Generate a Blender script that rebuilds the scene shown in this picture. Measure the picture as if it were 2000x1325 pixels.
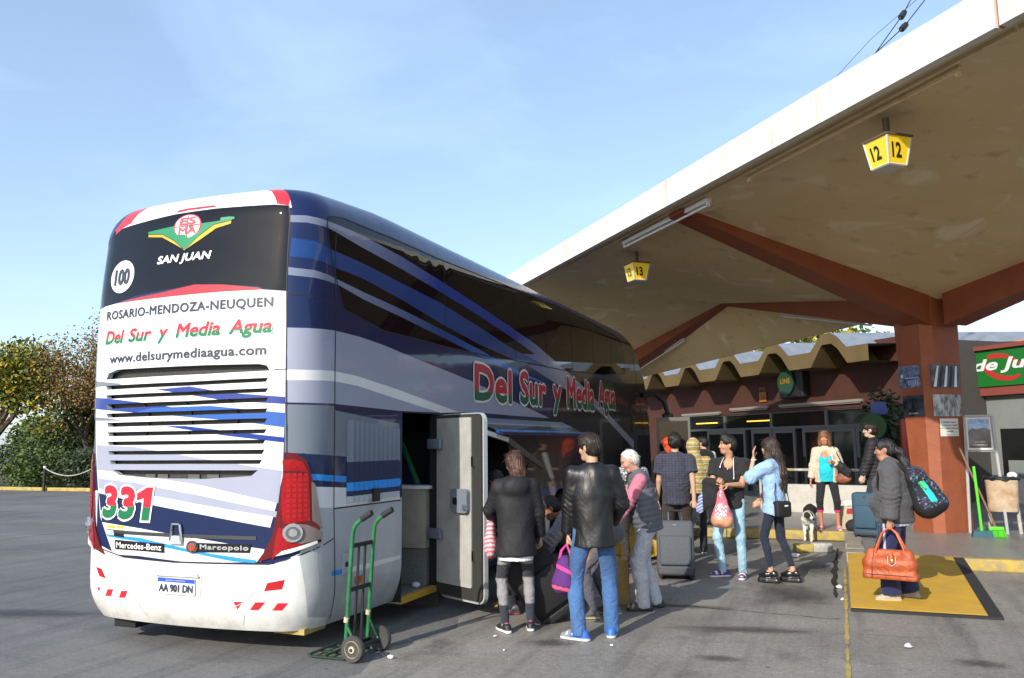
import bpy, bmesh, math, random
import numpy as np
from mathutils import Vector, Matrix, geometry

for o in list(bpy.data.objects):
    bpy.data.objects.remove(o)
SC = bpy.context.scene
COL = SC.collection
rad = math.radians
random.seed(7)
RNG = np.random.default_rng(7)

# ------------------------------------------------------------ camera
CAM_H = 1.72
cam_d = bpy.data.cameras.new('camera')
cam_d.sensor_width = 36.0
cam_d.lens = 1600.0 / 2000.0 * 36.0
cam_d.clip_end = 2000.0
cam = bpy.data.objects.new('camera', cam_d)
COL.objects.link(cam)
_psi = math.atan(640.0 * math.cos(math.atan(203.5 / 1600.0)) / 1600.0)
_p = math.atan(203.5 / 1600.0)
CAM_W = Vector((-math.sin(_psi) * math.cos(_p), math.cos(_psi) * math.cos(_p), math.sin(_p)))
_r = Vector((math.cos(_psi), math.sin(_psi), 0.0))
_u = _r.cross(CAM_W)
_roll = rad(-0.6)
CAM_R = _r * math.cos(_roll) + _u * math.sin(_roll)
CAM_U = _u * math.cos(_roll) - _r * math.sin(_roll)
mw = Matrix((CAM_R, CAM_U, -CAM_W)).transposed().to_4x4()
mw.translation = Vector((0, 0, CAM_H))
cam.matrix_world = mw
SC.camera = cam

# ------------------------------------------------------------ light
SUN_AZ, SUN_EL = rad(12.0), rad(28.0)      # light travels towards +Y and a little +X
sun_d = bpy.data.lights.new('sun', 'SUN')
sun_d.energy = 3.6
sun_d.angle = rad(0.53)
sun_d.color = (1.0, 0.93, 0.82)
sun = bpy.data.objects.new('sun', sun_d)
COL.objects.link(sun)
sdir = Vector((math.sin(SUN_AZ) * math.cos(SUN_EL), math.cos(SUN_AZ) * math.cos(SUN_EL), -math.sin(SUN_EL)))
sun.rotation_euler = sdir.to_track_quat('-Z', 'Y').to_euler()

world = bpy.data.worlds.new('World')
SC.world = world
world.use_nodes = True
wn = world.node_tree
wn.nodes.clear()
w_out = wn.nodes.new('ShaderNodeOutputWorld')
w_bg = wn.nodes.new('ShaderNodeBackground')
w_sky = wn.nodes.new('ShaderNodeTexSky')
w_sky.sky_type = 'NISHITA'
w_sky.sun_disc = False
w_sky.sun_elevation = SUN_EL
w_sky.sun_rotation = math.pi + SUN_AZ
w_sky.air_density = 1.0
w_sky.dust_density = 1.0
w_sky.ozone_density = 1.0
w_bg.inputs[1].default_value = 0.142
# thin high cloud: the sky colour is lifted towards white by a stretched noise
w_tc = wn.nodes.new('ShaderNodeTexCoord')
w_map = wn.nodes.new('ShaderNodeMapping')
w_map.inputs['Scale'].default_value = (1.6, 1.6, 4.5)
w_map.inputs['Rotation'].default_value = (0.2, 0.35, 0.4)
w_no = wn.nodes.new('ShaderNodeTexNoise')
w_no.inputs['Scale'].default_value = 2.2
w_no.inputs['Detail'].default_value = 9.0
w_no.inputs['Roughness'].default_value = 0.55
w_no.inputs['Distortion'].default_value = 0.5
w_cr = wn.nodes.new('ShaderNodeMapRange')
w_cr.inputs['From Min'].default_value = 0.42
w_cr.inputs['From Max'].default_value = 0.80
w_cr.inputs['To Min'].default_value = 0.20
w_cr.inputs['To Max'].default_value = 0.40
w_mx = wn.nodes.new('ShaderNodeMix')
w_mx.data_type = 'RGBA'
w_mx.inputs[7].default_value = (4.7, 6.5, 9.2, 1)
L = wn.links
L.new(w_tc.outputs['Generated'], w_map.inputs[0])
L.new(w_map.outputs[0], w_no.inputs['Vector'])
L.new(w_no.outputs[0], w_cr.inputs[0])
L.new(w_cr.outputs[0], w_mx.inputs[0])
L.new(w_sky.outputs[0], w_mx.inputs[6])
L.new(w_mx.outputs[2], w_bg.inputs[0])
L.new(w_bg.outputs[0], w_out.inputs[0])

SC.view_settings.view_transform = 'Standard'
SC.view_settings.look = 'None'
SC.view_settings.exposure = 0.55
SC.view_settings.gamma = 1.0
SC.cycles.max_bounces = 6
SC.cycles.diffuse_bounces = 3
SC.cycles.glossy_bounces = 3
SC.cycles.transmission_bounces = 4
SC.cycles.caustics_reflective = False
SC.cycles.caustics_refractive = False
SC.cycles.use_denoising = True

# ------------------------------------------------------------ materials
MATS = {}

def mat(name, col, rough=0.6, metal=0.0, coat=0.0, var=0.0, vscale=6.0, bump=0.0, bscale=40.0,
        spec=0.5, col2=None, stretch=(1, 1, 1), attr=False, emit=None, trans=0.0, alpha=1.0, sheen=0.0, detail=5.0, bump2=0.0, b2scale=12.0):
    """Principled material: noise mixes the base colour with a second colour, optional bump."""
    if name in MATS:
        return MATS[name]
    m = bpy.data.materials.new(name)
    m.use_nodes = True
    n, l = m.node_tree.nodes, m.node_tree.links
    b = n['Principled BSDF']
    c = (col[0], col[1], col[2], 1)
    b.inputs['Base Color'].default_value = c
    b.inputs['Roughness'].default_value = rough
    b.inputs['Metallic'].default_value = metal
    b.inputs['Coat Weight'].default_value = coat
    b.inputs['Coat Roughness'].default_value = 0.04
    b.inputs['Specular IOR Level'].default_value = spec
    b.inputs['Transmission Weight'].default_value = trans
    b.inputs['Sheen Weight'].default_value = sheen
    m.diffuse_color = c
    if emit:
        b.inputs['Emission Color'].default_value = (emit[0], emit[1], emit[2], 1)
        b.inputs['Emission Strength'].default_value = emit[3]
    src = None
    if attr:
        at = n.new('ShaderNodeAttribute')
        at.attribute_name = 'Col'
        src = at.outputs['Color']
    tc = mp = None
    if var or col2 or bump:
        tc = n.new('ShaderNodeTexCoord')
        mp = n.new('ShaderNodeMapping')
        mp.inputs['Scale'].default_value = stretch
        l.new(tc.outputs['Object'], mp.inputs[0])
    if var or col2:
        no = n.new('ShaderNodeTexNoise')
        no.inputs['Scale'].default_value = vscale
        no.inputs['Detail'].default_value = detail
        no.inputs['Roughness'].default_value = 0.6
        l.new(mp.outputs[0], no.inputs['Vector'])
        mr = n.new('ShaderNodeMapRange')
        mr.inputs['From Min'].default_value = 0.32
        mr.inputs['From Max'].default_value = 0.68
        l.new(no.outputs[0], mr.inputs[0])
        mx = n.new('ShaderNodeMix')
        mx.data_type = 'RGBA'
        l.new(mr.outputs[0], mx.inputs[0])
        if attr:
            mul = n.new('ShaderNodeMix')
            mul.data_type = 'RGBA'
            mul.blend_type = 'MULTIPLY'
            mul.inputs[0].default_value = 1.0
            mx.inputs[6].default_value = (1 - var, 1 - var, 1 - var, 1)
            mx.inputs[7].default_value = (1 + var, 1 + var, 1 + var, 1)
            l.new(src, mul.inputs[6])
            l.new(mx.outputs[2], mul.inputs[7])
            src = mul.outputs[2]
        else:
            k2 = col2 if col2 else tuple(x * (1 + var) for x in col)
            k1 = col if col2 else tuple(x * (1 - var) for x in col)
            mx.inputs[6].default_value = (k1[0], k1[1], k1[2], 1)
            mx.inputs[7].default_value = (k2[0], k2[1], k2[2], 1)
            src = mx.outputs[2]
    if src is not None:
        l.new(src, b.inputs['Base Color'])
    if bump:
        nb = n.new('ShaderNodeTexNoise')
        nb.inputs['Scale'].default_value = bscale
        nb.inputs['Detail'].default_value = 4.0
        l.new(mp.outputs[0], nb.inputs['Vector'])
        bp = n.new('ShaderNodeBump')
        bp.inputs['Strength'].default_value = bump
        bp.inputs['Distance'].default_value = 0.02
        l.new(nb.outputs[0], bp.inputs['Height'])
        l.new(bp.outputs[0], b.inputs['Normal'])
        if bump2:
            n2 = n.new('ShaderNodeTexNoise')
            n2.inputs['Scale'].default_value = b2scale
            n2.inputs['Detail'].default_value = 3.0
            n2.inputs['Distortion'].default_value = 2.2
            l.new(mp.outputs[0], n2.inputs['Vector'])
            b2 = n.new('ShaderNodeBump')
            b2.inputs['Strength'].default_value = bump2
            b2.inputs['Distance'].default_value = 0.03
            l.new(n2.outputs[0], b2.inputs['Height'])
            l.new(bp.outputs[0], b2.inputs['Normal'])
            l.new(b2.outputs[0], b.inputs['Normal'])
    MATS[name] = m
    return m

# ------------------------------------------------------------ mesh builder
class MB:
    def __init__(s):
        s.v, s.f, s.m, s.sm, s.mats = [], [], [], [], []

    def mi(s, m):
        if m not in s.mats:
            s.mats.append(m)
        return s.mats.index(m)

    def add(s, verts, faces, m, smooth=False):
        k, i = len(s.v), s.mi(m)
        s.v += [tuple(p) for p in verts]
        for f in faces:
            s.f.append([k + q for q in f])
            s.m.append(i)
            s.sm.append(smooth)
        return s

    def box(s, c, d, m, rot=None, bev=0.0):
        x, y, z = d[0] / 2, d[1] / 2, d[2] / 2
        if bev > 0:
            bm = bmesh.new()
            bmesh.ops.create_cube(bm, size=1.0)
            for v in bm.verts:
                v.co = Vector((v.co.x * d[0], v.co.y * d[1], v.co.z * d[2]))
            bmesh.ops.bevel(bm, geom=list(bm.edges), offset=bev, segments=3, affect='EDGES', profile=0.5)
            bm.verts.index_update()
            V = [v.co.copy() for v in bm.verts]
            Fc = [[v.index for v in f.verts] for f in bm.faces]
            bm.free()
        else:
            V = [Vector(p) for p in ((-x, -y, -z), (x, -y, -z), (x, y, -z), (-x, y, -z), (-x, -y, z), (x, -y, z), (x, y, z), (-x, y, z))]
            Fc = [(0, 3, 2, 1), (4, 5, 6, 7), (0, 1, 5, 4), (1, 2, 6, 5), (2, 3, 7, 6), (3, 0, 4, 7)]
        if rot is not None:
            R = rot if isinstance(rot, Matrix) else Matrix.Rotation(rot, 3, 'Z')
            V = [R @ p for p in V]
        c = Vector(c)
        return s.add([p + c for p in V], Fc, m, bev > 0)

    def tube(s, pts, r, m, n=8, cap=True, closed=False):
        pts = [Vector(p) for p in pts]
        rs = r if isinstance(r, (list, tuple)) else [r] * len(pts)
        V, Fc = [], []
        up = None
        N = len(pts)
        for i, p in enumerate(pts):
            if closed:
                t = (pts[(i + 1) % N] - pts[i - 1]).normalized()
            else:
                t = (pts[min(i + 1, N - 1)] - pts[max(i - 1, 0)]).normalized()
            if up is None:
                up = Vector((0, 0, 1)) if abs(t.z) < 0.9 else Vector((1, 0, 0))
            a = (up - t * up.dot(t))
            a = a.normalized() if a.length > 1e-6 else t.orthogonal().normalized()
            up = a
            b = t.cross(a)
            for k in range(n):
                q = 2 * math.pi * k / n
                V.append(p + (a * math.cos(q) + b * math.sin(q)) * rs[i])
        for i in range(N if closed else N - 1):
            j = (i + 1) % N
            for k in range(n):
                k2 = (k + 1) % n
                Fc.append((i * n + k, i * n + k2, j * n + k2, j * n + k))
        if cap and not closed:
            Fc.append(tuple(range(n))[::-1])
            Fc.append(tuple((N - 1) * n + k for k in range(n)))
        return s.add(V, Fc, m, True)

    def lathe(s, prof, m, n=24, M=None):
        V, Fc = [], []
        for r, z in prof:
            for k in range(n):
                q = 2 * math.pi * k / n
                V.append(Vector((r * math.cos(q), r * math.sin(q), z)))
        for i in range(len(prof) - 1):
            for k in range(n):
                k2 = (k + 1) % n
                Fc.append((i * n + k, i * n + k2, (i + 1) * n + k2, (i + 1) * n + k))
        Fc.append(tuple(range(n))[::-1])
        Fc.append(tuple((len(prof) - 1) * n + k for k in range(n)))
        if M is not None:
            V = [M @ p for p in V]
        return s.add(V, Fc, m, True)

    def prism(s, poly, fr, th, m, smooth=False):
        """poly: 2D points; fr(x, y, d) -> 3D; th: thickness"""
        n = len(poly)
        V = [fr(x, y, 0) for x, y in poly] + [fr(x, y, th) for x, y in poly]
        Fc = [tuple(range(n)), tuple(range(n, 2 * n))[::-1]]
        for i in range(n):
            j = (i + 1) % n
            Fc.append((i, n + i, n + j, j))
        return s.add(V, Fc, m, smooth)

    def ball(s, c, r, m, n=12, M=None):
        rr = r if isinstance(r, (list, tuple)) else (r, r, r)
        V, Fc = [], []
        for i in range(n + 1):
            a = math.pi * i / n
            for k in range(2 * n):
                q = math.pi * k / n
                V.append(Vector((rr[0] * math.sin(a) * math.cos(q), rr[1] * math.sin(a) * math.sin(q), rr[2] * math.cos(a))))
        for i in range(n):
            for k in range(2 * n):
                k2 = (k + 1) % (2 * n)
                Fc.append((i * 2 * n + k, (i + 1) * 2 * n + k, (i + 1) * 2 * n + k2, i * 2 * n + k2))
        if M is not None:
            V = [M @ p for p in V]
        c = Vector(c)
        return s.add([p + c for p in V], Fc, m, True)

    def build(s, name, parent=None, autosmooth=True, loc=None):
        me = bpy.data.meshes.new(name)
        V = s.v
        if loc is not None:
            V = [(p[0] - loc[0], p[1] - loc[1], p[2] - loc[2]) for p in V]
        me.from_pydata(V, [], s.f)
        for m in s.mats:
            me.materials.append(m)
        me.polygons.foreach_set('material_index', s.m)
        me.polygons.foreach_set('use_smooth', s.sm)
        bm = bmesh.new()
        bm.from_mesh(me)
        bmesh.ops.recalc_face_normals(bm, faces=bm.faces)
        bm.to_mesh(me)
        bm.free()
        if autosmooth and any(s.sm):
            try:
                me.set_sharp_from_angle(angle=rad(42))
            except Exception:
                pass
        me.update()
        o = bpy.data.objects.new(name, me)
        COL.objects.link(o)
        if parent is not None:      # loc is then the parent's own place
            o.parent = parent
        elif loc is not None:
            o.location = loc
        return o

def thing(name, label, cat, loc=(0, 0, 0), rz=0.0, group=None):
    o = bpy.data.objects.new(name, None)
    o.empty_display_size = 0.2
    COL.objects.link(o)
    o.location = loc
    o.rotation_euler = (0, 0, rz)
    o['label'] = label
    o['category'] = cat
    if group:
        o['group'] = group
    return o

def tag(o, label, cat, group=None):
    o['label'] = label
    o['category'] = cat
    if group:
        o['group'] = group
    return o

def struct(o, label=None, kind='structure'):
    o['kind'] = kind
    if label:
        o['label'] = label
    return o

def dup(root, loc, rz, label, group=None):
    r = root.copy()
    COL.objects.link(r)
    r.location = loc
    r.rotation_euler = (0, 0, rz)
    r['label'] = label
    if group:
        r['group'] = group
    for ch in list(root.children):
        c = ch.copy()
        COL.objects.link(c)
        c.parent = r
        for g in list(ch.children):
            d = g.copy()
            COL.objects.link(d)
            d.parent = c
    return r

def text2d(s, bold=0.0, shear=0.0, space=1.0, res=3):
    """text as flat verts and faces, normalised to a unit box (0..1, 0..1) with its aspect"""
    cu = bpy.data.curves.new('lettering', 'FONT')
    cu.body = s
    cu.offset = bold
    cu.shear = shear
    cu.space_character = space
    cu.resolution_u = res
    ob = bpy.data.objects.new('lettering', cu)
    COL.objects.link(ob)
    me = bpy.data.meshes.new_from_object(ob)
    V = np.array([v.co[:2] for v in me.vertices])
    Fc = [list(p.vertices) for p in me.polygons]
    bpy.data.objects.remove(ob)
    bpy.data.curves.remove(cu)
    bpy.data.meshes.remove(me)
    lo, hi = V.min(0), V.max(0)
    return (V - lo) / (hi - lo), Fc, (hi - lo)[0] / (hi - lo)[1]

def add_text(mb, s, fr, box, m, bold=0.0, shear=0.0, space=1.0, d=0.004, split=None, pad=0.0, fat=0.0):
    """box = (x0, y0, x1, y1) in the frame fr(x, y, d); split = (fraction, lower material); fat: stroke widening"""
    V, Fc, asp = text2d(s, bold, shear, space)
    x0, y0, x1, y1 = box
    if fat:
        x0, y0, x1, y1 = x0 + fat, y0 + fat, x1 - fat, y1 - fat
    x0, y0, x1, y1 = x0 - pad, y0 - pad, x1 + pad, y1 + pad
    bm = bmesh.new()
    vs = [bm.verts.new((x0 + (x1 - x0) * a, y0 + (y1 - y0) * b, 0)) for a, b in V]
    for f in Fc:
        try:
            bm.faces.new([vs[i] for i in f])
        except ValueError:
            pass
    sh = [(0, 0)]
    if fat:
        sh += [(fat * math.cos(q * math.pi / 4), fat * math.sin(q * math.pi / 4)) for q in range(8)]
    for i, (dx, dy) in enumerate(sh):
        b2 = bm.copy()
        if split:
            bmesh.ops.bisect_plane(b2, geom=list(b2.verts) + list(b2.edges) + list(b2.faces), plane_co=(0, split[0] - dy, 0), plane_no=(0, 1, 0))
        b2.verts.index_update()
        P = [fr(v.co.x + dx, v.co.y + dy, d + i * 0.00012) for v in b2.verts]
        if split:
            up = [[v.index for v in f.verts] for f in b2.faces if f.calc_center_median().y + dy > split[0]]
            dn = [[v.index for v in f.verts] for f in b2.faces if f.calc_center_median().y + dy <= split[0]]
            mb.add(P, up, m)
            mb.add(P, dn, split[1])
        else:
            mb.add(P, [[v.index for v in f.verts] for f in b2.faces], m)
        b2.free()
    bm.free()

def frame(o, ex, ey, ez):
    o, ex, ey, ez = Vector(o), Vector(ex).normalized(), Vector(ey).normalized(), Vector(ez).normalized()
    return lambda x, y, d: o + ex * x + ey * y + ez * d
# ============================================================ SETTING
def ground_mat(name, c_dark, c_mid, c_stain, rough=0.85, streak=(1, 1, 1)):
    m = bpy.data.materials.new(name)
    m.use_nodes = True
    n, l = m.node_tree.nodes, m.node_tree.links
    b = n['Principled BSDF']
    b.inputs['Roughness'].default_value = rough
    b.inputs['Specular IOR Level'].default_value = 0.35
    tc = n.new('ShaderNodeTexCoord')
    mp = n.new('ShaderNodeMapping')
    mp.inputs['Scale'].default_value = streak
    l.new(tc.outputs['Object'], mp.inputs[0])

    def noise(scale, det, lo, hi, vec):
        t = n.new('ShaderNodeTexNoise')
        t.inputs['Scale'].default_value = scale
        t.inputs['Detail'].default_value = det
        t.inputs['Roughness'].default_value = 0.65
        l.new(vec, t.inputs['Vector'])
        r = n.new('ShaderNodeMapRange')
        r.inputs['From Min'].default_value = lo
        r.inputs['From Max'].default_value = hi
        l.new(t.outputs[0], r.inputs[0])
        return r.outputs[0]

    def mix(f, a, c):
        x = n.new('ShaderNodeMix')
        x.data_type = 'RGBA'
        l.new(f, x.inputs[0])
        for sck, v in ((6, a), (7, c)):
            if isinstance(v, tuple):
                x.inputs[sck].default_value = (v[0], v[1], v[2], 1)
            else:
                l.new(v, x.inputs[sck])
        return x.outputs[2]
    base = mix(noise(0.55, 8, 0.35, 0.65, mp.outputs[0]), c_dark, c_mid)
    st = mix(noise(1.3, 6, 0.56, 0.70, mp.outputs[0]), base, c_stain)
    half = n.new('ShaderNodeMix')
    half.data_type = 'RGBA'
    half.inputs[0].default_value = 0.55
    l.new(base, half.inputs[6])
    l.new(st, half.inputs[7])
    fine = noise(90, 4, 0.3, 0.7, tc.outputs['Object'])
    g = n.new('ShaderNodeMix')
    g.data_type = 'RGBA'
    g.blend_type = 'MULTIPLY'
    g.inputs[0].default_value = 1.0
    l.new(half.outputs[2], g.inputs[6])
    l.new(mix(fine, (0.62, 0.62, 0.62), (1.38, 1.38, 1.38)), g.inputs[7])
    mp2 = n.new('ShaderNodeMapping')
    mp2.inputs['Scale'].default_value = (2.6, 0.16, 1)
    l.new(tc.outputs['Object'], mp2.inputs[0])
    ty = noise(1.0, 6, 0.50, 0.70, mp2.outputs[0])
    g2 = n.new('ShaderNodeMix')
    g2.data_type = 'RGBA'
    g2.blend_type = 'MULTIPLY'
    g2.inputs[0].default_value = 0.8
    l.new(g.outputs[2], g2.inputs[6])
    l.new(mix(ty, (1.05, 1.05, 1.04), (0.52, 0.52, 0.52)), g2.inputs[7])
    md = noise(22, 8, 0.35, 0.66, tc.outputs['Object'])
    g3 = n.new('ShaderNodeMix')
    g3.data_type = 'RGBA'
    g3.blend_type = 'MULTIPLY'
    g3.inputs[0].default_value = 0.7
    l.new(g2.outputs[2], g3.inputs[6])
    l.new(mix(md, (0.76, 0.76, 0.76), (1.2, 1.2, 1.2)), g3.inputs[7])
    g = g3
    # pale specks: pressed gum and grit
    vo = n.new('ShaderNodeTexVoronoi')
    vo.inputs['Scale'].default_value = 2.2
    l.new(tc.outputs['Object'], vo.inputs['Vector'])
    r2 = n.new('ShaderNodeMapRange')
    r2.inputs['From Min'].default_value = 0.05
    r2.inputs['From Max'].default_value = 0.035
    l.new(vo.outputs['Distance'], r2.inputs[0])
    sp = mix(r2.outputs[0], g.outputs[2], tuple(x * 0.55 for x in c_dark))
    l.new(sp, b.inputs['Base Color'])
    bp = n.new('ShaderNodeBump')
    bp.inputs['Strength'].default_value = 0.35
    bp.inputs['Distance'].default_value = 0.01
    l.new(fine, bp.inputs['Height'])
    l.new(bp.outputs[0], b.inputs['Normal'])
    MATS[name] = m
    return m

M_ASPH = ground_mat('asphalt', (0.122, 0.121, 0.120), (0.180, 0.176, 0.170), (0.07, 0.070, 0.070), streak=(0.5, 1.0, 1))
M_BAY = ground_mat('bay_concrete', (0.195, 0.185, 0.167), (0.285, 0.27, 0.243), (0.08, 0.075, 0.068), 0.5)
M_PLAT = ground_mat('platform_tiles', (0.19, 0.185, 0.175), (0.24, 0.232, 0.22), (0.15, 0.145, 0.14), 0.32)
M_KERB = mat('kerb_concrete', (0.28, 0.25, 0.2), 0.9, var=0.35, vscale=9, bump=0.5, bscale=40)
M_YEL = mat('yellow_paint', (0.60, 0.35, 0.025), 0.7, col2=(0.46, 0.285, 0.045), vscale=3.5, detail=10.0, bump=0.25, bscale=60)
M_YELW = mat('worn_yellow_paint', (0.55, 0.38, 0.045), 0.8, col2=(0.25, 0.22, 0.15), vscale=7, detail=9.0, bump=0.3, bscale=50)
M_WHW = mat('worn_white_paint', (0.55, 0.53, 0.48), 0.8, col2=(0.3, 0.29, 0.27), vscale=9, bump=0.3, bscale=50)
M_BLACK = mat('black_rubber', (0.02, 0.02, 0.02), 0.8)
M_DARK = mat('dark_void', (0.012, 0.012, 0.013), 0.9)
M_CRACK = mat('joint_filler', (0.03, 0.03, 0.03), 0.9)

def sheet(name, pts, z, m, lab=None, kind='structure'):
    mb = MB()
    mb.add([(x, y, z) for x, y in pts], [tuple(range(len(pts)))], m)
    o = mb.build(name)
    struct(o, lab, kind)
    return o

sheet('ground', [(-320, -120), (320, -120), (320, 420), (-320, 420)], 0.0, M_ASPH)
# bay slab, a little lighter than the asphalt, edge ragged towards the yard
edge = [(-3.6, 15.2)]
for i in range(31):
    t = i / 30.0
    edge.append((-3.75 + 0.9 * t + 0.12 * math.sin(i * 1.7) - 0.9 * t * t, 15.0 - t * 12.3))
edge += [(-0.3, 2.4), (1.2, 2.2), (4.0, 2.0), (14, 2.0), (14, 15.2)]
sheet('bay_floor', edge, 0.004, M_BAY)
# joints and cracks as thin filled seams
def seam(pts, w, z=0.008, m=M_CRACK, name='pavement_joint'):
    mb = MB()
    V, Fc = [], []
    for i, (x, y) in enumerate(pts):
        a = Vector(pts[max(i - 1, 0)])
        c = Vector(pts[min(i + 1, len(pts) - 1)])
        t = (c - a).normalized()
        nn = Vector((-t.y, t.x)) * w * (0.5 + 0.3 * math.sin(i * 2.3))
        V += [(x + nn.x, y + nn.y, z), (x - nn.x, y - nn.y, z)]
    for i in range(len(pts) - 1):
        Fc.append((2 * i, 2 * i + 1, 2 * i + 3, 2 * i + 2))
    mb.add(V, Fc, m)
    struct(mb.build(name))

seam([(-2.1 + 0.1 * i, 8.98 + 0.02 * math.sin(i * 1.3) - 0.012 * i) for i in range(21)], 0.012)
seam([(-4.3 + 0.02 * math.sin(i), 3.2 + 0.16 * i) for i in range(14)], 0.007)
seam([(-9.6 - 0.62 * i, 12.6 - 0.40 * i + 0.05 * math.sin(i * 1.9)) for i in range(16)], 0.012)
seam([(0.02 + 0.6 * i, 8.15 + 0.03 * math.sin(i * 2)) for i in range(2)], 0.004)

def oil(x, y, rx, ry, rz, st=1.0):
    m = bpy.data.materials.get('oil_film')
    if m is None:
        m = bpy.data.materials.new('oil_film')
        m.use_nodes = True
        n, l = m.node_tree.nodes, m.node_tree.links
        b = n['Principled BSDF']
        b.inputs['Base Color'].default_value = (0.016, 0.015, 0.014, 1)
        b.inputs['Roughness'].default_value = 0.5
        tc = n.new('ShaderNodeTexCoord')
        ln = n.new('ShaderNodeVectorMath')
        ln.operation = 'LENGTH'
        l.new(tc.outputs['Object'], ln.inputs[0])
        no = n.new('ShaderNodeTexNoise')
        no.inputs['Scale'].default_value = 3.0
        no.inputs['Detail'].default_value = 7
        l.new(tc.outputs['Object'], no.inputs['Vector'])
        ad = n.new('ShaderNodeMath')
        ad.operation = 'SUBTRACT'
        l.new(no.outputs[0], ad.inputs[0])
        l.new(ln.outputs['Value'], ad.inputs[1])
        mr = n.new('ShaderNodeMapRange')
        mr.inputs['From Min'].default_value = -0.35
        mr.inputs['From Max'].default_value = 0.30
        mr.inputs['To Max'].default_value = 0.42
        l.new(ad.outputs[0], mr.inputs[0])
        l.new(mr.outputs[0], b.inputs['Alpha'])
    mb = MB()
    mb.add([(math.cos(k * .2618), math.sin(k * .2618), 0) for k in range(24)], [tuple(range(24))], m)
    o = mb.build('oil_stain')
    o.location = (x, y, 0.0075)
    o.scale = (rx, ry, 1)
    o.rotation_euler = (0, 0, rz)
    o['kind'] = 'stuff'
for q in ((-2.42, 6.95, .34, .22, .3), (-1.0, 6.9, .28, .16, .1), (-0.55, 9.9, .55, .9, 0), (-0.9, 8.0, .9, .22, .2), (-1.6, 8.9, .7, .16, .1), (-0.45, 12.0, .5, 1.0, 0), (-6.6, 4.0, .5, .2, .5), (-8.2, 6.3, 1.6, .35, .3), (0.9, 7.4, .3, .2, 0), (-1.9, 5.4, .5, .2, .4), (-4.6, 4.6, .5, .25, .4)):
    oil(*q)

# painted line between the bays, broken and worn
mb = MB()
for i in range(44):
    y0 = 4.6 + i * 0.172
    wv = 0.016 + 0.005 * math.sin(i * 2.1) + 0.004 * math.sin(i * 0.7)
    if i in (9, 10, 17):
        wv *= 0.35
    mb.add([(-0.045 - wv, y0, 0.012), (-0.045 + wv, y0, 0.012), (-0.045 + wv * 0.9, y0 + 0.172, 0.012), (-0.045 - wv * 0.9, y0 + 0.172, 0.012)], [(0, 1, 2, 3)], M_YELW)
struct(mb.build('bay_line'))

# platform with its kerbs
PH = 0.15
mb = MB()
def slab(mb, pts, z0, z1, m):
    mb.prism(pts, lambda x, y, d: Vector((x, y, z0 + d)), z1 - z0, m)
slab(mb, [(-9, 15.62), (-0.02, 15.62), (0.22, 15.62), (0.22, 12.62), (40, 12.62), (40, 60), (-9, 60)], 0.0, PH, M_PLAT)
struct(mb.build('platform'))
mb = MB()
for i in range(9):       # yellow kerb at the head of the bay
    x0 = -9.0 + i
    mb.box((x0 + 0.497, 15.53, PH / 2 + 0.002), (0.99, 0.18, PH + 0.004), M_YELW, bev=0.012)
struct(mb.build('yellow_kerb'))
mb = MB()
yy = 12.62
k = 0
while yy < 15.4:          # rough stone kerb along the side of the bay
    ln = 0.42 + 0.16 * math.sin(k * 2.7)
    ln = min(ln, 15.62 - yy)
    mb.box((0.10 + 0.012 * math.sin(k * 1.9), yy + ln / 2, 0.081 + 0.006 * math.sin(k)), (0.24, ln - 0.012, 0.166), M_KERB, bev=0.02)
    yy += ln
    k += 1
struct(mb.build('stone_kerb'))
mb = MB()
for i in range(8):        # kerb in front of the right-hand platform: pale stretch, then yellow
    x0 = 0.22 + i * 1.02
    mb.box((x0 + 0.51, 12.53, PH / 2 + 0.003), (1.008, 0.18, PH + 0.006), M_WHW if i < 1 else M_YELW, bev=0.014)
struct(mb.build('platform_kerb'))

# the broken gap beside the bay
mb = MB()
L1, R1 = [], []
for i in range(20):
    y = 9.9 + i * 0.235
    w = 0.008 + 0.075 * max(0, math.sin(math.pi * min(1, i / 16.0))) ** 0.8 * (0.7 + 0.3 * math.sin(i * 1.7))
    L1.append((-0.145 - w + 0.012 * math.sin(i * 3.1), y))
    R1.append((-0.135 + 0.012 * math.sin(i * 2.2), y))
mb.add([(x, y, 0.0085) for x, y in L1 + R1[::-1]], [tuple(range(40))], M_DARK)
struct(mb.build('drain_gap'))

# yellow ramp plates
def ramp_plate(label, x0, x1, y0, y1, skew, zt, group):
    t = thing('ramp_plate', label, 'ramp', (x0, y0, 0.016), 0, group)
    w, d = x1 - x0, y1 - y0
    a = MB()
    fr = lambda x, y, q: Vector((x, y, 0.016 + (zt - 0.02) * (y / d) + q))
    a.prism([(0.0, 0.0), (w, 0.0), (w + skew, d), (0.0, d)], fr, -0.03, M_YEL)
    a.build('plate', t)
    e = MB()
    fr2 = lambda x, y, q: Vector((x, y, 0.012 + (zt - 0.022) * (max(y, 0) / d) + q))
    e.prism([(-0.002, -0.085), (w + 0.125, -0.075), (w + 0.13 + skew, d), (w + skew + 0.004, d), (w + 0.003, -0.003), (-0.002, -0.003)], fr2, -0.02, M_BLACK)
    e.build('rubber_edge', t)
    return t
ramp_plate('yellow metal ramp plate with black rubber edge under the woman with the orange handbag', 0.0, 1.22, 9.26, 12.42, 0.06, 0.165, 'yellow ramp plates')
ramp_plate('yellow ramp plate lying behind the old man in the padded vest', -3.75, -2.62, 12.35, 15.42, 0.0, 0.15, 'yellow ramp plates')
# the upright end of that far plate
a = MB()
a.box((-3.02, 12.6, 0.135), (1.05, 0.06, 0.27), M_YEL, bev=0.01)
tag(a.build('wheel_guard', loc=(-3.02, 12.6, 0)), 'yellow painted steel guard standing behind the old man in the vest', 'wheel guard')

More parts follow.
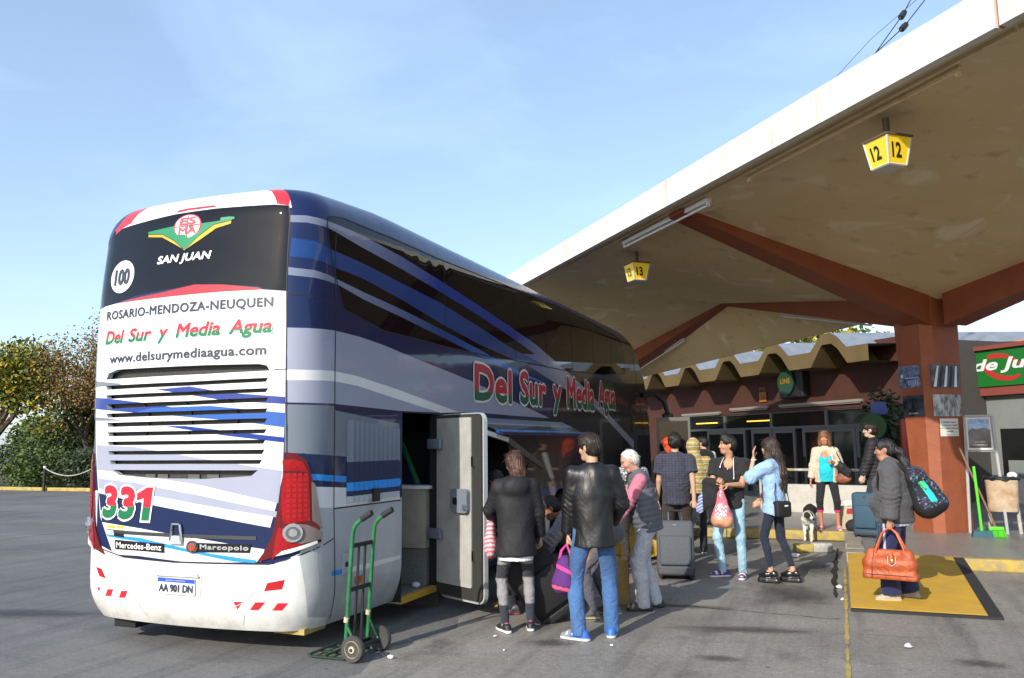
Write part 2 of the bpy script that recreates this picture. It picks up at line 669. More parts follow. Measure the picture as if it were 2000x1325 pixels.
# concrete wheel stop
t = thing('wheel_stop', 'short concrete wheel stop half painted yellow in front of the dog', 'wheel stop', (-0.5, 13.8, 0.004), rad(18))
a = MB()
a.box((-0.14, 0, 0.06), (0.27, 0.18, 0.12), M_YELW, bev=0.015)
a.build('painted_block', t)
a = MB()
a.box((0.14, 0.0, 0.066), (0.29, 0.18, 0.132), M_WHW, bev=0.015)
a.build('bare_block', t)

# litter
M_PAPER = mat('paper', (0.75, 0.75, 0.76), 0.8)
LIT = [(-3.47, 6.02, 'crumpled white paper ball on the ground beside the hand truck wheel', 0.028), (-2.96, 6.98, 'flat white paper scrap nearest the open compartment door', 0.022),
       (-2.70, 6.55, 'tiny white paper crumb on asphalt left of the black sneakers', 0.014), (-1.9, 7.0, 'small white scrap right of the grey trainers', 0.016),
       (-0.08, 9.75, 'white paper bit lying at the lower end of the drain gap', 0.03), (-0.11, 10.5, 'crumpled white wrapper stuck in the dark drain gap', 0.045),
       (-0.72, 13.05, 'torn white wrapper on the floor in front of the wheel stop', 0.07), (0.42, 7.75, 'white torn scrap on the concrete below the yellow ramp plate', 0.045),
       (-0.3, 5.95, 'long white scrap at the bottom edge by the yellow line', 0.05)]
for i, (x, y, lb, s) in enumerate(LIT):
    a = MB()
    rr = random.Random(i)
    a.ball((0, 0, s * 0.35), (s, s * 0.7, s * 0.4), M_PAPER, 4)
    a.v = [(p[0] * rr.uniform(0.7, 1.3), p[1] * rr.uniform(0.7, 1.3), max(0.0, p[2] * rr.uniform(0.6, 1.4))) for p in a.v]
    o = a.build('paper_scrap')
    o.location = (x, y, 0.010 if x < 0.2 else 0.006)
    o.rotation_euler = (0, 0, i * 1.1)
    tag(o, lb, 'litter', 'white litter on the ground')

# ============================================================ CANOPY
CA = Vector((1.62, 15.8, 0))
CB = Vector((-0.655, 0.756, 0)).normalized()
CN = Vector((-0.756, -0.655, 0)).normalized()
def LC(b, n, z):
    p = CA + CB * b + CN * n
    return Vector((p.x, p.y, z))
M_CEIL = mat('ochre_plaster', (0.72, 0.57, 0.335), 0.85, col2=(0.64, 0.49, 0.265), vscale=0.7, bump=0.2, bscale=14)
def _stain_ceiling(m):
    n, l = m.node_tree.nodes, m.node_tree.links
    b = n['Principled BSDF']
    src = b.inputs['Base Color'].links[0].from_socket
    tc = n.new('ShaderNodeTexCoord')
    t = n.new('ShaderNodeTexNoise')
    t.inputs['Scale'].default_value = 0.9
    t.inputs['Detail'].default_value = 8
    t.inputs['Distortion'].default_value = 1.4
    l.new(tc.outputs['Object'], t.inputs['Vector'])
    r = n.new('ShaderNodeMapRange')
    r.inputs['From Min'].default_value = 0.58
    r.inputs['From Max'].default_value = 0.68
    r.inputs['To Max'].default_value = 0.6
    l.new(t.outputs[0], r.inputs[0])
    x = n.new('ShaderNodeMix')
    x.data_type = 'RGBA'
    x.inputs[7].default_value = (0.86, 0.78, 0.60, 1)
    l.new(r.outputs[0], x.inputs[0])
    l.new(src, x.inputs[6])
    t2 = n.new('ShaderNodeTexNoise')
    t2.inputs['Scale'].default_value = 3.2
    t2.inputs['Detail'].default_value = 6
    l.new(tc.outputs['Object'], t2.inputs['Vector'])
    r2 = n.new('ShaderNodeMapRange')
    r2.inputs['From Min'].default_value = 0.60
    r2.inputs['From Max'].default_value = 0.74
    r2.inputs['To Max'].default_value = 0.38
    l.new(t2.outputs[0], r2.inputs[0])
    y = n.new('ShaderNodeMix')
    y.data_type = 'RGBA'
    y.inputs[7].default_value = (0.26, 0.17, 0.075, 1)
    l.new(r2.outputs[0], y.inputs[0])
    l.new(x.outputs[2], y.inputs[6])
    l.new(y.outputs[2], b.inputs['Base Color'])
_stain_ceiling(M_CEIL)
M_FASC = mat('white_fascia', (0.66, 0.64, 0.59), 0.7, var=0.10, vscale=1.6, detail=9.0, bump=0.1, bscale=30)
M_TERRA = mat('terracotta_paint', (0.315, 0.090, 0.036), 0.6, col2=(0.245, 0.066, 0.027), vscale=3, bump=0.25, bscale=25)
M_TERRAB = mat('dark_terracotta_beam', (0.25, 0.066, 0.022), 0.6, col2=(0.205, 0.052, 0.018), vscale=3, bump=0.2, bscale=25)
def _streaks(m):
    n, l = m.node_tree.nodes, m.node_tree.links
    b = n['Principled BSDF']
    src = b.inputs['Base Color'].links[0].from_socket
    tc = n.new('ShaderNodeTexCoord')
    mp = n.new('ShaderNodeMapping')
    mp.inputs['Scale'].default_value = (3.2, 3.2, 0.35)
    t = n.new('ShaderNodeTexNoise')
    t.inputs['Scale'].default_value = 1.6
    t.inputs['Detail'].default_value = 7
    l.new(tc.outputs['Object'], mp.inputs[0])
    l.new(mp.outputs[0], t.inputs['Vector'])
    r = n.new('ShaderNodeMapRange')
    r.inputs['From Min'].default_value = 0.54
    r.inputs['From Max'].default_value = 0.74
    r.inputs['To Max'].default_value = 0.55
    l.new(t.outputs[0], r.inputs[0])
    x = n.new('ShaderNodeMix')
    x.data_type = 'RGBA'
    x.inputs[7].default_value = (0.40, 0.36, 0.29, 1)
    l.new(r.outputs[0], x.inputs[0])
    l.new(src, x.inputs[6])
    l.new(x.outputs[2], b.inputs['Base Color'])
_streaks(M_FASC)
canopy = thing('canopy', 'folded concrete station canopy with white fascia on a terracotta pillar', 'canopy', CA.copy())
EN, EZ = 5.1, 5.40
BAY = 13.2
def bil(p00, p10, p11, p01, nu, nv):
    V, Fc = [], []
    for i in range(nu + 1):
        for j in range(nv + 1):
            u, v = i / nu, j / nv
            V.append(p00 * (1 - u) * (1 - v) + p10 * u * (1 - v) + p11 * u * v + p01 * (1 - u) * v)
    for i in range(nu):
        for j in range(nv):
            a = i * (nv + 1) + j
            Fc.append((a, a + 1, a + nv + 2, a + nv + 1))
    return V, Fc
ce, ro = MB(), MB()
BZ = lambda b: 4.28 - 0.036 * abs(b)
for c0 in (-BAY, 0.0, BAY):
    for sgn in (-1, 1):
        if (c0 < 0 and sgn < 0) or (c0 > 0 and sgn > 0):
            continue
        bm_ = c0 + sgn * BAY / 2
        A0, E0, E5, P5 = LC(c0, 0, 4.1), LC(c0, EN, EZ), LC(bm_, EN, EZ), LC(bm_, -0.3, 5.15)
        B5, B0 = LC(bm_, -1.25, BZ(bm_)), LC(c0, -1.25, BZ(c0))
        for Q4 in ((A0, E0, E5, P5), (A0, P5, B5, B0)):
            V, Fc = bil(*Q4, 8, 8)
            ce.add(V, Fc, M_CEIL)
        up = Vector((0, 0, 0.30))
        V, Fc = bil(A0 + up, LC(c0, EN - 0.02, EZ + 0.34), LC(bm_, EN - 0.02, EZ + 0.34), P5 + up, 6, 6)
        ro.add(V, Fc, M_KERB)
        V, Fc = bil(A0 + up, P5 + up, B5 + up * 0.5, B0 + up * 0.5, 6, 6)
        ro.add(V, Fc, M_KERB)
        ro.add([B5, B5 + up * 0.5, B0 + up * 0.5, B0], [(0, 1, 2, 3)], M_FASC)
ce.build('ceiling', canopy, loc=CA)
ro.build('roof_deck', canopy, loc=CA)
def fas(b0, b1):
    f = MB()
    fr = lambda x, y, d: LC(x, EN + d, EZ + y)
    f.prism([(b0, -0.05), (b1, -0.05), (b1, 0.37), (b0, 0.37)], fr, 0.10, M_FASC)
    f.prism([(b0, -0.055), (b1, -0.055), (b1, 0.0), (b0, 0.0)], lambda x, y, d: LC(x, EN - 0.16 + d, EZ + y), 0.03, M_CEIL)
    f.build('fascia', canopy, loc=CA)
fas(-5.80, BAY + 4)
fas(-12.5, -5.84)
f = MB()
f.prism([(-5.835, -0.04), (-5.805, -0.04), (-5.805, 0.36), (-5.835, 0.36)], lambda x, y, d: LC(x, EN + d, EZ + y), 0.07, M_TERRA)
f.build('expansion_joint', canopy, loc=CA)

def beam(p0, p1, w0, w1, zt0, zt1, zb0, zb1, name='beam'):
    """p0, p1: (b, n); tops follow the ceiling, bottoms fall to the pillar"""
    f = MB()
    a, c = LC(p0[0], p0[1], 0), LC(p1[0], p1[1], 0)
    t = (c - a).normalized()
    s = Vector((-t.y, t.x, 0))
    V = []
    for p, w, zt, zb in ((a, w0, zt0, zb0), (c, w1, zt1, zb1)):
        for q, z in ((-1, zb), (1, zb), (1, zt), (-1, zt)):
            v = p + s * q * w / 2
            V.append((v.x, v.y, z))
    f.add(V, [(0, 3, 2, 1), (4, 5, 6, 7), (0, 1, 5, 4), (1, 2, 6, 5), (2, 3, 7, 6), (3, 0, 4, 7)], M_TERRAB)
    return f.build(name, canopy, loc=CA)
for c0 in (0.0, BAY):
    beam((c0 + 0.12, 0.2), (c0 + 0.2, EN - 0.17), 0.50, 0.40, 4.22, 5.44, 3.66, 5.28)
    for sgn in (-1, 1):
        if c0 > 0 and sgn > 0:
            continue
        beam((c0 + sgn * 0.3, -0.15), (c0 + sgn * BAY / 2, -0.3), 0.50, 0.34, 4.22, 5.2, 3.64, 5.10)
    if c0 == 0:
        beam((0, -0.3), (0, -1.2), 0.5, 0.4, 4.3, 4.35, 3.66, 4.1)
# pillars: tapered, widening upwards, with a chamfered corner and a plinth
def pillar(c0):
    f = MB()
    def ring(z, wl, wr, d0, d1, ch):
        # corner order in (b, n): front corner chamfered
        return [LC(c0 + q[0], q[1], z) for q in ((wr, d0 - ch), (wr + ch, d0), (wl, d0), (wl, d1), (wr, d1))]
    rings = [ring(0.98, 0.44, -0.06, 0.28, -0.40, 0.13), ring(3.64, 0.60, -0.10, 0.30, -0.42, 0.15), ring(4.2, 0.62, -0.12, 0.32, -0.42, 0.15)]
    pl = [ring(PH - 0.02, 0.47, -0.085, 0.305, -0.43, 0.13), ring(0.98, 0.47, -0.085, 0.305, -0.43, 0.13)]
    for rs in (rings, pl):
        V = [p for r in rs for p in r]
        Fc = []
        for i in range(len(rs) - 1):
            for k in range(5):
                k2 = (k + 1) % 5
                Fc.append((i * 5 + k, i * 5 + k2, i * 5 + 5 + k2, i * 5 + 5 + k))
        Fc += [tuple(range(5)), tuple(range((len(rs) - 1) * 5, len(rs) * 5))]
        f.add(V, Fc, M_TERRA)
    return f.build('pillar', canopy, loc=CA)
pillar(0.0)
pillar(BAY)

# lanterns with bay numbers
M_LAN = mat('yellow_acrylic', (0.72, 0.50, 0.02), 0.35, emit=(0.8, 0.55, 0.02, 0.10))
M_LANF = mat('lantern_frame', (0.62, 0.60, 0.54), 0.5)
M_LANT = mat('lantern_cap', (0.10, 0.07, 0.045), 0.7)
M_INK = mat('black_lettering', (0.012, 0.012, 0.014), 0.5)
def lantern(num, b, n, lab):
    p = LC(b, n, 5.03)
    t = thing('bay_lantern', lab, 'lantern', p, 0, 'yellow bay number lanterns')
    wt, wb, h = 0.168, 0.122, 0.31
    pn = MB()
    fm = MB()
    for k in range(4):
        q = k * math.pi / 2
        e = CB * math.cos(q) + CN * math.sin(q)          # outward
        s = Vector((-e.y, e.x, 0))
        V = [s * -wb + e * wb + Vector((0, 0, -h)), s * wb + e * wb + Vector((0, 0, -h)), s * wt + e * wt, s * -wt + e * wt]
        pn.add(V, [(0, 1, 2, 3)], M_LAN)
        upv = (V[3] - V[0]).normalized()
        nr = s.cross(upv).normalized()
        c = (V[0] + V[1]) / 2
        fr = frame(c, s, upv, nr if nr.dot(e) > 0 else -nr)
        add_text(pn, num, fr, (-0.066, 0.075, 0.066, 0.245), M_INK, bold=0.03, d=0.006)
        fm.tube([V[0] + e * 0.004, V[3] + e * 0.004], 0.012, M_LANF, 4)
        fm.tube([V[0], V[1]], 0.014, M_LANF, 4)
    pn.build('number_panel', t)
    fm.box((0, 0, -h - 0.006), (2 * wb - 0.01, 2 * wb - 0.01, 0.012), M_LANF, rot=math.atan2(CB.y, CB.x))
    fm.build('frame', t)
    cp = MB()
    cp.box((0, 0, 0.012), (2 * wt + 0.04, 2 * wt + 0.04, 0.024), M_LANT, rot=math.atan2(CB.y, CB.x))
    cp.tube([(0, 0, 0.02), (0, 0, 0.26)], 0.036, M_LANT, 10)
    cp.build('cap', t)
lantern('12', -3.95, 4.68, 'yellow glass lantern numbered 12 hanging under the canopy')
lantern('13', 2.62, 4.35, 'yellow glass lantern numbered 13 hanging under the canopy')

# fluorescent battens
M_BAT = mat('white_enamel', (0.72, 0.73, 0.72), 0.4)
M_TUBE = mat('lamp_tube', (0.80, 0.82, 0.82), 0.25)
M_BATD = mat('dusty_enamel', (0.40, 0.33, 0.2), 0.6)
def batten(lab, p0, p1, group='fluorescent battens', m=M_BAT, w=0.10, tubes=1):
    p0, p1 = Vector(p0), Vector(p1)
    c = (p0 + p1) / 2
    t = thing('fluorescent_light', lab, 'light fitting', c, 0, group)
    d = (p1 - p0)
    ln = d.length
    d.normalize()
    s = Vector((-d.y, d.x, 0)).normalized()
    u = d.cross(s)
    R = Matrix((d, s, u)).transposed()
    if u.z < 0:
        R = Matrix((d, -s, -u)).transposed()
    a = MB()
    a.box((0, 0, 0), (ln, w, 0.07 if w > .06 else 0.05), m, rot=R, bev=0.008)
    a.build('housing', t)
    up = R @ Vector((0, 0, 1))
    a = MB()
    a.tube([d * (-ln / 2 + 0.05) - up * 0.075 * (w * 10), d * (ln / 2 - 0.05) - up * 0.075 * (w * 10)], 0.019, M_TUBE if m is M_BAT else m, 8)
    for q in (-1, 1):
        a.box(d * q * (ln / 2 - 0.03) - up * 0.06, (0.04, 0.05, 0.06), m, rot=R)
    a.build('tube', t)
batten('long white fluorescent batten under the canopy edge above the bus', LC(2.15, 4.84, 5.30), LC(-0.62, 4.84, 5.30))
batten('dusty ochre tube light fixed under the canopy edge above lantern 12', LC(-1.6, 4.84, 5.355), LC(-5.1, 4.84, 5.355), m=M_CEIL, w=0.045)
batten('white tube light on the beam running left from the pillar head', LC(1.9, -0.42, 4.03), LC(4.6, -0.42, 4.62))
batten('white tube light on the sloping beam just right of the bus front', LC(11.9, -0.42, 3.95), LC(8.9, -0.42, 4.58))

# posters on the pillar
M_PBLUE = mat('night_photo_print', (0.015, 0.03, 0.08), 0.3, col2=(0.25, 0.32, 0.5), vscale=9, detail=2)
M_PDARK = mat('dark_photo_print', (0.008, 0.010, 0.014), 0.3, col2=(0.10, 0.12, 0.15), vscale=5, detail=2)
M_PGREY = mat('grey_photo_print', (0.03, 0.03, 0.03), 0.3, col2=(0.6, 0.6, 0.6), vscale=12, detail=3, stretch=(1, 1, 0.4))
M_PWHITE = mat('white_paper', (0.72, 0.70, 0.66), 0.7)
M_BLUEINK = mat('pale_blue_ink', (0.35, 0.45, 0.75), 0.4)
M_WINK = mat('white_ink', (0.75, 0.75, 0.75), 0.4)
def pframe(left, z):
    k = (z - 0.98) / (3.64 - 0.98)
    if left:      # face whose normal is +n: runs along b
        nn = 0.28 + 0.02 * k
        o = LC(0.0, nn + 0.004, z)
        return frame(o, -CB, Vector((0, 0, 1)), CN)
    o = LC(-0.06 - 0.04 * k - 0.004, 0.0, z)
    return frame(o, -CN, Vector((0, 0, 1)), -CB)
def poster(lab, fr, box, m, deco=None):
    a = MB()
    x0, y0, x1, y1 = box
    a.prism([(x0, y0), (x1, y0), (x1, y1), (x0, y1)], fr, 0.008, m)
    if deco:
        deco(a, lambda x, y, d: fr(x0 + (x1 - x0) * x, y0 + (y1 - y0) * y, d))
    o = a.build('poster', loc=fr((x0 + x1) / 2, y0, 0))
    tag(o, lab, 'poster', 'photo prints on the pillar')
def d_night(a, f):
    for i in range(5):
        q = 0.45 + i * 0.1
        a.add([f(q, 0.1, .011), f(q + 0.05, 0.1, .011), f(q + 0.05, 0.32 + 0.05 * (i % 2), .011), f(q, 0.32, .011)], [(0, 1, 2, 3)], M_BLUEINK)
    a.add([f(0.1, 0.5, .011), f(0.2, 0.46, .011), f(0.22, 0.6, .011), f(0.13, 0.62, .011)], [(0, 1, 2, 3)], M_WINK)
    a.add([f(0.3, 0.42, .011), f(0.95, 0.40, .011), f(0.95, 0.46, .011), f(0.3, 0.47, .011)], [(0, 1, 2, 3)], M_BLUEINK)
def d_tower(a, f):
    a.add([f(0.3, 0.08, .011), f(0.7, 0.08, .011), f(0.56, 0.55, .011), f(0.5, 0.9, .011), f(0.44, 0.55, .011)], [(0, 1, 2, 3, 4)], M_INK)
    a.add([f(0.25, 0.12, .0125), f(0.75, 0.12, .0125), f(0.72, 0.2, .0125), f(0.28, 0.2, .0125)], [(0, 1, 2, 3)], M_PGREY)
def d_bars(a, f):
    for i in range(5):
        a.add([f(0.05 + i * 0.18, 0.05, .011), f(0.15 + i * 0.18, 0.05, .011), f(0.28 + i * 0.16, 0.95, .011), f(0.22 + i * 0.16, 0.95, .011)], [(0, 1, 2, 3)], M_INK if i % 2 else M_WINK)
def d_notice(a, f):
    for i in range(4):
        w = 0.35 + 0.1 * ((i * 7) % 3) if i < 3 else 0.2
        a.add([f(0.5 - w, 0.82 - i * 0.17, .011), f(0.5 + w, 0.82 - i * 0.17, .011), f(0.5 + w, 0.76 - i * 0.17, .011), f(0.5 - w, 0.76 - i * 0.17, .011)], [(0, 1, 2, 3)], M_PGREY)
fl = pframe(True, 2.45)
frr = pframe(False, 2.4)
poster('dark blue night photo print, upper left face of the pillar', fl, (-0.57, 0.16, -0.10, 0.54), M_PBLUE, d_night)
poster('dark print of a lit tower, lower left face of the pillar', pframe(True, 2.0), (-0.52, 0.10, -0.06, 0.47), M_PDARK, d_tower)
poster('black and white print of slanting bars, upper right face of the pillar', frr, (-0.25, 0.18, 0.38, 0.58), M_PDARK, d_bars)
poster('grey crowd photo print on the right face of the pillar', pframe(False, 2.0), (-0.24, 0.10, 0.38, 0.47), M_PGREY)
poster('white typed notice below the prints on the pillar', pframe(False, 1.6), (-0.12, 0.16, 0.28, 0.46), M_PWHITE, d_notice)

# ============================================================ TERMINAL BUILDING
TQ = Vector((0.60, 23.2, 0))
TF = lambda t, z, d=0.0: TQ + CB * t + CN * d + Vector((0, 0, z))     # along the wall, up, towards the bays
M_BROWN = mat('brown_wall', (0.068, 0.020, 0.011), 0.8, col2=(0.05, 0.015, 0.009), vscale=2, bump=0.3, bscale=20)
M_MUST = mat('ochre_fold', (0.135, 0.094, 0.033), 0.85, col2=(0.10, 0.068, 0.022), vscale=1.2, bump=0.2, bscale=14)
M_ALU = mat('grey_aluminium', (0.115, 0.115, 0.11), 0.45, metal=0.3)
M_ZINC = mat('zinc_sheet', (0.24, 0.265, 0.30), 0.55, metal=0.2, var=0.15, vscale=3)
M_GLASS = mat('tinted_glass', (0.012, 0.013, 0.013), 0.06, spec=0.6)
M_INT = mat('dim_interior', (0.05, 0.045, 0.04), 0.9)
M_STRIP = mat('warm_tube', (1, 0.6, 0.1), 0.5, emit=(1.0, 0.55, 0.05, 1.3))
term = thing('terminal_building', 'brown terminal building with a folded ochre roof edge and glass doors', 'building', TQ.copy())
T0, T1 = -1.42, 16.0
a = MB()
a.prism([(T0, 2.56), (T1, 2.56), (T1, 4.25), (T0, 4.25)], lambda x, y, d: TF(x, y, -d), 0.25, M_BROWN)
a.prism([(10.3, PH), (T1, PH), (T1, 2.56), (10.3, 2.56)], lambda x, y, d: TF(x, y, -d), 0.25, M_BROWN)
a.prism([(T0, 0), (T1, 0), (T1, 4.3), (T0, 4.3)], lambda x, y, d: TF(x, y, -6 - d), 0.2, M_INT)
a.prism([(T0, 0), (T0 + .2, 0), (T0 + .2, 4.2), (T0, 4.2)], lambda x, y, d: TF(x, y, -0.3 - d), 5.6, M_INT)
a.prism([(T1 - .2, 0), (T1, 0), (T1, 4.2), (T1 - .2, 4.2)], lambda x, y, d: TF(x, y, -0.3 - d), 5.6, M_BROWN)
a.build('wall', term, loc=TQ)
# folded roof: trapezoid section running along the wall, extruded outwards
def fold_profile(t):
    P = 2.25
    ph = ((t + 0.15) / P) % 1.0
    pts = [(0, 1.0), (0.16, 1.0), (0.36, 0.0), (0.76, 0.0), (0.90, 0.72), (1.0, 1.0)]
    for (x0, y0), (x1, y1) in zip(pts, pts[1:]):
        if x0 <= ph <= x1:
            return y0 + (y1 - y0) * (ph - x0) / (x1 - x0)
    return 1.0
rf = MB()
tp = MB()
N = 260
V, Fc = [], []
Vt, Ft = [], []
for i in range(N + 1):
    t = T0 + (T1 - T0) * i / N
    h = fold_profile(t)
    zl = 3.62 + 0.55 * h
    zt = 4.02 + 0.42 * h
    for d, zz in ((1.05, zl), (1.05, zt)):
        V.append(TF(t, zz, d))
    V.append(TF(t, zl, -0.2))
    Vt.append(TF(t, zt + 0.004, 1.05))
    Vt.append(TF(t, zt + 0.30, -6.2))
for i in range(N):
    q = i * 3
    Fc.append((q, q + 3, q + 4, q + 1))
    Fc.append((q, q + 2, q + 5, q + 3))
    Ft.append((2 * i, 2 * i + 2, 2 * i + 3, 2 * i + 1))
rf.add(V, Fc, M_MUST)
rf.build('roof_edge', term, loc=TQ)
tp.add(Vt, Ft, M_ZINC)
tp.build('roof', term, loc=TQ)
# glazing: transom windows and five door leaves
MUL = [-1.42, -0.75, 1.48, 3.92, 6.39, 8.9, 10.3]
for x0, x1 in zip(MUL, MUL[1:]):
    w = MB()
    w.prism([(x0 + .06, 2.13), (x1 - .06, 2.13), (x1 - .06, 2.53), (x0 + .06, 2.53)], lambda x, y, d: TF(x, y, -0.08 - d), 0.02, M_GLASS)
    win = w.build('transom_window', term, loc=TQ)
    w = MB()
    for (p, q, r, s) in ((x0, 2.06, x1, 2.13), (x0, 2.53, x1, 2.59), (x0, 2.13, x0 + .06, 2.53), (x1 - .06, 2.13, x1, 2.53)):
        w.prism([(p, q), (r, q), (r, s), (p, s)], lambda x, y, d: TF(x, y, -0.03 - d), 0.09, M_ALU)
    w.build('window_frame', win, loc=TQ)
DOORS = [(-0.66, 0.40), (0.42, 1.44), (1.52, 2.54), (2.86, 3.88), (3.96, 4.98), (5.3, 6.34), (6.44, 7.5)]
for x0, x1 in DOORS:
    w = MB()
    w.prism([(x0 + .11, 0.36), (x1 - .11, 0.36), (x1 - .11, 1.94), (x0 + .11, 1.94)], lambda x, y, d: TF(x, y, -0.09 - d), 0.015, M_GLASS)
    dr = w.build('door', term, loc=TQ)
    w = MB()
    for (p, q, r, s) in ((x0, PH, x1, 0.36), (x0, 1.94, x1, 2.06), (x0, 0.36, x0 + .11, 1.94), (x1 - .11, 0.36, x1, 1.94)):
        w.prism([(p, q), (r, q), (r, s), (p, s)], lambda x, y, d: TF(x, y, -0.055 - d), 0.06, M_ALU)
    w.build('door_frame', dr, loc=TQ)
    w = MB()
    w.prism([(x1 - .09, 0.95), (x1 - .03, 0.95), (x1 - .03, 1.25), (x1 - .09, 1.25)], lambda x, y, d: TF(x, y, -0.02 - d), 0.03, M_DARK)
    w.build('door_handle', dr, loc=TQ)
w = MB()
for p, q in ((-1.42, -0.66), (0.40, 0.42), (1.44, 1.52), (2.54, 2.86), (3.88, 3.96), (4.98, 5.3), (6.34, 6.44), (7.5, 10.3)):
    if q - p < 0.2:
        w.prism([(p, PH), (q, PH), (q, 2.06), (p, 2.06)], lambda x, y, d: TF(x, y, -0.07 - d), 0.05, M_ALU)
    else:
        w.prism([(p, PH), (q, PH), (q, 2.06), (p, 2.06)], lambda x, y, d: TF(x, y, -0.12 - d), 0.03, M_GLASS)
w.build('fixed_panel', term, loc=TQ)
for t0, t1, lab in ((8.15, 6.85, 'glowing warm tube seen through the left transom window'), (5.15, 3.98, 'glowing warm tube seen through the transom above the doors')):
    a = MB()
    a.tube([TF(t0, 2.33, -0.05), TF(t1, 2.33, -0.05)], 0.018, M_STRIP, 8)
    tag(a.build('lamp_tube', loc=TF(t0, 2.33, -0.05)), lab, 'lamp', 'warm tubes at the terminal windows')
# wall battens
M_OLDB = mat('old_wall_batten', (0.24, 0.21, 0.18), 0.5)
for t0, t1, z, lab in ((8.9, 6.5, 2.66, 'grey tube light over the doors, beside the bus'), (5.9, 3.9, 2.74, 'grey tube light over the doors, below the number sign'), (3.35, 0.0, 2.74, 'grey tube light over the doors, nearest the pillar')):
    a = MB()
    a.prism([(t1, z - 0.035), (t0, z - 0.035), (t0, z + 0.035), (t1, z + 0.035)], lambda x, y, d: TF(x, y, d), 0.09, M_OLDB)
    a.tube([TF(t1 + .05, z - 0.06, 0.05), TF(t0 - .05, z - 0.06, 0.05)], 0.018, M_OLDB, 8)
    tag(a.build('wall_light', loc=TF(t0, z, 0)), lab, 'light fitting', 'tube lights on the terminal wall')
# round sign in its box and the small number sign
M_SGREEN = mat('sign_green', (0.012, 0.055, 0.025), 0.5)
M_SORANGE = mat('sign_orange', (0.30, 0.13, 0.015), 0.5)
M_SRED = mat('sign_red', (0.40, 0.025, 0.02), 0.5)
t = thing('round_sign', 'round green sign on a black box on the brown wall', 'sign', TF(2.56, 3.2, 0.05))
a = MB()
a.box((0, 0, 0.2), (1.05, 0.42, 0.95), M_INK, rot=math.atan2(CB.y, CB.x), bev=0.05)
a.build('sign_box', t)
a = MB()
fr = frame(CN * 0.24 + CB * 0.12 + Vector((0, 0, 0.22)), -CB, (0, 0, 1), CN)
a.prism([(0.36 * math.cos(k * .2618), 0.40 * math.sin(k * .2618)) for k in range(24)], fr, 0.04, M_SGREEN)
add_text(a, 'LINE', fr, (-0.22, -0.07, 0.22, 0.08), M_SORANGE, bold=0.02, d=0.046)
a.build('sign_face', t)
t = thing('number_sign', 'small yellow sign with red 24 on the brown wall', 'sign', TF(4.16, 2.9, 0.03))
a = MB()
fr = frame(Vector((0, 0, 0)), -CB, (0, 0, 1), CN)
a.prism([(-0.17, 0.0), (0.17, 0.0), (0.17, 0.30), (-0.17, 0.30)], fr, 0.02, M_SORANGE)
add_text(a, '24', fr, (-0.11, 0.05, 0.11, 0.24), M_SRED, bold=0.04, d=0.024)
add_text(a, 'PTA', fr, (-0.15, 0.34, 0.15, 0.45), M_SORANGE, bold=0.03, d=0.01)
a.build('sign_face', t)

# low white wall and painted rail in front of the doors
M_LOW = mat('white_rough_wall', (0.52, 0.50, 0.46), 0.9, var=0.12, vscale=5, bump=0.5, bscale=60)
a = MB()
a.prism([(-1.50, 19.55), (1.3, 18.85), (1.34, 19.03), (-1.46, 19.73)], lambda x, y, d: Vector((x, y, PH + d)), 0.60, M_LOW)
tag(a.build('low_wall', loc=(0, 19.2, PH)), 'low white roughcast wall behind the woman in turquoise', 'wall')
t = thing('hand_rail', 'yellow and white painted hand rail in front of the glass doors', 'rail', (-0.5, 19.9, PH))
a = MB()
for i in range(9):
    x0 = -2.1 + i * 0.36
    a.tube([(x0 + .5, -0.25 * (x0 + .5) * 0.9 + 0.0, 0.90), (x0 + 0.857, -0.25 * (x0 + .857) * 0.9, 0.90)], 0.032, M_YELW if i % 3 else M_WHW, 8)
a.build('rail_bar', t)
for x0 in (-1.3, 1.5):
    a = MB()
    a.tube([(x0, -0.225 * x0, 0), (x0, -0.225 * x0, 0.88)], 0.03, M_WHW, 8)
    a.build('post', t)

# ============================================================ SHOP on the right
KQ = Vector((3.75, 23.52, 0))
KF = lambda t, z, d=0.0: KQ + CB * t + CN * d + Vector((0, 0, z))
M_KGREY = mat('grey_shop_wall', (0.19, 0.205, 0.195), 0.8, var=0.08, vscale=2)
M_KRED = mat('red_shop_trim', (0.20, 0.045, 0.03), 0.8)
M_KROOF = mat('orange_roof_tile', (0.50, 0.20, 0.10), 0.8, var=0.1)
M_SIGNG = mat('green_sign_board', (0.010, 0.135, 0.018), 0.4)
M_CHROME = mat('silver_letter', (0.62, 0.63, 0.62), 0.35)
shop = thing('shop_building', 'grey walled shop with a red roof edge behind the pillar', 'shop', KQ.copy())
a = MB()
a.prism([(-8, 0), (2.9, 0), (2.9, 2.96), (-8, 2.96)], lambda x, y, d: KF(x, y, -d), 0.2, M_KGREY)
a.build('wall', shop, loc=KQ)
a = MB()
a.prism([(-8, 2.78), (3.1, 2.78), (3.1, 2.99), (-8, 2.99)], lambda x, y, d: KF(x, y, 0.02 + d), 0.16, M_KRED)
a.prism([(-8, 3.92), (3.1, 3.92), (3.1, 4.02), (-8, 4.02)], lambda x, y, d: KF(x, y, -0.1 + d), 0.4, M_KRED)
a.build('trim', shop, loc=KQ)
a = MB()
a.add([KF(-8, 4.03, -0.4), KF(3.1, 4.03, -0.4), KF(3.1, 4.9, -5), KF(-8, 4.9, -5)], [(0, 1, 2, 3)], M_KROOF)
a.prism([(-8, 2.9), (3.1, 2.9), (3.1, 4.02), (-8, 4.02)], lambda x, y, d: KF(x, y, -0.3 - d), 0.2, M_KRED)
a.build('roof', shop, loc=KQ)
a = MB()
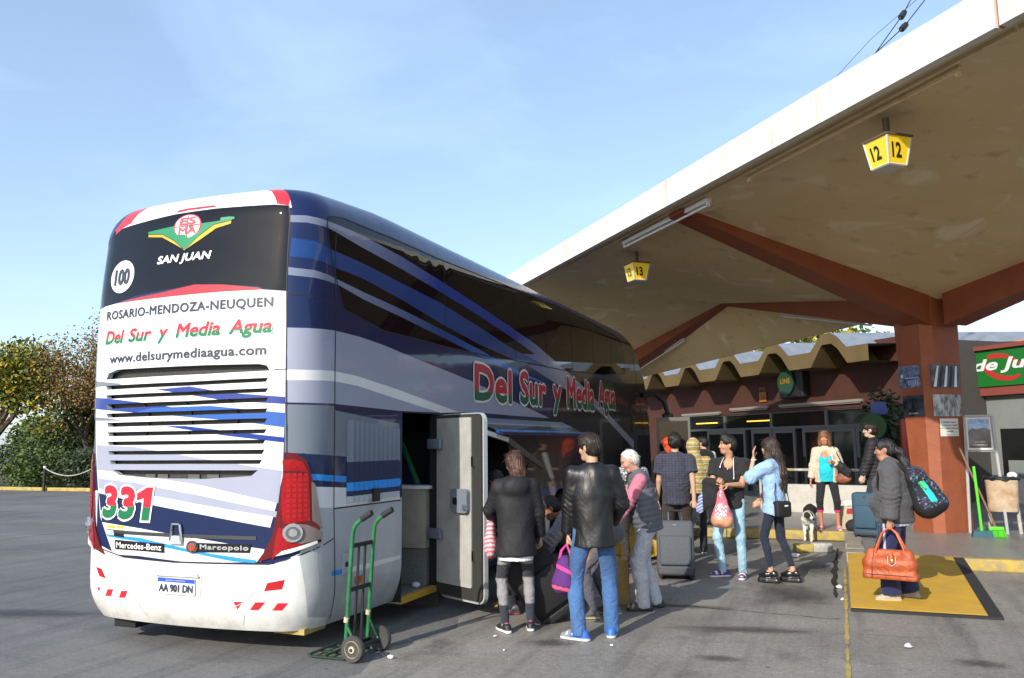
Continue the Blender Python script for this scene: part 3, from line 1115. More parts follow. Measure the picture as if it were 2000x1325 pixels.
a.prism([(-3.2, 0.15), (0.05, 0.15), (0.05, 1.95), (-3.2, 1.95)], lambda x, y, d: KF(x, y, 0.004 + d), 0.02, M_GLASS)
a.build('window', shop, loc=KQ)
a = MB()
a.prism([(-3.2, 0.75), (-0.15, 0.75), (-0.15, 1.18), (-3.2, 1.18)], lambda x, y, d: KF(x, y, 0.03 + d), 0.05, M_KGREY)
a.prism([(-3.2, PH), (-0.15, PH), (-0.15, 0.75), (-3.2, 0.75)], lambda x, y, d: KF(x, y, 0.03 + d), 0.04, M_LOW)
a.build('counter_panel', shop, loc=KQ)
t = thing('shop_sign', 'long green shop sign with silver letters and a red swoosh', 'sign', KF(0, 3.0, 0.1))
fr = frame(Vector((0, 0, 0)), -CB, (0, 0, 1), CN)
a = MB()
a.prism([(-3.0, 0.0), (6.5, 0.0), (6.5, 0.92), (-3.0, 0.92)], fr, 0.12, M_SIGNG)
a.build('sign_board', t)
a = MB()
for i in range(40):      # swoosh ring
    q0, q1 = 0.35 + i * 0.139, 0.35 + (i + 1) * 0.139
    if 2.55 < q0 < 2.9:
        continue
    w0 = 0.02 + 0.055 * abs(math.sin((q0 - 0.35) / 2))
    w1 = 0.02 + 0.055 * abs(math.sin((q1 - 0.35) / 2))
    P = []
    for q, w in ((q0, w0), (q1, w1)):
        for s in (-1, 1):
            rx, ry = 0.52 + s * w, 0.27 + s * w
            x, y = rx * math.cos(q), ry * math.sin(q)
            P.append(fr(0.34 + x * math.cos(-.25) - y * math.sin(-.25), 0.46 + x * math.sin(-.25) + y * math.cos(-.25), 0.126))
    a.add(P, [(0, 1, 3, 2)], M_SRED)
a.build('swoosh', t)
a = MB()
add_text(a, 'de Ju', fr, (-0.50, 0.31, 0.98, 0.69), M_CHROME, bold=0.03, shear=0.25, d=0.135)
a.build('lettering', t)

# dark planted bush with coloured boards between terminal and shop
M_LEAFD = mat('dark_leaf', (0.028, 0.05, 0.018), 0.6, var=0.4, vscale=3)
M_BLU = mat('blue_board', (0.03, 0.07, 0.22), 0.5)
M_GRN = mat('bright_green_board', (0.012, 0.06, 0.008), 0.6)
def leaf_blob(mb, c, r, n, size, m, rng, squash=1.0):
    for _ in range(n):
        d = Vector((rng.gauss(0, 1), rng.gauss(0, 1), rng.gauss(0, 1))).normalized()
        p = Vector(c) + Vector((d.x * r[0], d.y * r[1], d.z * r[2])) * (rng.random() ** 0.45)
        t = Vector((rng.gauss(0, 1), rng.gauss(0, 1), rng.gauss(0, 0.7))).normalized()
        u = t.orthogonal().normalized()
        q = rng.uniform(0, 6.28)
        u = (u * math.cos(q) + t.cross(u) * math.sin(q))
        s = size * rng.uniform(0.6, 1.4)
        mb.add([p - t * s, p + u * s * .5, p + t * s, p - u * s * .5], [(0, 1, 2, 3)], m)
rg = random.Random(3)
t = thing('potted_tree', 'dark leafy potted tree in the shade beside the pillar', 'plant', (1.0, 21.6, PH))
a = MB()
leaf_blob(a, (0, 0, 1.7), (0.55, 0.5, 1.15), 1300, 0.075, M_LEAFD, rg)
a.build('crown', t)
a = MB()
a.tube([(0, 0, 0.3), (0.02, 0, 1.8)], [0.05, 0.02], M_TERRAB, 7)
a.build('trunk', t)
a = MB()
a.lathe([(0.18, 0), (0.26, 0.42), (0.28, 0.42), (0.28, 0.46), (0.22, 0.46)], M_TERRA, 16)
a.build('pot', t)
a = MB()
a.prism([(0.28 * math.cos(k * .3307), 0.30 * math.sin(k * .3307)) for k in range(19)], frame((0.72, 20.9, 2.02), (1, 0, 0), (0, 0, 1), (0, -1, 0)), 0.06, M_GRN)
tag(a.build('round_board', loc=(0.72, 20.9, 1.7)), 'bright green round board half hidden by the potted tree', 'board')
a = MB()
a.box((0.86, 21.0, 2.44), (0.34, 0.06, 0.3), M_BLU, bev=0.01)
tag(a.build('square_board', loc=(0.86, 21.0, 2.3)), 'small blue board above the green round board', 'board')
a = MB()
a.box((1.42, 20.9, 1.62), (0.30, 0.3, 1.1), mat('red_machine', (0.30, 0.015, 0.015), 0.4), bev=0.05)
a.box((1.42, 20.9, 0.6), (0.4, 0.36, 0.9), M_INK, bev=0.03)
tag(a.build('vending_machine', loc=(1.42, 20.9, PH)), 'narrow red vending machine in the shade beside the pillar', 'vending machine')

# advert stand, bin, mop and broom to the right of the pillar
M_STEEL = mat('grey_steel_tube', (0.45, 0.46, 0.46), 0.45, metal=0.2)
M_BIN = mat('stained_cream_bin', (0.56, 0.48, 0.36), 0.6, col2=(0.34, 0.20, 0.10), vscale=5, detail=8)
t = thing('advert_stand', 'tall grey tube stand with a framed mountain poster', 'stand', (2.20, 15.85, PH), rad(-8))
a = MB()
for s in (-1, 1):
    a.tube([(s * 0.20 - 0.02, 0.0, 1.94), (s * 0.27, 0, 0.0)], 0.026, M_STEEL, 8)
    a.tube([(s * 0.20 - 0.02, 0.02, 1.9), (s * 0.27, 0.55, 0.0)], 0.022, M_STEEL, 8)
a.tube([(-0.22, 0, 1.94), (0.18, 0, 1.94)], 0.026, M_STEEL, 8)
a.tube([(-0.23, 0, 1.36), (0.22, 0, 1.36)], 0.02, M_STEEL, 8)
a.build('frame', t)
a = MB()
fr = frame((-0.02, -0.035, 1.38), (1, 0, 0), (0, 0, 1), (0, -1, 0))
a.prism([(-0.19, 0), (0.19, 0), (0.17, 0.54), (-0.19, 0.54)], fr, 0.02, M_PWHITE)
mt = mat('mountain_print', (0.03, 0.20, 0.55), 0.35, col2=(0.55, 0.68, 0.8), vscale=6)
a.prism([(-0.165, 0.30), (0.155, 0.30), (0.15, 0.515), (-0.165, 0.515)], fr, 0.024, mt)
a.add([fr(-0.165, 0.03, .027), fr(0.16, 0.03, .027), fr(0.16, 0.33, .027), fr(0.06, 0.37, .027), fr(-0.03, 0.34, .027), fr(-0.10, 0.36, .027), fr(-0.165, 0.31, .027)], [tuple(range(7))], M_PDARK)
for i, w in enumerate((0.09, 0.11)):
    a.add([fr(-w, 0.12 - i * .05, .03), fr(w, 0.12 - i * .05, .03), fr(w, 0.145 - i * .05, .03), fr(-w, 0.145 - i * .05, .03)], [(0, 1, 2, 3)], M_PGREY)
a.build('poster_panel', t)
t = thing('litter_bin', 'rust stained cream litter bin with a black liner on steel legs', 'bin', (2.46, 15.95, PH), rad(-10))
a = MB()
pr = []
for z, rx, ry in ((0.36, 0.21, 0.15), (0.40, 0.225, 0.16), (0.85, 0.245, 0.18), (0.88, 0.25, 0.185)):
    pr.append((z, rx, ry))
V, Fc = [], []
for z, rx, ry in pr:
    for k in range(24):
        q = 2 * math.pi * k / 24
        c, s = math.cos(q), math.sin(q)
        V.append((rx * abs(c) ** 0.5 * (1 if c > 0 else -1), ry * abs(s) ** 0.5 * (1 if s > 0 else -1), z))
for i in range(len(pr) - 1):
    for k in range(24):
        Fc.append((i * 24 + k, i * 24 + (k + 1) % 24, i * 24 + 24 + (k + 1) % 24, i * 24 + 24 + k))
Fc.append(tuple(range(24)))
a.add(V, Fc, M_BIN, True)
a.build('bin_body', t)
a = MB()
a.tube([(0.25 * math.cos(k * .2618) * 1.02, 0.185 * math.sin(k * .2618) * 1.05, 0.90 + 0.02 * math.sin(k * 1.9)) for k in range(24)], 0.03, mat('black_bag', (0.01, 0.01, 0.01), 0.3), 6, closed=True)
a.ball((0.16, 0, 0.95), (0.08, 0.06, 0.06), M_PAPER, 6)
a.ball((-0.02, 0, 0.90), (0.2, 0.14, 0.04), MATS['black_bag'], 8)
a.build('liner', t)
for s in (-1, 1):
    a = MB()
    a.tube([(s * 0.2, 0, 0.42), (s * 0.22, 0, 0.0)], 0.03, M_WHW, 8)
    a.build('leg', t)
M_LIME = mat('lime_plastic', (0.10, 0.62, 0.03), 0.4)
M_TEAL = mat('teal_plastic', (0.02, 0.10, 0.13), 0.5)
M_WOOD = mat('wooden_handle', (0.22, 0.12, 0.07), 0.6)
t = thing('dustpan', 'dark teal long handled dustpan with a lime green stick', 'dustpan', (2.00, 15.25, PH), 0)
a = MB()
a.tube([(-0.02, 0.03, 1.12), (0.02, 0.0, 0.10)], 0.022, M_LIME, 8)
a.build('handle', t)
a = MB()
a.prism([(-0.15, 0.0), (0.15, 0.0), (0.13, 0.10), (-0.13, 0.10)], frame((0.03, -0.06, 0.0), (1, 0, 0), (0, 0, 1), (0, 1, 0)), 0.2, M_TEAL)
a.build('pan', t)
t = thing('broom', 'broom with lime green bristles and a brown stick leaning on the pillar', 'broom', (2.24, 15.35, PH), 0)
a = MB()
a.tube([(0, 0, 0.13), (-0.42, 0.12, 1.42)], 0.016, M_WOOD, 8)
a.build('handle', t)
a = MB()
a.box((0, 0, 0.13), (0.22, 0.07, 0.06), M_LIME, bev=0.015)
rb = random.Random(5)
for i in range(130):
    x, y = rb.uniform(-0.10, 0.10), rb.uniform(-0.03, 0.03)
    a.tube([(x, y, 0.12), (x * 1.45, y * 1.5, 0.0)], 0.006, M_LIME, 3, cap=False)
a.build('bristles', t)

# ============================================================ OVERHEAD WIRES (upper right)
def wire(lab, pts, r=0.012, ins=()):
    t = thing('overhead_wire', lab, 'wire', pts[0], 0, 'overhead wires')
    o = Vector(pts[0])
    a = MB()
    a.tube([Vector(p) - o for p in pts], r, M_INK, 5)
    a.build('cable', t)
    for p, d in ins:
        p, d = Vector(p), Vector(d).normalized()
        q = MB()
        R = d.to_track_quat('Z', 'Y').to_matrix()
        q.lathe([(0.012, -0.13), (0.03, -0.11), (0.03, -0.09), (0.055, -0.08), (0.06, 0.0), (0.05, 0.08), (0.025, 0.10), (0.012, 0.14)], M_INK, 12, R.to_4x4())
        ob = q.build('insulator', t)
        ob.location = p - o
WA, WB_, WC_ = Vector((0.89, 15.54, 8.55)), Vector((1.52, 16.12, 9.58)), Vector((1.49, 15.76, 9.17))
wire('thin overhead wire carrying the upper brown insulator', [WA, WB_, Vector((1.91, 16.37, 10.34))], 0.010, [(WB_, Vector((1.91, 16.37, 10.34)) - WA)])
wire('thin overhead wire carrying the lower brown insulator', [Vector((0.93, 15.33, 8.54)), WC_, Vector((2.14, 16.24, 10.11))], 0.010, [(WC_, Vector((2.14, 16.24, 10.11)) - Vector((0.93, 15.33, 8.54)))])
wire('faint overhead wire with no insulator above the canopy', [Vector((0.19, 16.61, 8.66)), Vector((0.97, 16.58, 9.42)), Vector((2.44, 16.46, 10.47))], 0.005)

# ============================================================ TREES AND YARD EDGE
M_BARK = mat('tree_bark', (0.07, 0.05, 0.038), 0.9, var=0.3, vscale=8, bump=0.5, bscale=20)
M_LYEL = mat('yellow_leaf', (0.36, 0.27, 0.015), 0.6, var=0.3, vscale=1.5)
M_LGRN = mat('green_leaf', (0.062, 0.105, 0.014), 0.6, var=0.35, vscale=1.5)
M_LLIM = mat('lime_leaf', (0.17, 0.19, 0.018), 0.6, var=0.3, vscale=1.5)
M_LBRN = mat('brown_leaf', (0.19, 0.095, 0.033), 0.7, var=0.35, vscale=1.5)
M_LOCH = mat('ochre_leaf', (0.20, 0.135, 0.025), 0.7, var=0.3, vscale=1.5)

def grow(mb, rng, p, d, ln, r, depth, tips, spread=0.5, gravity=0.0, mats=M_BARK):
    q = p
    n = 3
    pts, rs = [p], [r]
    for i in range(n):
        d = (d + Vector((rng.gauss(0, .12), rng.gauss(0, .12), rng.gauss(0, .08) + gravity))).normalized()
        q = q + d * ln / n
        pts.append(q)
        rs.append(r * (1 - 0.4 * (i + 1) / n))
    mb.tube(pts, rs, mats, 6 if depth > 1 else 4, cap=False)
    if depth <= 0:
        tips.append(q)
        return
    for _ in range(rng.choice((2, 3, 3))):
        nd = (d + Vector((rng.gauss(0, spread), rng.gauss(0, spread), rng.gauss(0, spread * .6) + .12))).normalized()
        grow(mb, rng, q, nd, ln * rng.uniform(.62, .85), r * 0.58, depth - 1, tips, spread, gravity, mats)
    if depth <= 2:
        tips.append(q)

def tree(name, lab, loc, trunks, h0, r0, depth, leafsets, cl_r, per, size, seed, group=None, spread=0.5):
    rng = random.Random(seed)
    t = thing(name, lab, 'tree', loc, 0, group)
    tr = MB()
    tips = []
    for (x, y, dx, dy) in trunks:
        grow(tr, rng, Vector((x, y, 0)), Vector((dx, dy, 1)).normalized(), h0, r0, depth, tips, spread)
    tr.build('trunk', t)
    cr = MB()
    for p in tips:
        for _ in range(per):
            o = Vector([max(-1.5, min(1.5, rng.gauss(0, 1))) * cl_r for _k in range(3)])
            q = p + o
            m = rng.choices([ls[0] for ls in leafsets], [ls[1] for ls in leafsets])[0]
            s = size * rng.uniform(.6, 1.4)
            tt = Vector((rng.gauss(0, 1), rng.gauss(0, 1), rng.gauss(-.3, .8))).normalized()
            u = tt.orthogonal().normalized()
            a2 = rng.uniform(0, 6.28)
            u = u * math.cos(a2) + tt.cross(u) * math.sin(a2)
            cr.add([q - tt * s, q + u * s * .55, q + tt * s, q - u * s * .55], [(0, 1, 2, 3)], m)
    cr.build('crown', t)
    return t
tree('autumn_tree', 'yellow green leafy tree at the left edge with a leaning trunk', (-36.2, 25.6, 0), [(0.0, 0, -.35, 0), (0.1, 0, .1, .1)], 2.15, 0.30, 4, [(M_LYEL, 3), (M_LLIM, 4), (M_LGRN, 4)], 0.66, 110, 0.10, 11, 'trees beyond the yard', 0.45)
tree('autumn_tree', 'thin brown half bare tree between the yellow tree and the bus', (-31.8, 28.4, 0), [(0, 0, .25, .1), (0.5, .3, .4, 0), (-.5, .2, -.15, 0), (.2, .6, .05, .1)], 2.25, 0.17, 4, [(M_LBRN, 4), (M_LOCH, 3), (M_LGRN, 1)], 0.5, 55, 0.06, 23, 'trees beyond the yard', 0.40)
tree('leafy_tree', 'dense dark green and yellow tree behind the half bare tree', (-36.5, 32.0, 0), [(0, 0, .1, 0), (0.6, 0, .3, 0)], 1.6, 0.25, 4, [(M_LGRN, 6), (M_LOCH, 2), (M_LLIM, 1)], 0.66, 90, 0.105, 31, 'trees beyond the yard', 0.45)
tree('leafy_tree', 'low ochre tree close behind the bus tail lamp', (-31.5, 33.0, 0), [(0, 0, .1, 0)], 1.2, 0.16, 4, [(M_LBRN, 4), (M_LOCH, 4), (M_LYEL, 2)], 0.55, 75, 0.09, 37, 'trees beyond the yard', 0.45)
for i, (x, y, w, h, lab) in enumerate(((-31.6, 25.4, 1.6, 1.8, 'rounded dark green shrub beside the chain post'), (-28.9, 25.4, 1.5, 1.7, 'rounded dark green shrub next to the bus tail'), (-34.2, 26.6, 1.5, 2.3, 'taller loose green shrub under the half bare tree'), (-26.6, 26.2, 1.6, 1.8, 'green shrub mostly hidden by the bus tail'))):
    a = MB()
    rg = random.Random(40 + i)
    leaf_blob(a, (0, 0, h * .5), (w, w * .8, h * .55), 3200, 0.075, M_LGRN if i != 1 else M_LEAFD, rg)
    leaf_blob(a, (0.1, -.2, h * .55), (w * .9, w * .7, h * .5), 900, 0.07, M_LEAFD, rg)
    t = thing('shrub', lab, 'shrub', (x, y, 0), 0, 'shrubs along the yard edge')
    a.build('foliage', t)
    a = MB()
    for q in range(4):
        a.tube([(0.06 * q - .1, 0, 0), (0.2 * q - .3, 0.1 * q - .2, h * .6)], 0.02, M_BARK, 5)
    a.build('stem', t)
mb = MB()
mb.box((-38, 24.3, 0.07), (50, 0.2, 0.14), M_YELW, bev=0.02)
struct(mb.build('yard_kerb'))
sheet('verge', [(-110, 24.4), (-14, 24.4), (-14, 70), (-110, 70)], 0.05, mat('dry_grass', (0.10, 0.085, 0.04), 0.95, col2=(0.06, 0.08, 0.025), vscale=3))
t = thing('chain_fence', 'short dark post with a sagging rope at the yard edge', 'fence', (-29.9, 24.1, 0))
for x in (0.0, 2.6, 5.2):
    a = MB()
    a.tube([(x, 0, 0), (x, 0, 0.92)], 0.055, M_INK, 8)
    a.tube([(x, 0, 0.92), (x, 0, 1.0)], 0.06, M_PWHITE, 8)
    a.build('post', t)
a = MB()
for x in (0.0, 2.6):
    a.tube([(x + 2.6 * i / 12, 0, 0.92 - 0.30 * (1 - ((i - 6) / 6.0) ** 2)) for i in range(13)], 0.02, M_WHW, 6)
a.build('rope', t)
for i, (x, y, rx, rz_, lab) in enumerate(((-41.5, 33.5, 3.4, 2.3, 'big dark bush filling the gap behind the yellow tree'), (-37.0, 35.0, 3.2, 2.4, 'big dark bush behind the stems of the half bare tree'), (-33.0, 36.5, 3.2, 2.2, 'big olive bush just left of the bus tail'), (-46.0, 38.0, 4.0, 2.6, 'big dark bush at the far left edge of the yard'))):
    t = thing('bush', lab, 'bush', (x, y, 0), 0, 'bushes beyond the yard')
    a = MB()
    rg = random.Random(70 + i)
    for k in range(7):
        leaf_blob(a, (rg.uniform(-rx, rx) * .6, rg.uniform(-1, 1), rz_ * rg.uniform(.45, 1.15)), (rx * .5, 1.4, rz_ * .5), 750, 0.13, (M_LEAFD, M_LGRN, M_LEAFD, M_LBRN, M_LGRN, M_LEAFD, M_LLIM)[(k + i) % 7], rg)
    a.build('foliage', t)
    a = MB()
    for q in range(4):
        a.tube([(q * .5 - .8, 0, 0), (q * .7 - 1.1, 0, rz_)], [.09, .04], M_BARK, 5)
    a.build('stem', t)
# houses glimpsed through the trees
M_HWALL = mat('house_white', (0.62, 0.60, 0.56), 0.9, var=0.05)
def house(lab, x, y, w, d, h, mw, mr):
    t = thing('house', lab, 'house', (x, y, 0), 0, 'houses behind the trees')
    a = MB()
    a.box((0, 0, h / 2), (w, d, h), mw)
    a.build('wall', t)
    a = MB()
    a.add([(-w / 2 - .3, -d / 2 - .3, h), (w / 2 + .3, -d / 2 - .3, h), (w / 2 + .3, d / 2 + .3, h), (-w / 2 - .3, d / 2 + .3, h), (-w / 2, 0, h + 1.2), (w / 2, 0, h + 1.2)], [(0, 1, 5, 4), (2, 3, 4, 5), (1, 2, 5), (3, 0, 4), (0, 3, 2, 1)], mr)
    a.build('roof', t)
    for q in range(int(w // 3)):
        b2 = MB()
        b2.box((-w / 2 + 1.5 + q * 3, -d / 2 - .01, h * .5), (1.1, 0.06, 1.1), M_GLASS)
        b2.build('window', t)
house('low white house glimpsed through the trees beyond the shrubs', -52, 47, 8, 7, 2.3, M_HWALL, mat('grey_roof', (0.3, 0.28, 0.27), 0.8))
house('low brick house glimpsed at the left edge behind the yellow tree', -62, 39, 8, 7, 2.4, mat('orange_brick', (0.42, 0.17, 0.09), 0.9, var=0.2, vscale=4), M_HWALL)
a = MB()
a.box((-37.2, 24.9, 0.25), (3.0, 0.5, 0.40), M_KERB, bev=0.06)
tag(a.build('stone_bench', loc=(-37.2, 24.9, 0)), 'low pale stone block by the kerb under the yellow tree', 'bench')
tree('leafy_tree', 'broad dark green tree far behind the half bare tree', (-40.0, 40.0, 0), [(0, 0, 0, 0), (1.5, 0, .2, 0)], 1.8, 0.25, 4, [(M_LGRN, 6), (M_LEAFD, 3), (M_LLIM, 1)], 0.85, 80, 0.13, 41, 'trees beyond the yard', 0.5)
# trees behind the terminal roof
tree('autumn_tree', 'yellow green tree rising behind the terminal roof next to the pillar', (-2.0, 42, 0), [(0, 0, 0, 0)], 2.6, 0.25, 4, [(M_LYEL, 3), (M_LLIM, 3), (M_LGRN, 3)], 0.7, 26, 0.17, 51, 'trees behind the terminal')
tree('leafy_tree', 'olive tree rising behind the terminal roof further from the pillar', (-8.5, 46, 0), [(0, 0, 0, 0)], 2.5, 0.25, 4, [(M_LOCH, 2), (M_LGRN, 5)], 0.7, 22, 0.17, 57, 'trees behind the terminal')
# ============================================================ BUS
XR, BW, Y0, BL = -4.07, 1.27, 5.52, 13.95
XC = XR - BW
def plan_curve():
    w, rc, b = BW, 0.32, 0.09
    pts = []
    for t in np.linspace(0, 1, 30):
        x = t * (w - rc)
        pts.append((x, b * (x / (w - rc)) ** 2))
    s = 2 * b / (w - rc)
    p0, p3 = np.array([w - rc, b]), np.array([w, b + .40])
    p1, p2 = p0 + np.array([1, s]) * .18, p3 - np.array([0, .23])
    for t in np.linspace(0, 1, 30)[1:]:
        pts.append(tuple((1 - t) ** 3 * p0 + 3 * (1 - t) ** 2 * t * p1 + 3 * (1 - t) * t * t * p2 + t ** 3 * p3))
    for y in np.linspace(b + .40, BL - .7, 60)[1:]:
        pts.append((w, y))
    for t in np.linspace(0, 1, 24)[1:]:
        a = t * np.pi / 2
        pts.append((w - .7 * (1 - np.cos(a)), BL - .7 + .7 * np.sin(a)))
    pts.append((0, BL + .12))
    P = np.array(pts)
    return P, np.r_[0, np.cumsum(np.hypot(*np.diff(P, axis=0).T))]
PC, PLN = plan_curve()
UMAX = PLN[-1]
def S(u, v):
    """bus skin: u runs round the body from the middle of the rear, v is height (then over the roof edge)"""
    u, v = np.asarray(u, float), np.asarray(v, float)
    au = np.abs(u)
    x, y = np.interp(au, PLN, PC[:, 0]) * np.sign(u), np.interp(au, PLN, PC[:, 1])
    a = np.clip((v - 3.65) / .6, 0, 1) * np.pi / 2
    z = np.where(v < 3.65, v, 3.65 + (.45 - .12 * np.clip(1 - y / 1.6, 0, 1)) * np.sin(a))
    d = .03 * np.clip(v - 2.7, 0, .9) + .32 * (1 - np.cos(a)) * (v > 3.65) + .10 * np.clip((.55 - v) / .35, 0, 1) ** 2
    wr = np.clip(1 - y / .9, 0, 1)
    ry = .05 * np.clip((v - 2.9) / .7, 0, 1) ** 2 + .17 * (1 - np.cos(a)) * (v > 3.65) + .07 * np.clip((2.4 - v) / 1.8, 0, 1) + .10 * np.clip((.5 - v) / .3, 0, 1) ** 2
    wf = np.clip((y - (BL - 2.85)) / 2.6, 0, 1)
    lean = np.interp(v, [0, 1.5, 2.6, 3.2, 3.65, 3.95, 4.25], [0, 0, .15, .6, 1.3, 2.1, 3.2])
    return np.stack([XC + x * (1 - d / BW), Y0 + y + ry * wr - lean * wf, z], -1)
def SN(u, v, d=0.0):
    e = 1e-3
    P = S(u, v)
    n = np.cross(S(u + e, v) - S(u - e, v), S(u, v + e) - S(u, v - e))
    n /= np.linalg.norm(n, axis=-1, keepdims=True) + 1e-12
    return P + n * d
def bfr(x, y, d):
    p = SN(x, y, d)
    return Vector((float(p[0]), float(p[1]), float(p[2])))

def paint(name, c, r=0.16, coat=1.0, metal=0.0):
    return mat('bus_' + name, c, r + 0.1, metal, coat * 0.55, spec=0.22, var=0.05, vscale=1.2, detail=9.0)
BM = {
    'base': paint('navy_blue', (0.007, 0.016, 0.075), 0.2), 'dark': paint('near_black_navy', (0.006, 0.007, 0.016), 0.15),
    'lavender': paint('lavender_grey', (0.33, 0.35, 0.45), 0.25, 0.6), 'white': paint('white', (0.74, 0.75, 0.745), 0.3, 0.6),
    'panel': paint('pale_panel', (0.44, 0.47, 0.49), 0.3, 0.5), 'grey': paint('blue_grey', (0.17, 0.20, 0.24), 0.25, 0.6),
    'navy': paint('deep_navy', (0.012, 0.022, 0.075), 0.2), 'cyan': paint('cyan', (0.03, 0.28, 0.75), 0.3, 0.5),
    'silver': paint('silver', (0.21, 0.235, 0.33), 0.2, 0.8), 'blue': paint('royal_blue', (0.012, 0.045, 0.27), 0.2),
    'blue2': paint('bright_blue', (0.04, 0.12, 0.42), 0.25, 0.6), 'midblue': paint('mid_blue', (0.010, 0.05, 0.20), 0.2),
    'glass': mat('bus_tinted_glass', (0.005, 0.0055, 0.008), 0.03, spec=0.34), 'red': mat('bus_red_reflector', (0.72, 0.02, 0.03), 0.25, coat=0.5),
    'redlamp': mat('bus_red_lens', (0.42, 0.008, 0.012), 0.12, coat=1.0), 'bumper': paint('bumper_white', (0.72, 0.72, 0.69), 0.35, 0.4),
}
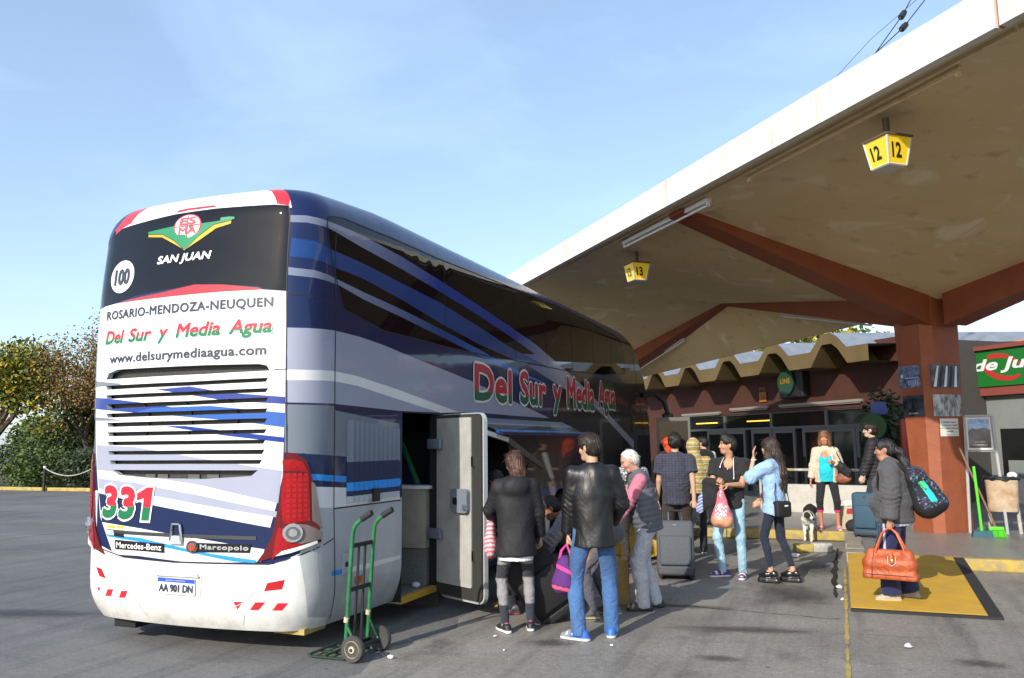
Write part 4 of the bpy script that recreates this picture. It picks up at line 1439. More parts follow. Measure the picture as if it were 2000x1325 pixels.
LIVERY = [
    ('lavender', [(1.059, 2.706), (1.241, 2.707), (1.543, 2.716), (1.949, 2.709), (2.4, 2.676), (3.035, 2.604), (3.706, 2.539), (4.435, 2.461), (7.26, 2.09), (5.734, 2.087), (4.796, 2.093), (3.543, 2.061), (2.72, 2.051), (1.557, 2.076), (1.249, 2.075), (1.068, 2.078)]),
    ('white', [(1.067, 2.352), (1.248, 2.352), (1.553, 2.361), (1.923, 2.343), (2.635, 2.266), (4.062, 2.083), (3.617, 2.058), (2.636, 2.17), (1.925, 2.254), (1.554, 2.272), (1.248, 2.264), (1.067, 2.262)]),
    ('grey', [(1.064, 2.061), (1.249, 2.058), (1.557, 2.058), (1.581, 2.019), (2.701, 1.924), (2.727, 1.545), (1.563, 1.631), (1.251, 1.649), (1.065, 1.664)]),
    ('white', [(1.317, 1.376), (1.575, 1.36), (2.71, 1.281), (2.733, 1.101), (1.578, 1.186), (1.253, 1.207), (1.208, 1.38)]),
    ('panel', [(1.253, 1.207), (1.578, 1.186), (2.732, 1.18), (2.862, 0.123), (1.56, 0.269), (1.284, 0.314), (1.189, 0.804)]),
    ('navy', [(1.207, 1.658), (1.251, 1.649), (1.555, 1.631), (2.737, 1.545), (2.741, 1.279), (1.575, 1.36), (1.317, 1.376), (1.208, 1.384)]),
    ('cyan', [(1.288, 1.483), (1.557, 1.461), (2.739, 1.374), (2.74, 1.324), (1.558, 1.408), (1.303, 1.432)]),
    ('cyan', [(1.537, 0.66), (1.843, 0.654), (1.844, 0.61), (1.537, 0.617)]),
    ('white', [(1.843, 0.654), (2.154, 0.648), (2.739, 0.647), (2.74, 0.608), (2.155, 0.602), (1.844, 0.61)]),
    ('glass', [(1.438, 3.719), (1.427, 3.662), (1.453, 3.511), (1.546, 3.249), (1.628, 3.073), (1.7, 2.926), (1.791, 2.911), (2.403, 2.818), (2.951, 2.816), (3.869, 2.804), (4.975, 2.815), (5.766, 2.841), (8.069, 2.875), (10.479, 2.977), (12.213, 3.145), (11.943, 3.752), (11.557, 3.825), (9.847, 3.887), (8.414, 3.922), (5.977, 3.843), (3.715, 3.78), (2.463, 3.777), (1.692, 3.78), (1.472, 3.745)]),
    ('silver', [(1.063, 3.698), (1.206, 3.704), (1.448, 3.689), (2.042, 3.684), (2.778, 3.638), (3.666, 3.547), (3.659, 3.416), (2.775, 3.508), (2.041, 3.567), (1.463, 3.622), (1.22, 3.635), (1.063, 3.631)]),
    ('blue', [(2.778, 3.638), (3.666, 3.547), (4.722, 3.421), (5.811, 3.282), (6.711, 3.161), (6.693, 3.008), (5.797, 3.146), (4.712, 3.296), (3.659, 3.416), (2.775, 3.508)]),
    ('lavender', [(6.711, 3.161), (8.097, 2.886), (9.462, 2.585), (11.119, 2.134), (12.702, 1.736), (12.677, 1.575), (10.447, 2.177), (9.639, 2.375), (7.727, 2.614), (6.312, 2.825), (5.774, 2.926), (6.693, 3.008)]),
    ('midblue', [(1.094, 3.493), (1.299, 3.478), (1.509, 3.438), (2.037, 3.417), (2.769, 3.357), (3.651, 3.292), (4.7, 3.153), (5.782, 2.996), (7.312, 2.863), (6.251, 2.82), (4.683, 2.934), (3.637, 3.057), (2.762, 3.185), (2.034, 3.269), (1.545, 3.286), (1.272, 3.318), (1.086, 3.323)]),
    ('silver', [(1.078, 3.228), (1.308, 3.218), (1.579, 3.186), (2.03, 3.141), (2.758, 3.083), (2.754, 3.003), (2.029, 3.072), (1.628, 3.134), (1.31, 3.15), (1.08, 3.16)]),
    ('midblue', [(2.758, 3.083), (3.634, 2.993), (4.678, 2.869), (4.671, 2.793), (3.629, 2.906), (2.754, 3.003)]),
    ('cyan', [(4.678, 2.869), (5.942, 2.709), (7.332, 2.59), (5.75, 2.666), (4.671, 2.793)]),
    ('white', [(-1.146, 3.013), (-0.832, 3.036), (-0.117, 3.038), (0.476, 3.042), (0.844, 3.039), (1.075, 3.018), (1.07, 2.446), (1.064, 2.019), (1.049, 1.471), (0.998, 1.242), (0.863, 0.773), (0.514, 0.76), (0.084, 0.754), (-0.412, 0.779), (-0.744, 0.775), (-0.945, 1.095), (-1.048, 1.648), (-1.1, 2.072), (-1.157, 2.643)]),
    ('glass', [(-0.994, 3.773), (-0.771, 3.801), (-0.17, 3.846), (0.315, 3.85), (0.934, 3.827), (1.071, 3.804), (1.079, 3.018), (0.849, 3.048), (0.805, 3.068), (0.33, 3.119), (-0.117, 3.108), (-0.543, 3.084), (-0.832, 3.036), (-1.157, 3.019), (-1.157, 3.142), (-1.157, 3.401), (-1.157, 3.621)]),
    ('white', [(-1.01, 3.779), (-0.931, 3.836), (-0.839, 3.881), (-0.219, 3.937), (0.293, 3.959), (0.958, 3.912), (1.093, 3.892), (1.071, 3.804), (0.934, 3.827), (0.315, 3.85), (-0.17, 3.846), (-0.771, 3.801)]),
    ('red', [(-1.01, 3.779), (-0.971, 3.842), (-0.819, 3.878), (-0.828, 3.813), (-0.948, 3.771)]),
    ('red', [(0.954, 3.918), (1.092, 3.886), (1.067, 3.804), (0.96, 3.83)]),
    ('red', [(-0.151, 3.859), (-0.143, 3.896), (-0.038, 3.907), (0.295, 3.9), (0.331, 3.869), (-0.003, 3.871)]),
    ('redlamp', [(-0.832, 3.036), (-0.646, 3.056), (-0.189, 3.086), (0.16, 3.127), (0.473, 3.105), (0.844, 3.052), (0.835, 3.039), (0.398, 3.042), (-0.111, 3.038), (-0.558, 3.038)]),
    ('lavender', [(-1.045, 1.745), (-0.474, 1.722), (0.289, 1.62), (1.046, 1.513), (1.012, 1.25), (0.292, 1.392), (-0.414, 1.476), (-1.018, 1.517)]),
    ('lavender', [(-0.997, 1.442), (-0.413, 1.403), (0.293, 1.305), (1.007, 1.182), (0.995, 1.136), (-0.159, 1.29), (-0.982, 1.348)]),
    ('navy', [(-0.98, 1.309), (-0.409, 1.241), (0.295, 1.149), (0.977, 1.047), (0.916, 0.873), (0.297, 0.945), (-0.403, 1.016), (-0.92, 1.051)]),
    ('cyan', [(-0.853, 0.947), (-0.401, 0.935), (-0.033, 0.887), (0.298, 0.838), (0.834, 0.784), (0.8, 0.763), (0.606, 0.77), (0.213, 0.826), (-0.4, 0.9), (-0.822, 0.926)]),
    ('blue', [(-1.123, 2.181), (-0.899, 2.167), (-0.351, 2.106), (0.198, 2.028), (-0.468, 2.022), (-1.108, 2.077)]),
    ('blue2', [(-0.468, 2.03), (-0.273, 2.061), (0.369, 2.063), (1.07, 1.99), (1.067, 1.869), (0.616, 1.931), (0.198, 1.965)]),
    ('blue', [(0.151, 2.235), (0.534, 2.17), (1.07, 2.123), (1.07, 2.063), (0.534, 2.1), (-0.226, 2.221)]),
    ('blue', [(-0.122, 1.9), (0.111, 1.896), (0.475, 1.855), (1.068, 1.787), (1.066, 1.744), (0.496, 1.811)]),
    ('grey', [(-1.141, 2.338), (-0.717, 2.296), (-0.658, 2.275), (-1.128, 2.278)]),
    ('grey', [(-1.09, 1.999), (-0.861, 1.984), (-0.619, 1.955), (-1.08, 1.966)]),
    ('slot', [(-0.898, 2.337), (-0.869, 2.392), (-0.734, 2.422), (-0.26, 2.417), (0.309, 2.412), (0.831, 2.404), (0.906, 2.389), (0.934, 2.345), (0.31, 2.335), (-0.258, 2.335)]),
    ('slot', [(-0.904, 2.28), (0.125, 2.275), (0.921, 2.286), (0.898, 2.252), (0.126, 2.24), (-0.883, 2.243)]),
    ('slot', [(-0.9, 2.194), (0.127, 2.19), (0.921, 2.199), (0.899, 2.165), (0.127, 2.156), (-0.88, 2.159)]),
    ('slot', [(-0.897, 2.11), (0.128, 2.11), (0.922, 2.121), (0.899, 2.086), (0.128, 2.073), (-0.876, 2.069)]),
    ('slot', [(-0.888, 2.026), (0.128, 2.024), (0.916, 2.03), (0.894, 1.993), (0.128, 1.987), (-0.867, 1.988)]),
    ('slot', [(-0.875, 1.942), (0.129, 1.942), (0.911, 1.947), (0.889, 1.91), (0.13, 1.904), (-0.854, 1.904)]),
    ('slot', [(-0.862, 1.857), (0.131, 1.855), (0.908, 1.857), (0.885, 1.823), (0.132, 1.82), (-0.842, 1.819)]),
    ('slot', [(-0.859, 1.772), (0.127, 1.771), (0.899, 1.771), (0.876, 1.737), (0.127, 1.737), (-0.839, 1.738)]),
    ('slot', [(-0.85, 1.687), (0.125, 1.688), (0.89, 1.689), (0.867, 1.651), (0.125, 1.653), (-0.83, 1.654)]),
    ('slot', [(-0.822, 1.603), (0.121, 1.605), (0.867, 1.605), (0.845, 1.57), (0.122, 1.572), (-0.802, 1.569)]),
    ('slot', [(-0.776, 1.519), (0.116, 1.52), (0.83, 1.519), (0.767, 1.471), (0.291, 1.444), (-0.285, 1.45), (-0.691, 1.474)]),
    ('lamp', [(1.071, 1.666), (1.173, 1.648), (1.243, 1.595), (1.3, 1.422), (1.342, 1.162), (1.383, 0.919), (1.091, 0.85), (0.828, 0.77), (0.894, 0.852), (0.968, 0.988), (1.021, 1.241), (1.052, 1.479)]),
    ('lamp', [(-1.168, 1.646), (-1.08, 1.669), (-1.042, 1.47), (-0.959, 1.227), (-0.855, 0.989), (-0.742, 0.775), (-0.927, 0.819), (-1.179, 0.877), (-1.179, 1.012), (-1.179, 1.308)]),
    ('clearL', [(1.217, 1.424), (1.262, 1.406), (1.312, 1.061), (1.219, 1.118)]),
    ('whiteL', [(0.932, 0.836), (1.005, 0.887), (1.302, 0.96), (1.302, 0.943), (1.091, 0.878)]),
    ('whiteL', [(-1.168, 0.933), (-0.913, 0.876), (-0.88, 0.831), (-1.15, 0.878)]),
    ('redlamp', [(0.918, 0.605), (1.072, 0.633), (1.051, 0.557), (0.892, 0.538)]),
    ('redlamp', [(-0.996, 0.649), (-0.904, 0.637), (-0.837, 0.557), (-0.937, 0.57)]),
    ('red', [(0.614, 0.445), (0.708, 0.449), (0.654, 0.381)]),
    ('red', [(0.818, 0.449), (0.913, 0.452), (0.853, 0.385), (0.768, 0.382)]),
    ('red', [(1.018, 0.447), (1.109, 0.446), (1.062, 0.385), (0.975, 0.385)]),
    ('red', [(-0.97, 0.471), (-0.921, 0.475), (-0.943, 0.429)]),
    ('red', [(-0.814, 0.467), (-0.73, 0.473), (-0.772, 0.41), (-0.861, 0.403)]),
    ('red', [(-0.622, 0.467), (-0.535, 0.473), (-0.579, 0.41), (-0.666, 0.404)]),
]


def fade(name, stops):
    """a printed colour fade along the coach (its own length, metres from the middle)"""
    m = paint(name, stops[0][1], 0.2, 0.8)
    n, l = m.node_tree.nodes, m.node_tree.links
    tc = n.new('ShaderNodeTexCoord')
    sx = n.new('ShaderNodeSeparateXYZ')
    mr = n.new('ShaderNodeMapRange')
    mr.inputs['From Min'].default_value = stops[0][0]
    mr.inputs['From Max'].default_value = stops[-1][0]
    cr = n.new('ShaderNodeValToRGB')
    for i, (y, c) in enumerate(stops):
        t = (y - stops[0][0]) / (stops[-1][0] - stops[0][0])
        e = cr.color_ramp.elements[i] if i < 2 else cr.color_ramp.elements.new(t)
        e.position = t
        e.color = (c[0], c[1], c[2], 1)
    l.new(tc.outputs['Object'], sx.inputs[0])
    l.new(sx.outputs['Y'], mr.inputs[0])
    l.new(mr.outputs[0], cr.inputs[0])
    l.new(cr.outputs[0], n['Principled BSDF'].inputs['Base Color'])
    return m
def road_dirt(m, top, amount, col):
    n, l = m.node_tree.nodes, m.node_tree.links
    b = n['Principled BSDF']
    src = b.inputs['Base Color'].links[0].from_socket
    tc = n.new('ShaderNodeTexCoord')
    sx = n.new('ShaderNodeSeparateXYZ')
    t = n.new('ShaderNodeTexNoise')
    t.inputs['Scale'].default_value = 3.5
    t.inputs['Detail'].default_value = 10
    t.inputs['Roughness'].default_value = 0.7
    l.new(tc.outputs['Object'], sx.inputs[0])
    l.new(tc.outputs['Object'], t.inputs['Vector'])
    h = n.new('ShaderNodeMapRange')
    h.inputs['From Min'].default_value = top
    h.inputs['From Max'].default_value = 0.15
    l.new(sx.outputs['Z'], h.inputs[0])
    q = n.new('ShaderNodeMath')
    q.operation = 'MULTIPLY'
    l.new(h.outputs[0], q.inputs[0])
    r = n.new('ShaderNodeMapRange')
    r.inputs['From Min'].default_value = 0.38
    r.inputs['From Max'].default_value = 0.72
    r.inputs['To Max'].default_value = amount
    l.new(t.outputs[0], r.inputs[0])
    l.new(r.outputs[0], q.inputs[1])
    x = n.new('ShaderNodeMix')
    x.data_type = 'RGBA'
    x.inputs[7].default_value = (col[0], col[1], col[2], 1)
    l.new(q.outputs[0], x.inputs[0])
    l.new(src, x.inputs[6])
    l.new(x.outputs[2], b.inputs['Base Color'])
for k_ in ('panel', 'bumper', 'white'):
    road_dirt(BM[k_], 1.1, 0.75 if k_ != 'bumper' else 0.6, (0.22, 0.19, 0.15))
SIL, ROY, LAVC = (0.20, 0.225, 0.32), (0.012, 0.045, 0.27), (0.33, 0.35, 0.45)
BM['fade1'] = fade('upper_swoosh', [(-5.6, SIL), (-3.9, ROY), (-1.6, ROY), (0.4, LAVC)])
BM['fade3'] = fade('lower_swoosh', [(-5.6, SIL), (-3.9, (0.010, 0.05, 0.20)), (-2.6, (0.012, 0.10, 0.36)), (-0.6, (0.03, 0.24, 0.62))])

def in_poly(P, poly):
    poly = np.array(poly)
    x, y = P[:, 0], P[:, 1]
    c = np.zeros(len(P), bool)
    j = len(poly) - 1
    for i in range(len(poly)):
        xi, yi = poly[i]
        xj, yj = poly[j]
        k = ((yi > y) != (yj > y))
        with np.errstate(divide='ignore', invalid='ignore'):
            c ^= k & (x < (xj - xi) * (y - yi) / (yj - yi + 1e-15) + xi)
        j = i
    return c

bus = thing('double_decker_bus', 'white, lavender and navy double decker coach with its side compartment door open', 'bus', (XC, Y0 + 6.5, 0))
BL0 = Vector((XC, Y0 + 6.5, 0))
DOOR_U = (2.76, 3.58)
ULO, UHI, VLO, VHI = -1.7, 14.35, 0.20, 4.25
regions = [('bumper', [(-1.7, 0.2), (1.56, 0.2), (1.56, 0.93), (1.30, 0.88), (0.97, 0.755), (0, 0.74), (-0.6, 0.755), (-0.95, 0.85), (-1.7, 0.9)]),
           ('panel', [(1.56, 0.2), (5.0, 0.2), (5.0, 1.2), (1.56, 1.2)]),
           ('white', [(5.6, 0.2), (9.2, 0.2), (9.2, 0.92), (5.6, 0.95)]),
           ('midblue', [(5.6, 0.96), (9.2, 0.93), (9.2, 1.02), (5.6, 1.07)]),
           ('dark', [(5.4, 1.08), (14.4, 1.04), (14.4, 2.95), (8.4, 2.85), (7.26, 2.09), (5.4, 1.95)]),
           ('dark', [(9.2, 0.2), (14.4, 0.2), (14.4, 1.1), (9.2, 1.1)]),
           ('dark', [(11.9, 2.9), (14.4, 2.9), (14.4, 4.0), (11.9, 3.95)]),
           ('lavender', [(-1.7, 2.08), (-1.06, 2.08), (-1.06, 2.68), (-1.7, 2.68)]),
           ('white', [(-1.7, 2.25), (-1.06, 2.25), (-1.06, 2.36), (-1.7, 2.36)]),
           ('grey', [(-1.7, 1.55), (-1.06, 1.55), (-1.06, 2.04), (-1.7, 2.04)]),
           ('white', [(-1.7, 0.9), (-1.0, 0.86), (-1.0, 1.33), (-1.7, 1.33)]),
           ('white', [(-0.97, 3.70), (0, 3.80), (1.09, 3.78), (1.09, 4.25), (-0.97, 4.25)])]
after = [('red', [(0.957, 3.895), (1.094, 3.865), (1.094, 4.25), (0.94, 4.25)]), ('red', [(-0.972, 3.73), (-0.88, 3.79), (-0.77, 3.83), (-0.73, 4.25), (-0.972, 4.25)]),
         ('hole', [(DOOR_U[0], 0.17), (DOOR_U[1], 0.17), (DOOR_U[1], 2.04), (DOOR_U[0], 2.04)]),
         ('hole', [(4.0, 0.28), (5.6, 0.28), (5.6, 1.86), (4.0, 1.86)]),
         ('hole', [(7.75 + 0.56 * math.cos(k * .2094), 0.46 + 0.56 * math.sin(k * .2094)) for k in range(16)] + [(7.19, 0.1), (8.31, 0.1)][0:0] + [(7.19, 0.205), (8.31, 0.205)]),
         ('hole', [(12.1 + 0.56 * math.cos(k * .2094), 0.46 + 0.56 * math.sin(k * .2094)) for k in range(16)] + [(11.54, 0.205), (12.66, 0.205)])]
LIVERY_S = []
seen_glass = False
for m_, p_ in LIVERY:        # the two outer swooshes share one fading print each
    if m_ == 'glass' and p_[0][0] > 1.3:
        seen_glass = True
    hi_ = sum(y for _, y in p_) / len(p_)
    if seen_glass and p_[0][0] > 1.0 and len(LIVERY_S) < 30:
        if m_ in ('silver', 'blue') and hi_ > 3.2:
            m_ = 'fade1'
        elif m_ == 'silver' or (m_ == 'midblue' and len(p_) == 6) or (m_ == 'cyan' and p_[0][0] > 4):
            m_ = 'fade3'
        elif m_ == 'lavender' and p_[0][0] > 5:
            m_ = 'fade1'
    LIVERY_S.append((m_, p_))
live = [(m, p) for m, p in LIVERY_S if m not in ('lamp', 'clearL', 'whiteL')]
slots = [(m, p) for m, p in live if m == 'slot']
live = regions + [(m, p) for m, p in live if m != 'slot'] + [('hole', p) for _, p in slots] + after
verts, edges = [], []
def addpoly(p):
    k = len(verts)
    q = []
    for i in range(len(p)):          # short edges so the curve of the body is followed
        (x0, y0), (x1, y1) = p[i], p[(i + 1) % len(p)]
        n = max(1, int(math.hypot(x1 - x0, y1 - y0) / 0.12))
        for s in range(n):
            x, y = x0 + (x1 - x0) * s / n, y0 + (y1 - y0) * s / n
            q.append((min(max(x, ULO), UHI), min(max(y, VLO), VHI)))
    for i, pt in enumerate(q):
        verts.append(pt)
        edges.append((k + i, k + (i + 1) % len(q)))
addpoly([(ULO, VLO), (UHI, VLO), (UHI, VHI), (ULO, VHI)])
for m, p in live:
    addpoly(p)
vs_grid = [0.26, 0.32, 0.38, 0.45, 0.55, 0.7, 0.9, 1.1, 1.4, 1.7, 2.0, 2.3, 2.6, 2.9, 3.15, 3.35, 3.5, 3.6, 3.68, 3.75, 3.82, 3.89, 3.96, 4.03, 4.10, 4.17]
ug = list(np.arange(-1.62, 1.75, 0.055)) + list(np.arange(1.9, 10.9, 0.3)) + list(np.arange(10.9, 14.3, 0.1))
for u in ug:
    for v in vs_grid:
        verts.append((float(u) + 1e-4, float(v) + 1.3e-4))
r = geometry.delaunay_2d_cdt([Vector(p) for p in verts], edges, [], 0, 1e-5)
cv = np.array([(p.x, p.y) for p in r[0]])
cf = np.array([f for f in r[2]])
cen = cv[cf].mean(1)
lab = np.zeros(len(cf), int)
names = ['base']
for m, p in live:
    if m not in names:
        names.append(m)
    lab[in_poly(cen, p)] = names.index(m)
P3 = S(cv[:, 0], cv[:, 1])
body = MB()
glass = MB()
UV = {id(body): [], id(glass): []}
def tagged(mb, P, Fc, m, uv):
    mb.add(P, Fc, m, True)
    UV[id(mb)] += list(uv)
for k, nm in enumerate(names):
    if nm == 'hole':
        continue
    F_ = cf[lab == k]
    if nm == 'glass':
        tagged(glass, P3, [list(f) for f in F_], BM['glass'], map(tuple, cv))
    else:
        tagged(body, P3, [list(f) for f in F_], BM[nm], map(tuple, cv))
# the rest of the shell: left flank, front, roof
def shell(u0, u1, nu, m, vv):
    V, Fc, uvs = [], [], []
    us = np.linspace(u0, u1, nu + 1)
    for u in us:
        for v in vv:
            V.append(S(u, v))
            uvs.append((u, v))
    n = len(vv)
    for i in range(nu):
        for j in range(n - 1):
            Fc.append((i * n + j, i * n + n + j, i * n + n + j + 1, i * n + j + 1))
    tagged(body, V, Fc, m, uvs)
vv = [0.2] + vs_grid + [4.25]
shell(-UMAX, ULO, 60, BM['base'], vv)
shell(UHI, UMAX, 12, BM['dark'], vv)
us = np.r_[np.linspace(-UMAX, ULO, 61)[:-1], np.linspace(ULO, UHI, 120), np.linspace(UHI, UMAX, 13)[1:]]
top = S(us, np.full(len(us), 4.25))
mid = [(XC + (p[0] - XC) * 0.55, Y0 + 6 + (p[1] - Y0 - 6) * 0.93, float(p[2]) + .012) for p in top]
mid2 = [(XC, min(max(Y0 + 6 + (p[1] - Y0 - 6) * 0.86, Y0 + 1.2), Y0 + 9.5), float(p[2]) + .018) for p in top]
nT = len(us)
V = [tuple(p) for p in top] + mid + mid2
tagged(body, V, [(i, (i + 1) % nT, nT + (i + 1) % nT, nT + i) for i in range(nT)] + [(nT + i, nT + (i + 1) % nT, 2 * nT + (i + 1) % nT, 2 * nT + i) for i in range(nT)], BM['base'], [None] * len(V))
bot = S(us, np.full(len(us), 0.2))
tagged(body, [tuple(p) for p in bot], [tuple(range(nT))], M_DARK, [None] * nT)

def build_raw(mb, name, parent, loc):
    """the skin keeps the true normals of the body, so reflections stay smooth"""
    uv = UV[id(mb)]
    used = sorted({i for f in mb.f for i in f})
    key, remap, V, U = {}, {}, [], []
    for i in used:
        p = mb.v[i]
        k = (round(p[0], 4), round(p[1], 4), round(p[2], 4), uv[i] is None)
        if k not in key:
            key[k] = len(V)
            V.append((p[0] - loc[0], p[1] - loc[1], p[2] - loc[2]))
            U.append(uv[i])
        remap[i] = key[k]
    Fc, mi = [], []
    for f, m in zip(mb.f, mb.m):
        g = [remap[i] for i in f]
        if len(set(g)) > 2:
            Fc.append(g)
            mi.append(m)
    me = bpy.data.meshes.new(name)
    me.from_pydata(V, [], Fc)
    for m in mb.mats:
        me.materials.append(m)
    me.polygons.foreach_set('material_index', mi)
    me.polygons.foreach_set('use_smooth', [True] * len(Fc))
    bm = bmesh.new()
    bm.from_mesh(me)
    bm.faces.ensure_lookup_table()
    for f, g in zip(bm.faces, Fc):
        us = [U[i] for i in g if U[i] is not None]
        if len(us) == len(g):
            c = np.mean(np.array(us), 0)
            nn = SN(c[0], c[1], 1.0) - S(c[0], c[1])
            if f.normal.dot(Vector([float(q) for q in nn])) < 0:
                f.normal_flip()
        elif f.normal.z < 0 and V[g[0]][2] > 2 or f.normal.z > 0 and V[g[0]][2] < 1:
            f.normal_flip()
    bm.to_mesh(me)
    bm.free()
    nr = []
    for q in U:
        if q is None:
            nr.append((0, 0, 0))
        else:
            vq = min(max(q[1], 0.21), 4.24)
            d_ = SN(q[0], vq, 1.0) - S(q[0], vq)
            nr.append(tuple(float(x) for x in d_))
    me.normals_split_custom_set_from_vertices(nr)
    me.update()
    o = bpy.data.objects.new(name, me)
    COL.objects.link(o)
    o.parent = parent
    return o
build_raw(body, 'body', bus, BL0)
gl = build_raw(glass, 'window', bus, BL0)

# engine grille: walls of the slots, dark mesh and fans behind
M_MESH = mat('grille_mesh', (0.020, 0.020, 0.019), 0.6, col2=(0.05, 0.05, 0.045), vscale=60)
M_FAN = mat('grille_fan', (0.010, 0.010, 0.010), 0.5)
gr = MB()
for _, p in slots:
    n = len(p)
    V = [bfr(x, y, 0.0) for x, y in p] + [bfr(x, y, -0.05) for x, y in p]
    gr.add(V, [(i, (i + 1) % n, n + (i + 1) % n, n + i) for i in range(n)], BM['panel'])
nu, nv = 16, 8
V = [bfr(-0.95 + 1.95 * i / nu, 1.36 + 1.06 * j / nv, -0.07) for i in range(nu + 1) for j in range(nv + 1)]
gr.add(V, [(i * (nv + 1) + j, i * (nv + 1) + j + 1, (i + 1) * (nv + 1) + j + 1, (i + 1) * (nv + 1) + j) for i in range(nu) for j in range(nv)], M_MESH)
for fx in (-0.55, -0.05, 0.42, 0.82):
    gr.prism([(fx + 0.19 * math.cos(q * .3927), 1.95 + 0.19 * math.sin(q * .3927)) for q in range(16)], lambda x, y, d: bfr(x, y, -0.066 + d), 0.012, M_FAN)
for fx in (-0.4, -0.25, 0.1, 0.3):
    gr.prism([(fx, 1.41), (fx + 0.12, 1.41), (fx + 0.12, 1.48), (fx, 1.48)], lambda x, y, d: bfr(x, y, -0.066 + d), 0.012, M_ALU)
gr.build('grille', bus, loc=BL0)

# panel seams as thin dark lines lying in the skin
M_SEAM = mat('panel_gap', (0.015, 0.016, 0.02), 0.6)
def skin_line(mb, pts, w, m, d=0.0025, n=10):
    for (u0, v0), (u1, v1) in zip(pts, pts[1:]):
        L_ = math.hypot(u1 - u0, v1 - v0)
        k = max(1, int(L_ / 0.1))
        nx, ny = -(v1 - v0) / L_ * w / 2, (u1 - u0) / L_ * w / 2
        V = []
        for i in range(k + 1):
            u, v = u0 + (u1 - u0) * i / k, v0 + (v1 - v0) * i / k
            V += [bfr(u + nx, v + ny, d), bfr(u - nx, v - ny, d)]
        mb.add(V, [(2 * i, 2 * i + 1, 2 * i + 3, 2 * i + 2) for i in range(k)], m, True)
sm = MB()
skin_line(sm, [(1.066, 3.80), (1.07, 2.99), (1.075, 2.3), (1.085, 1.48)], 0.009, M_SEAM)
skin_line(sm, [(-1.10, 3.0), (-1.10, 2.3), (-1.09, 1.58)], 0.009, M_SEAM)
skin_line(sm, [(1.56, 3.62), (1.56, 2.9), (1.562, 2.1), (1.56, 1.2), (1.60, 0.25)], 0.012, M_SEAM)
skin_line(sm, [(-1.0, 0.83), (-0.6, 0.76), (0, 0.745), (0.94, 0.757), (1.2, 0.83), (1.56, 0.93)], 0.010, M_SEAM)
skin_line(sm, [(1.57, 1.18), (2.74, 1.175)], 0.012, M_SEAM)
skin_line(sm, [(1.57, 2.04), (2.74, 2.045), (4.0, 2.06)], 0.008, M_SEAM)
skin_line(sm, [(1.07, 2.99), (1.30, 2.985), (1.56, 2.95), (1.8, 2.90)], 0.008, M_SEAM)
skin_line(sm, [(-1.05, 2.352), (-0.86, 2.352)], 0.006, M_SEAM)
skin_line(sm, [(0.97, 2.352), (1.072, 2.354)], 0.006, M_SEAM)
skin_line(sm, [(13.9, 3.93), (13.34, 3.27), (13.56, 2.07), (14.0, 1.4), (14.1, 0.5)], 0.025, MATS['grille_fan'])
for uu in (3.75, 5.9, 7.2, 8.5, 9.8, 11.1):
    skin_line(sm, [(uu, 2.83), (uu, 3.8)], 0.010, M_SEAM)
gp = [p for m, p in LIVERY if m == 'glass'][0]
skin_line(sm, gp + gp[:1], 0.012, M_SEAM, 0.003)
M_CREASE_SHADE = mat('bumper_crease_shade', (0.46, 0.46, 0.44), 0.5)  # grey lines paint the shading of the bumper's moulded recess on a smooth skin
for ln in ([(-0.52, 0.66), (-0.47, 0.60), (-0.42, 0.55), (-0.33, 0.46), (-0.42, 0.36), (-0.36, 0.27)], [(0.86, 0.60), (0.78, 0.50), (0.72, 0.45), (0.62, 0.40), (0.72, 0.33), (0.70, 0.25)], [(1.33, 0.90), (1.36, 0.6), (1.40, 0.3)]):
    skin_line(sm, ln, 0.008, M_CREASE_SHADE, 0.0022)
sm.build('panel_seam', bus, loc=BL0)

# louvred service hatch on the flank
lv = MB()
cols = {'grey': BM['grey'], 'navy': BM['navy'], 'cyan': BM['cyan'], 'white': BM['panel']}
def vent_bands(u):
    return [(1.205, 1.27, 'white'), (1.27, 1.315, 'navy'), (1.315, 1.39, 'cyan'), (1.39, 1.57, 'navy'), (1.57, 1.945 - 0.085 * (u - 1.746), 'grey')]
for i in range(11):
    u0 = 1.76 + i * 0.083
    for z0, z1, nm in vent_bands(u0):
        z0b = z0 + (0.015 if nm == 'white' else 0)
        V = [bfr(u0, z0b, 0.003), bfr(u0 + 0.050, z0b, 0.042), bfr(u0 + 0.058, z0b, 0.003), bfr(u0, z1, 0.003), bfr(u0 + 0.050, z1, 0.042), bfr(u0 + 0.058, z1, 0.003)]
        lv.add(V, [(0, 1, 4, 3), (1, 2, 5, 4), (0, 2, 1), (3, 4, 5)], cols[nm])
    z1 = vent_bands(u0)[-1][1]
    skin_line(lv, [(u0 + 0.064, 1.22), (u0 + 0.064, z1)], 0.018, M_SEAM, 0.004)
lv.prism([(2.13, 1.20), (2.24, 1.20), (2.24, 1.32), (2.13, 1.32)], lambda x, y, d: bfr(x, y, 0.044 + d), 0.02, M_INK)
lv.build('service_hatch', bus, loc=BL0)
lt = MB()
lt.prism([(1.70, 0.61), (1.81, 0.61), (1.81, 0.79), (1.70, 0.79)], lambda x, y, d: bfr(x, y, 0.003 + d), 0.012, BM['panel'])
lt.prism([(1.735, 0.67), (1.775, 0.67), (1.775, 0.71), (1.735, 0.71)], lambda x, y, d: bfr(x, y, 0.015 + d), 0.008, M_INK)
lt.build('latch', bus, loc=BL0)
sl_ = MB()
sl_.prism([(1.93, 0.50), (2.05, 0.50), (2.05, 0.56), (1.93, 0.56)], lambda x, y, d: bfr(x, y, 0.003 + d), 0.015, mat('amber_lens', (0.55, 0.09, 0.01), 0.2, coat=1))
sl_.build('side_marker', bus, loc=BL0)

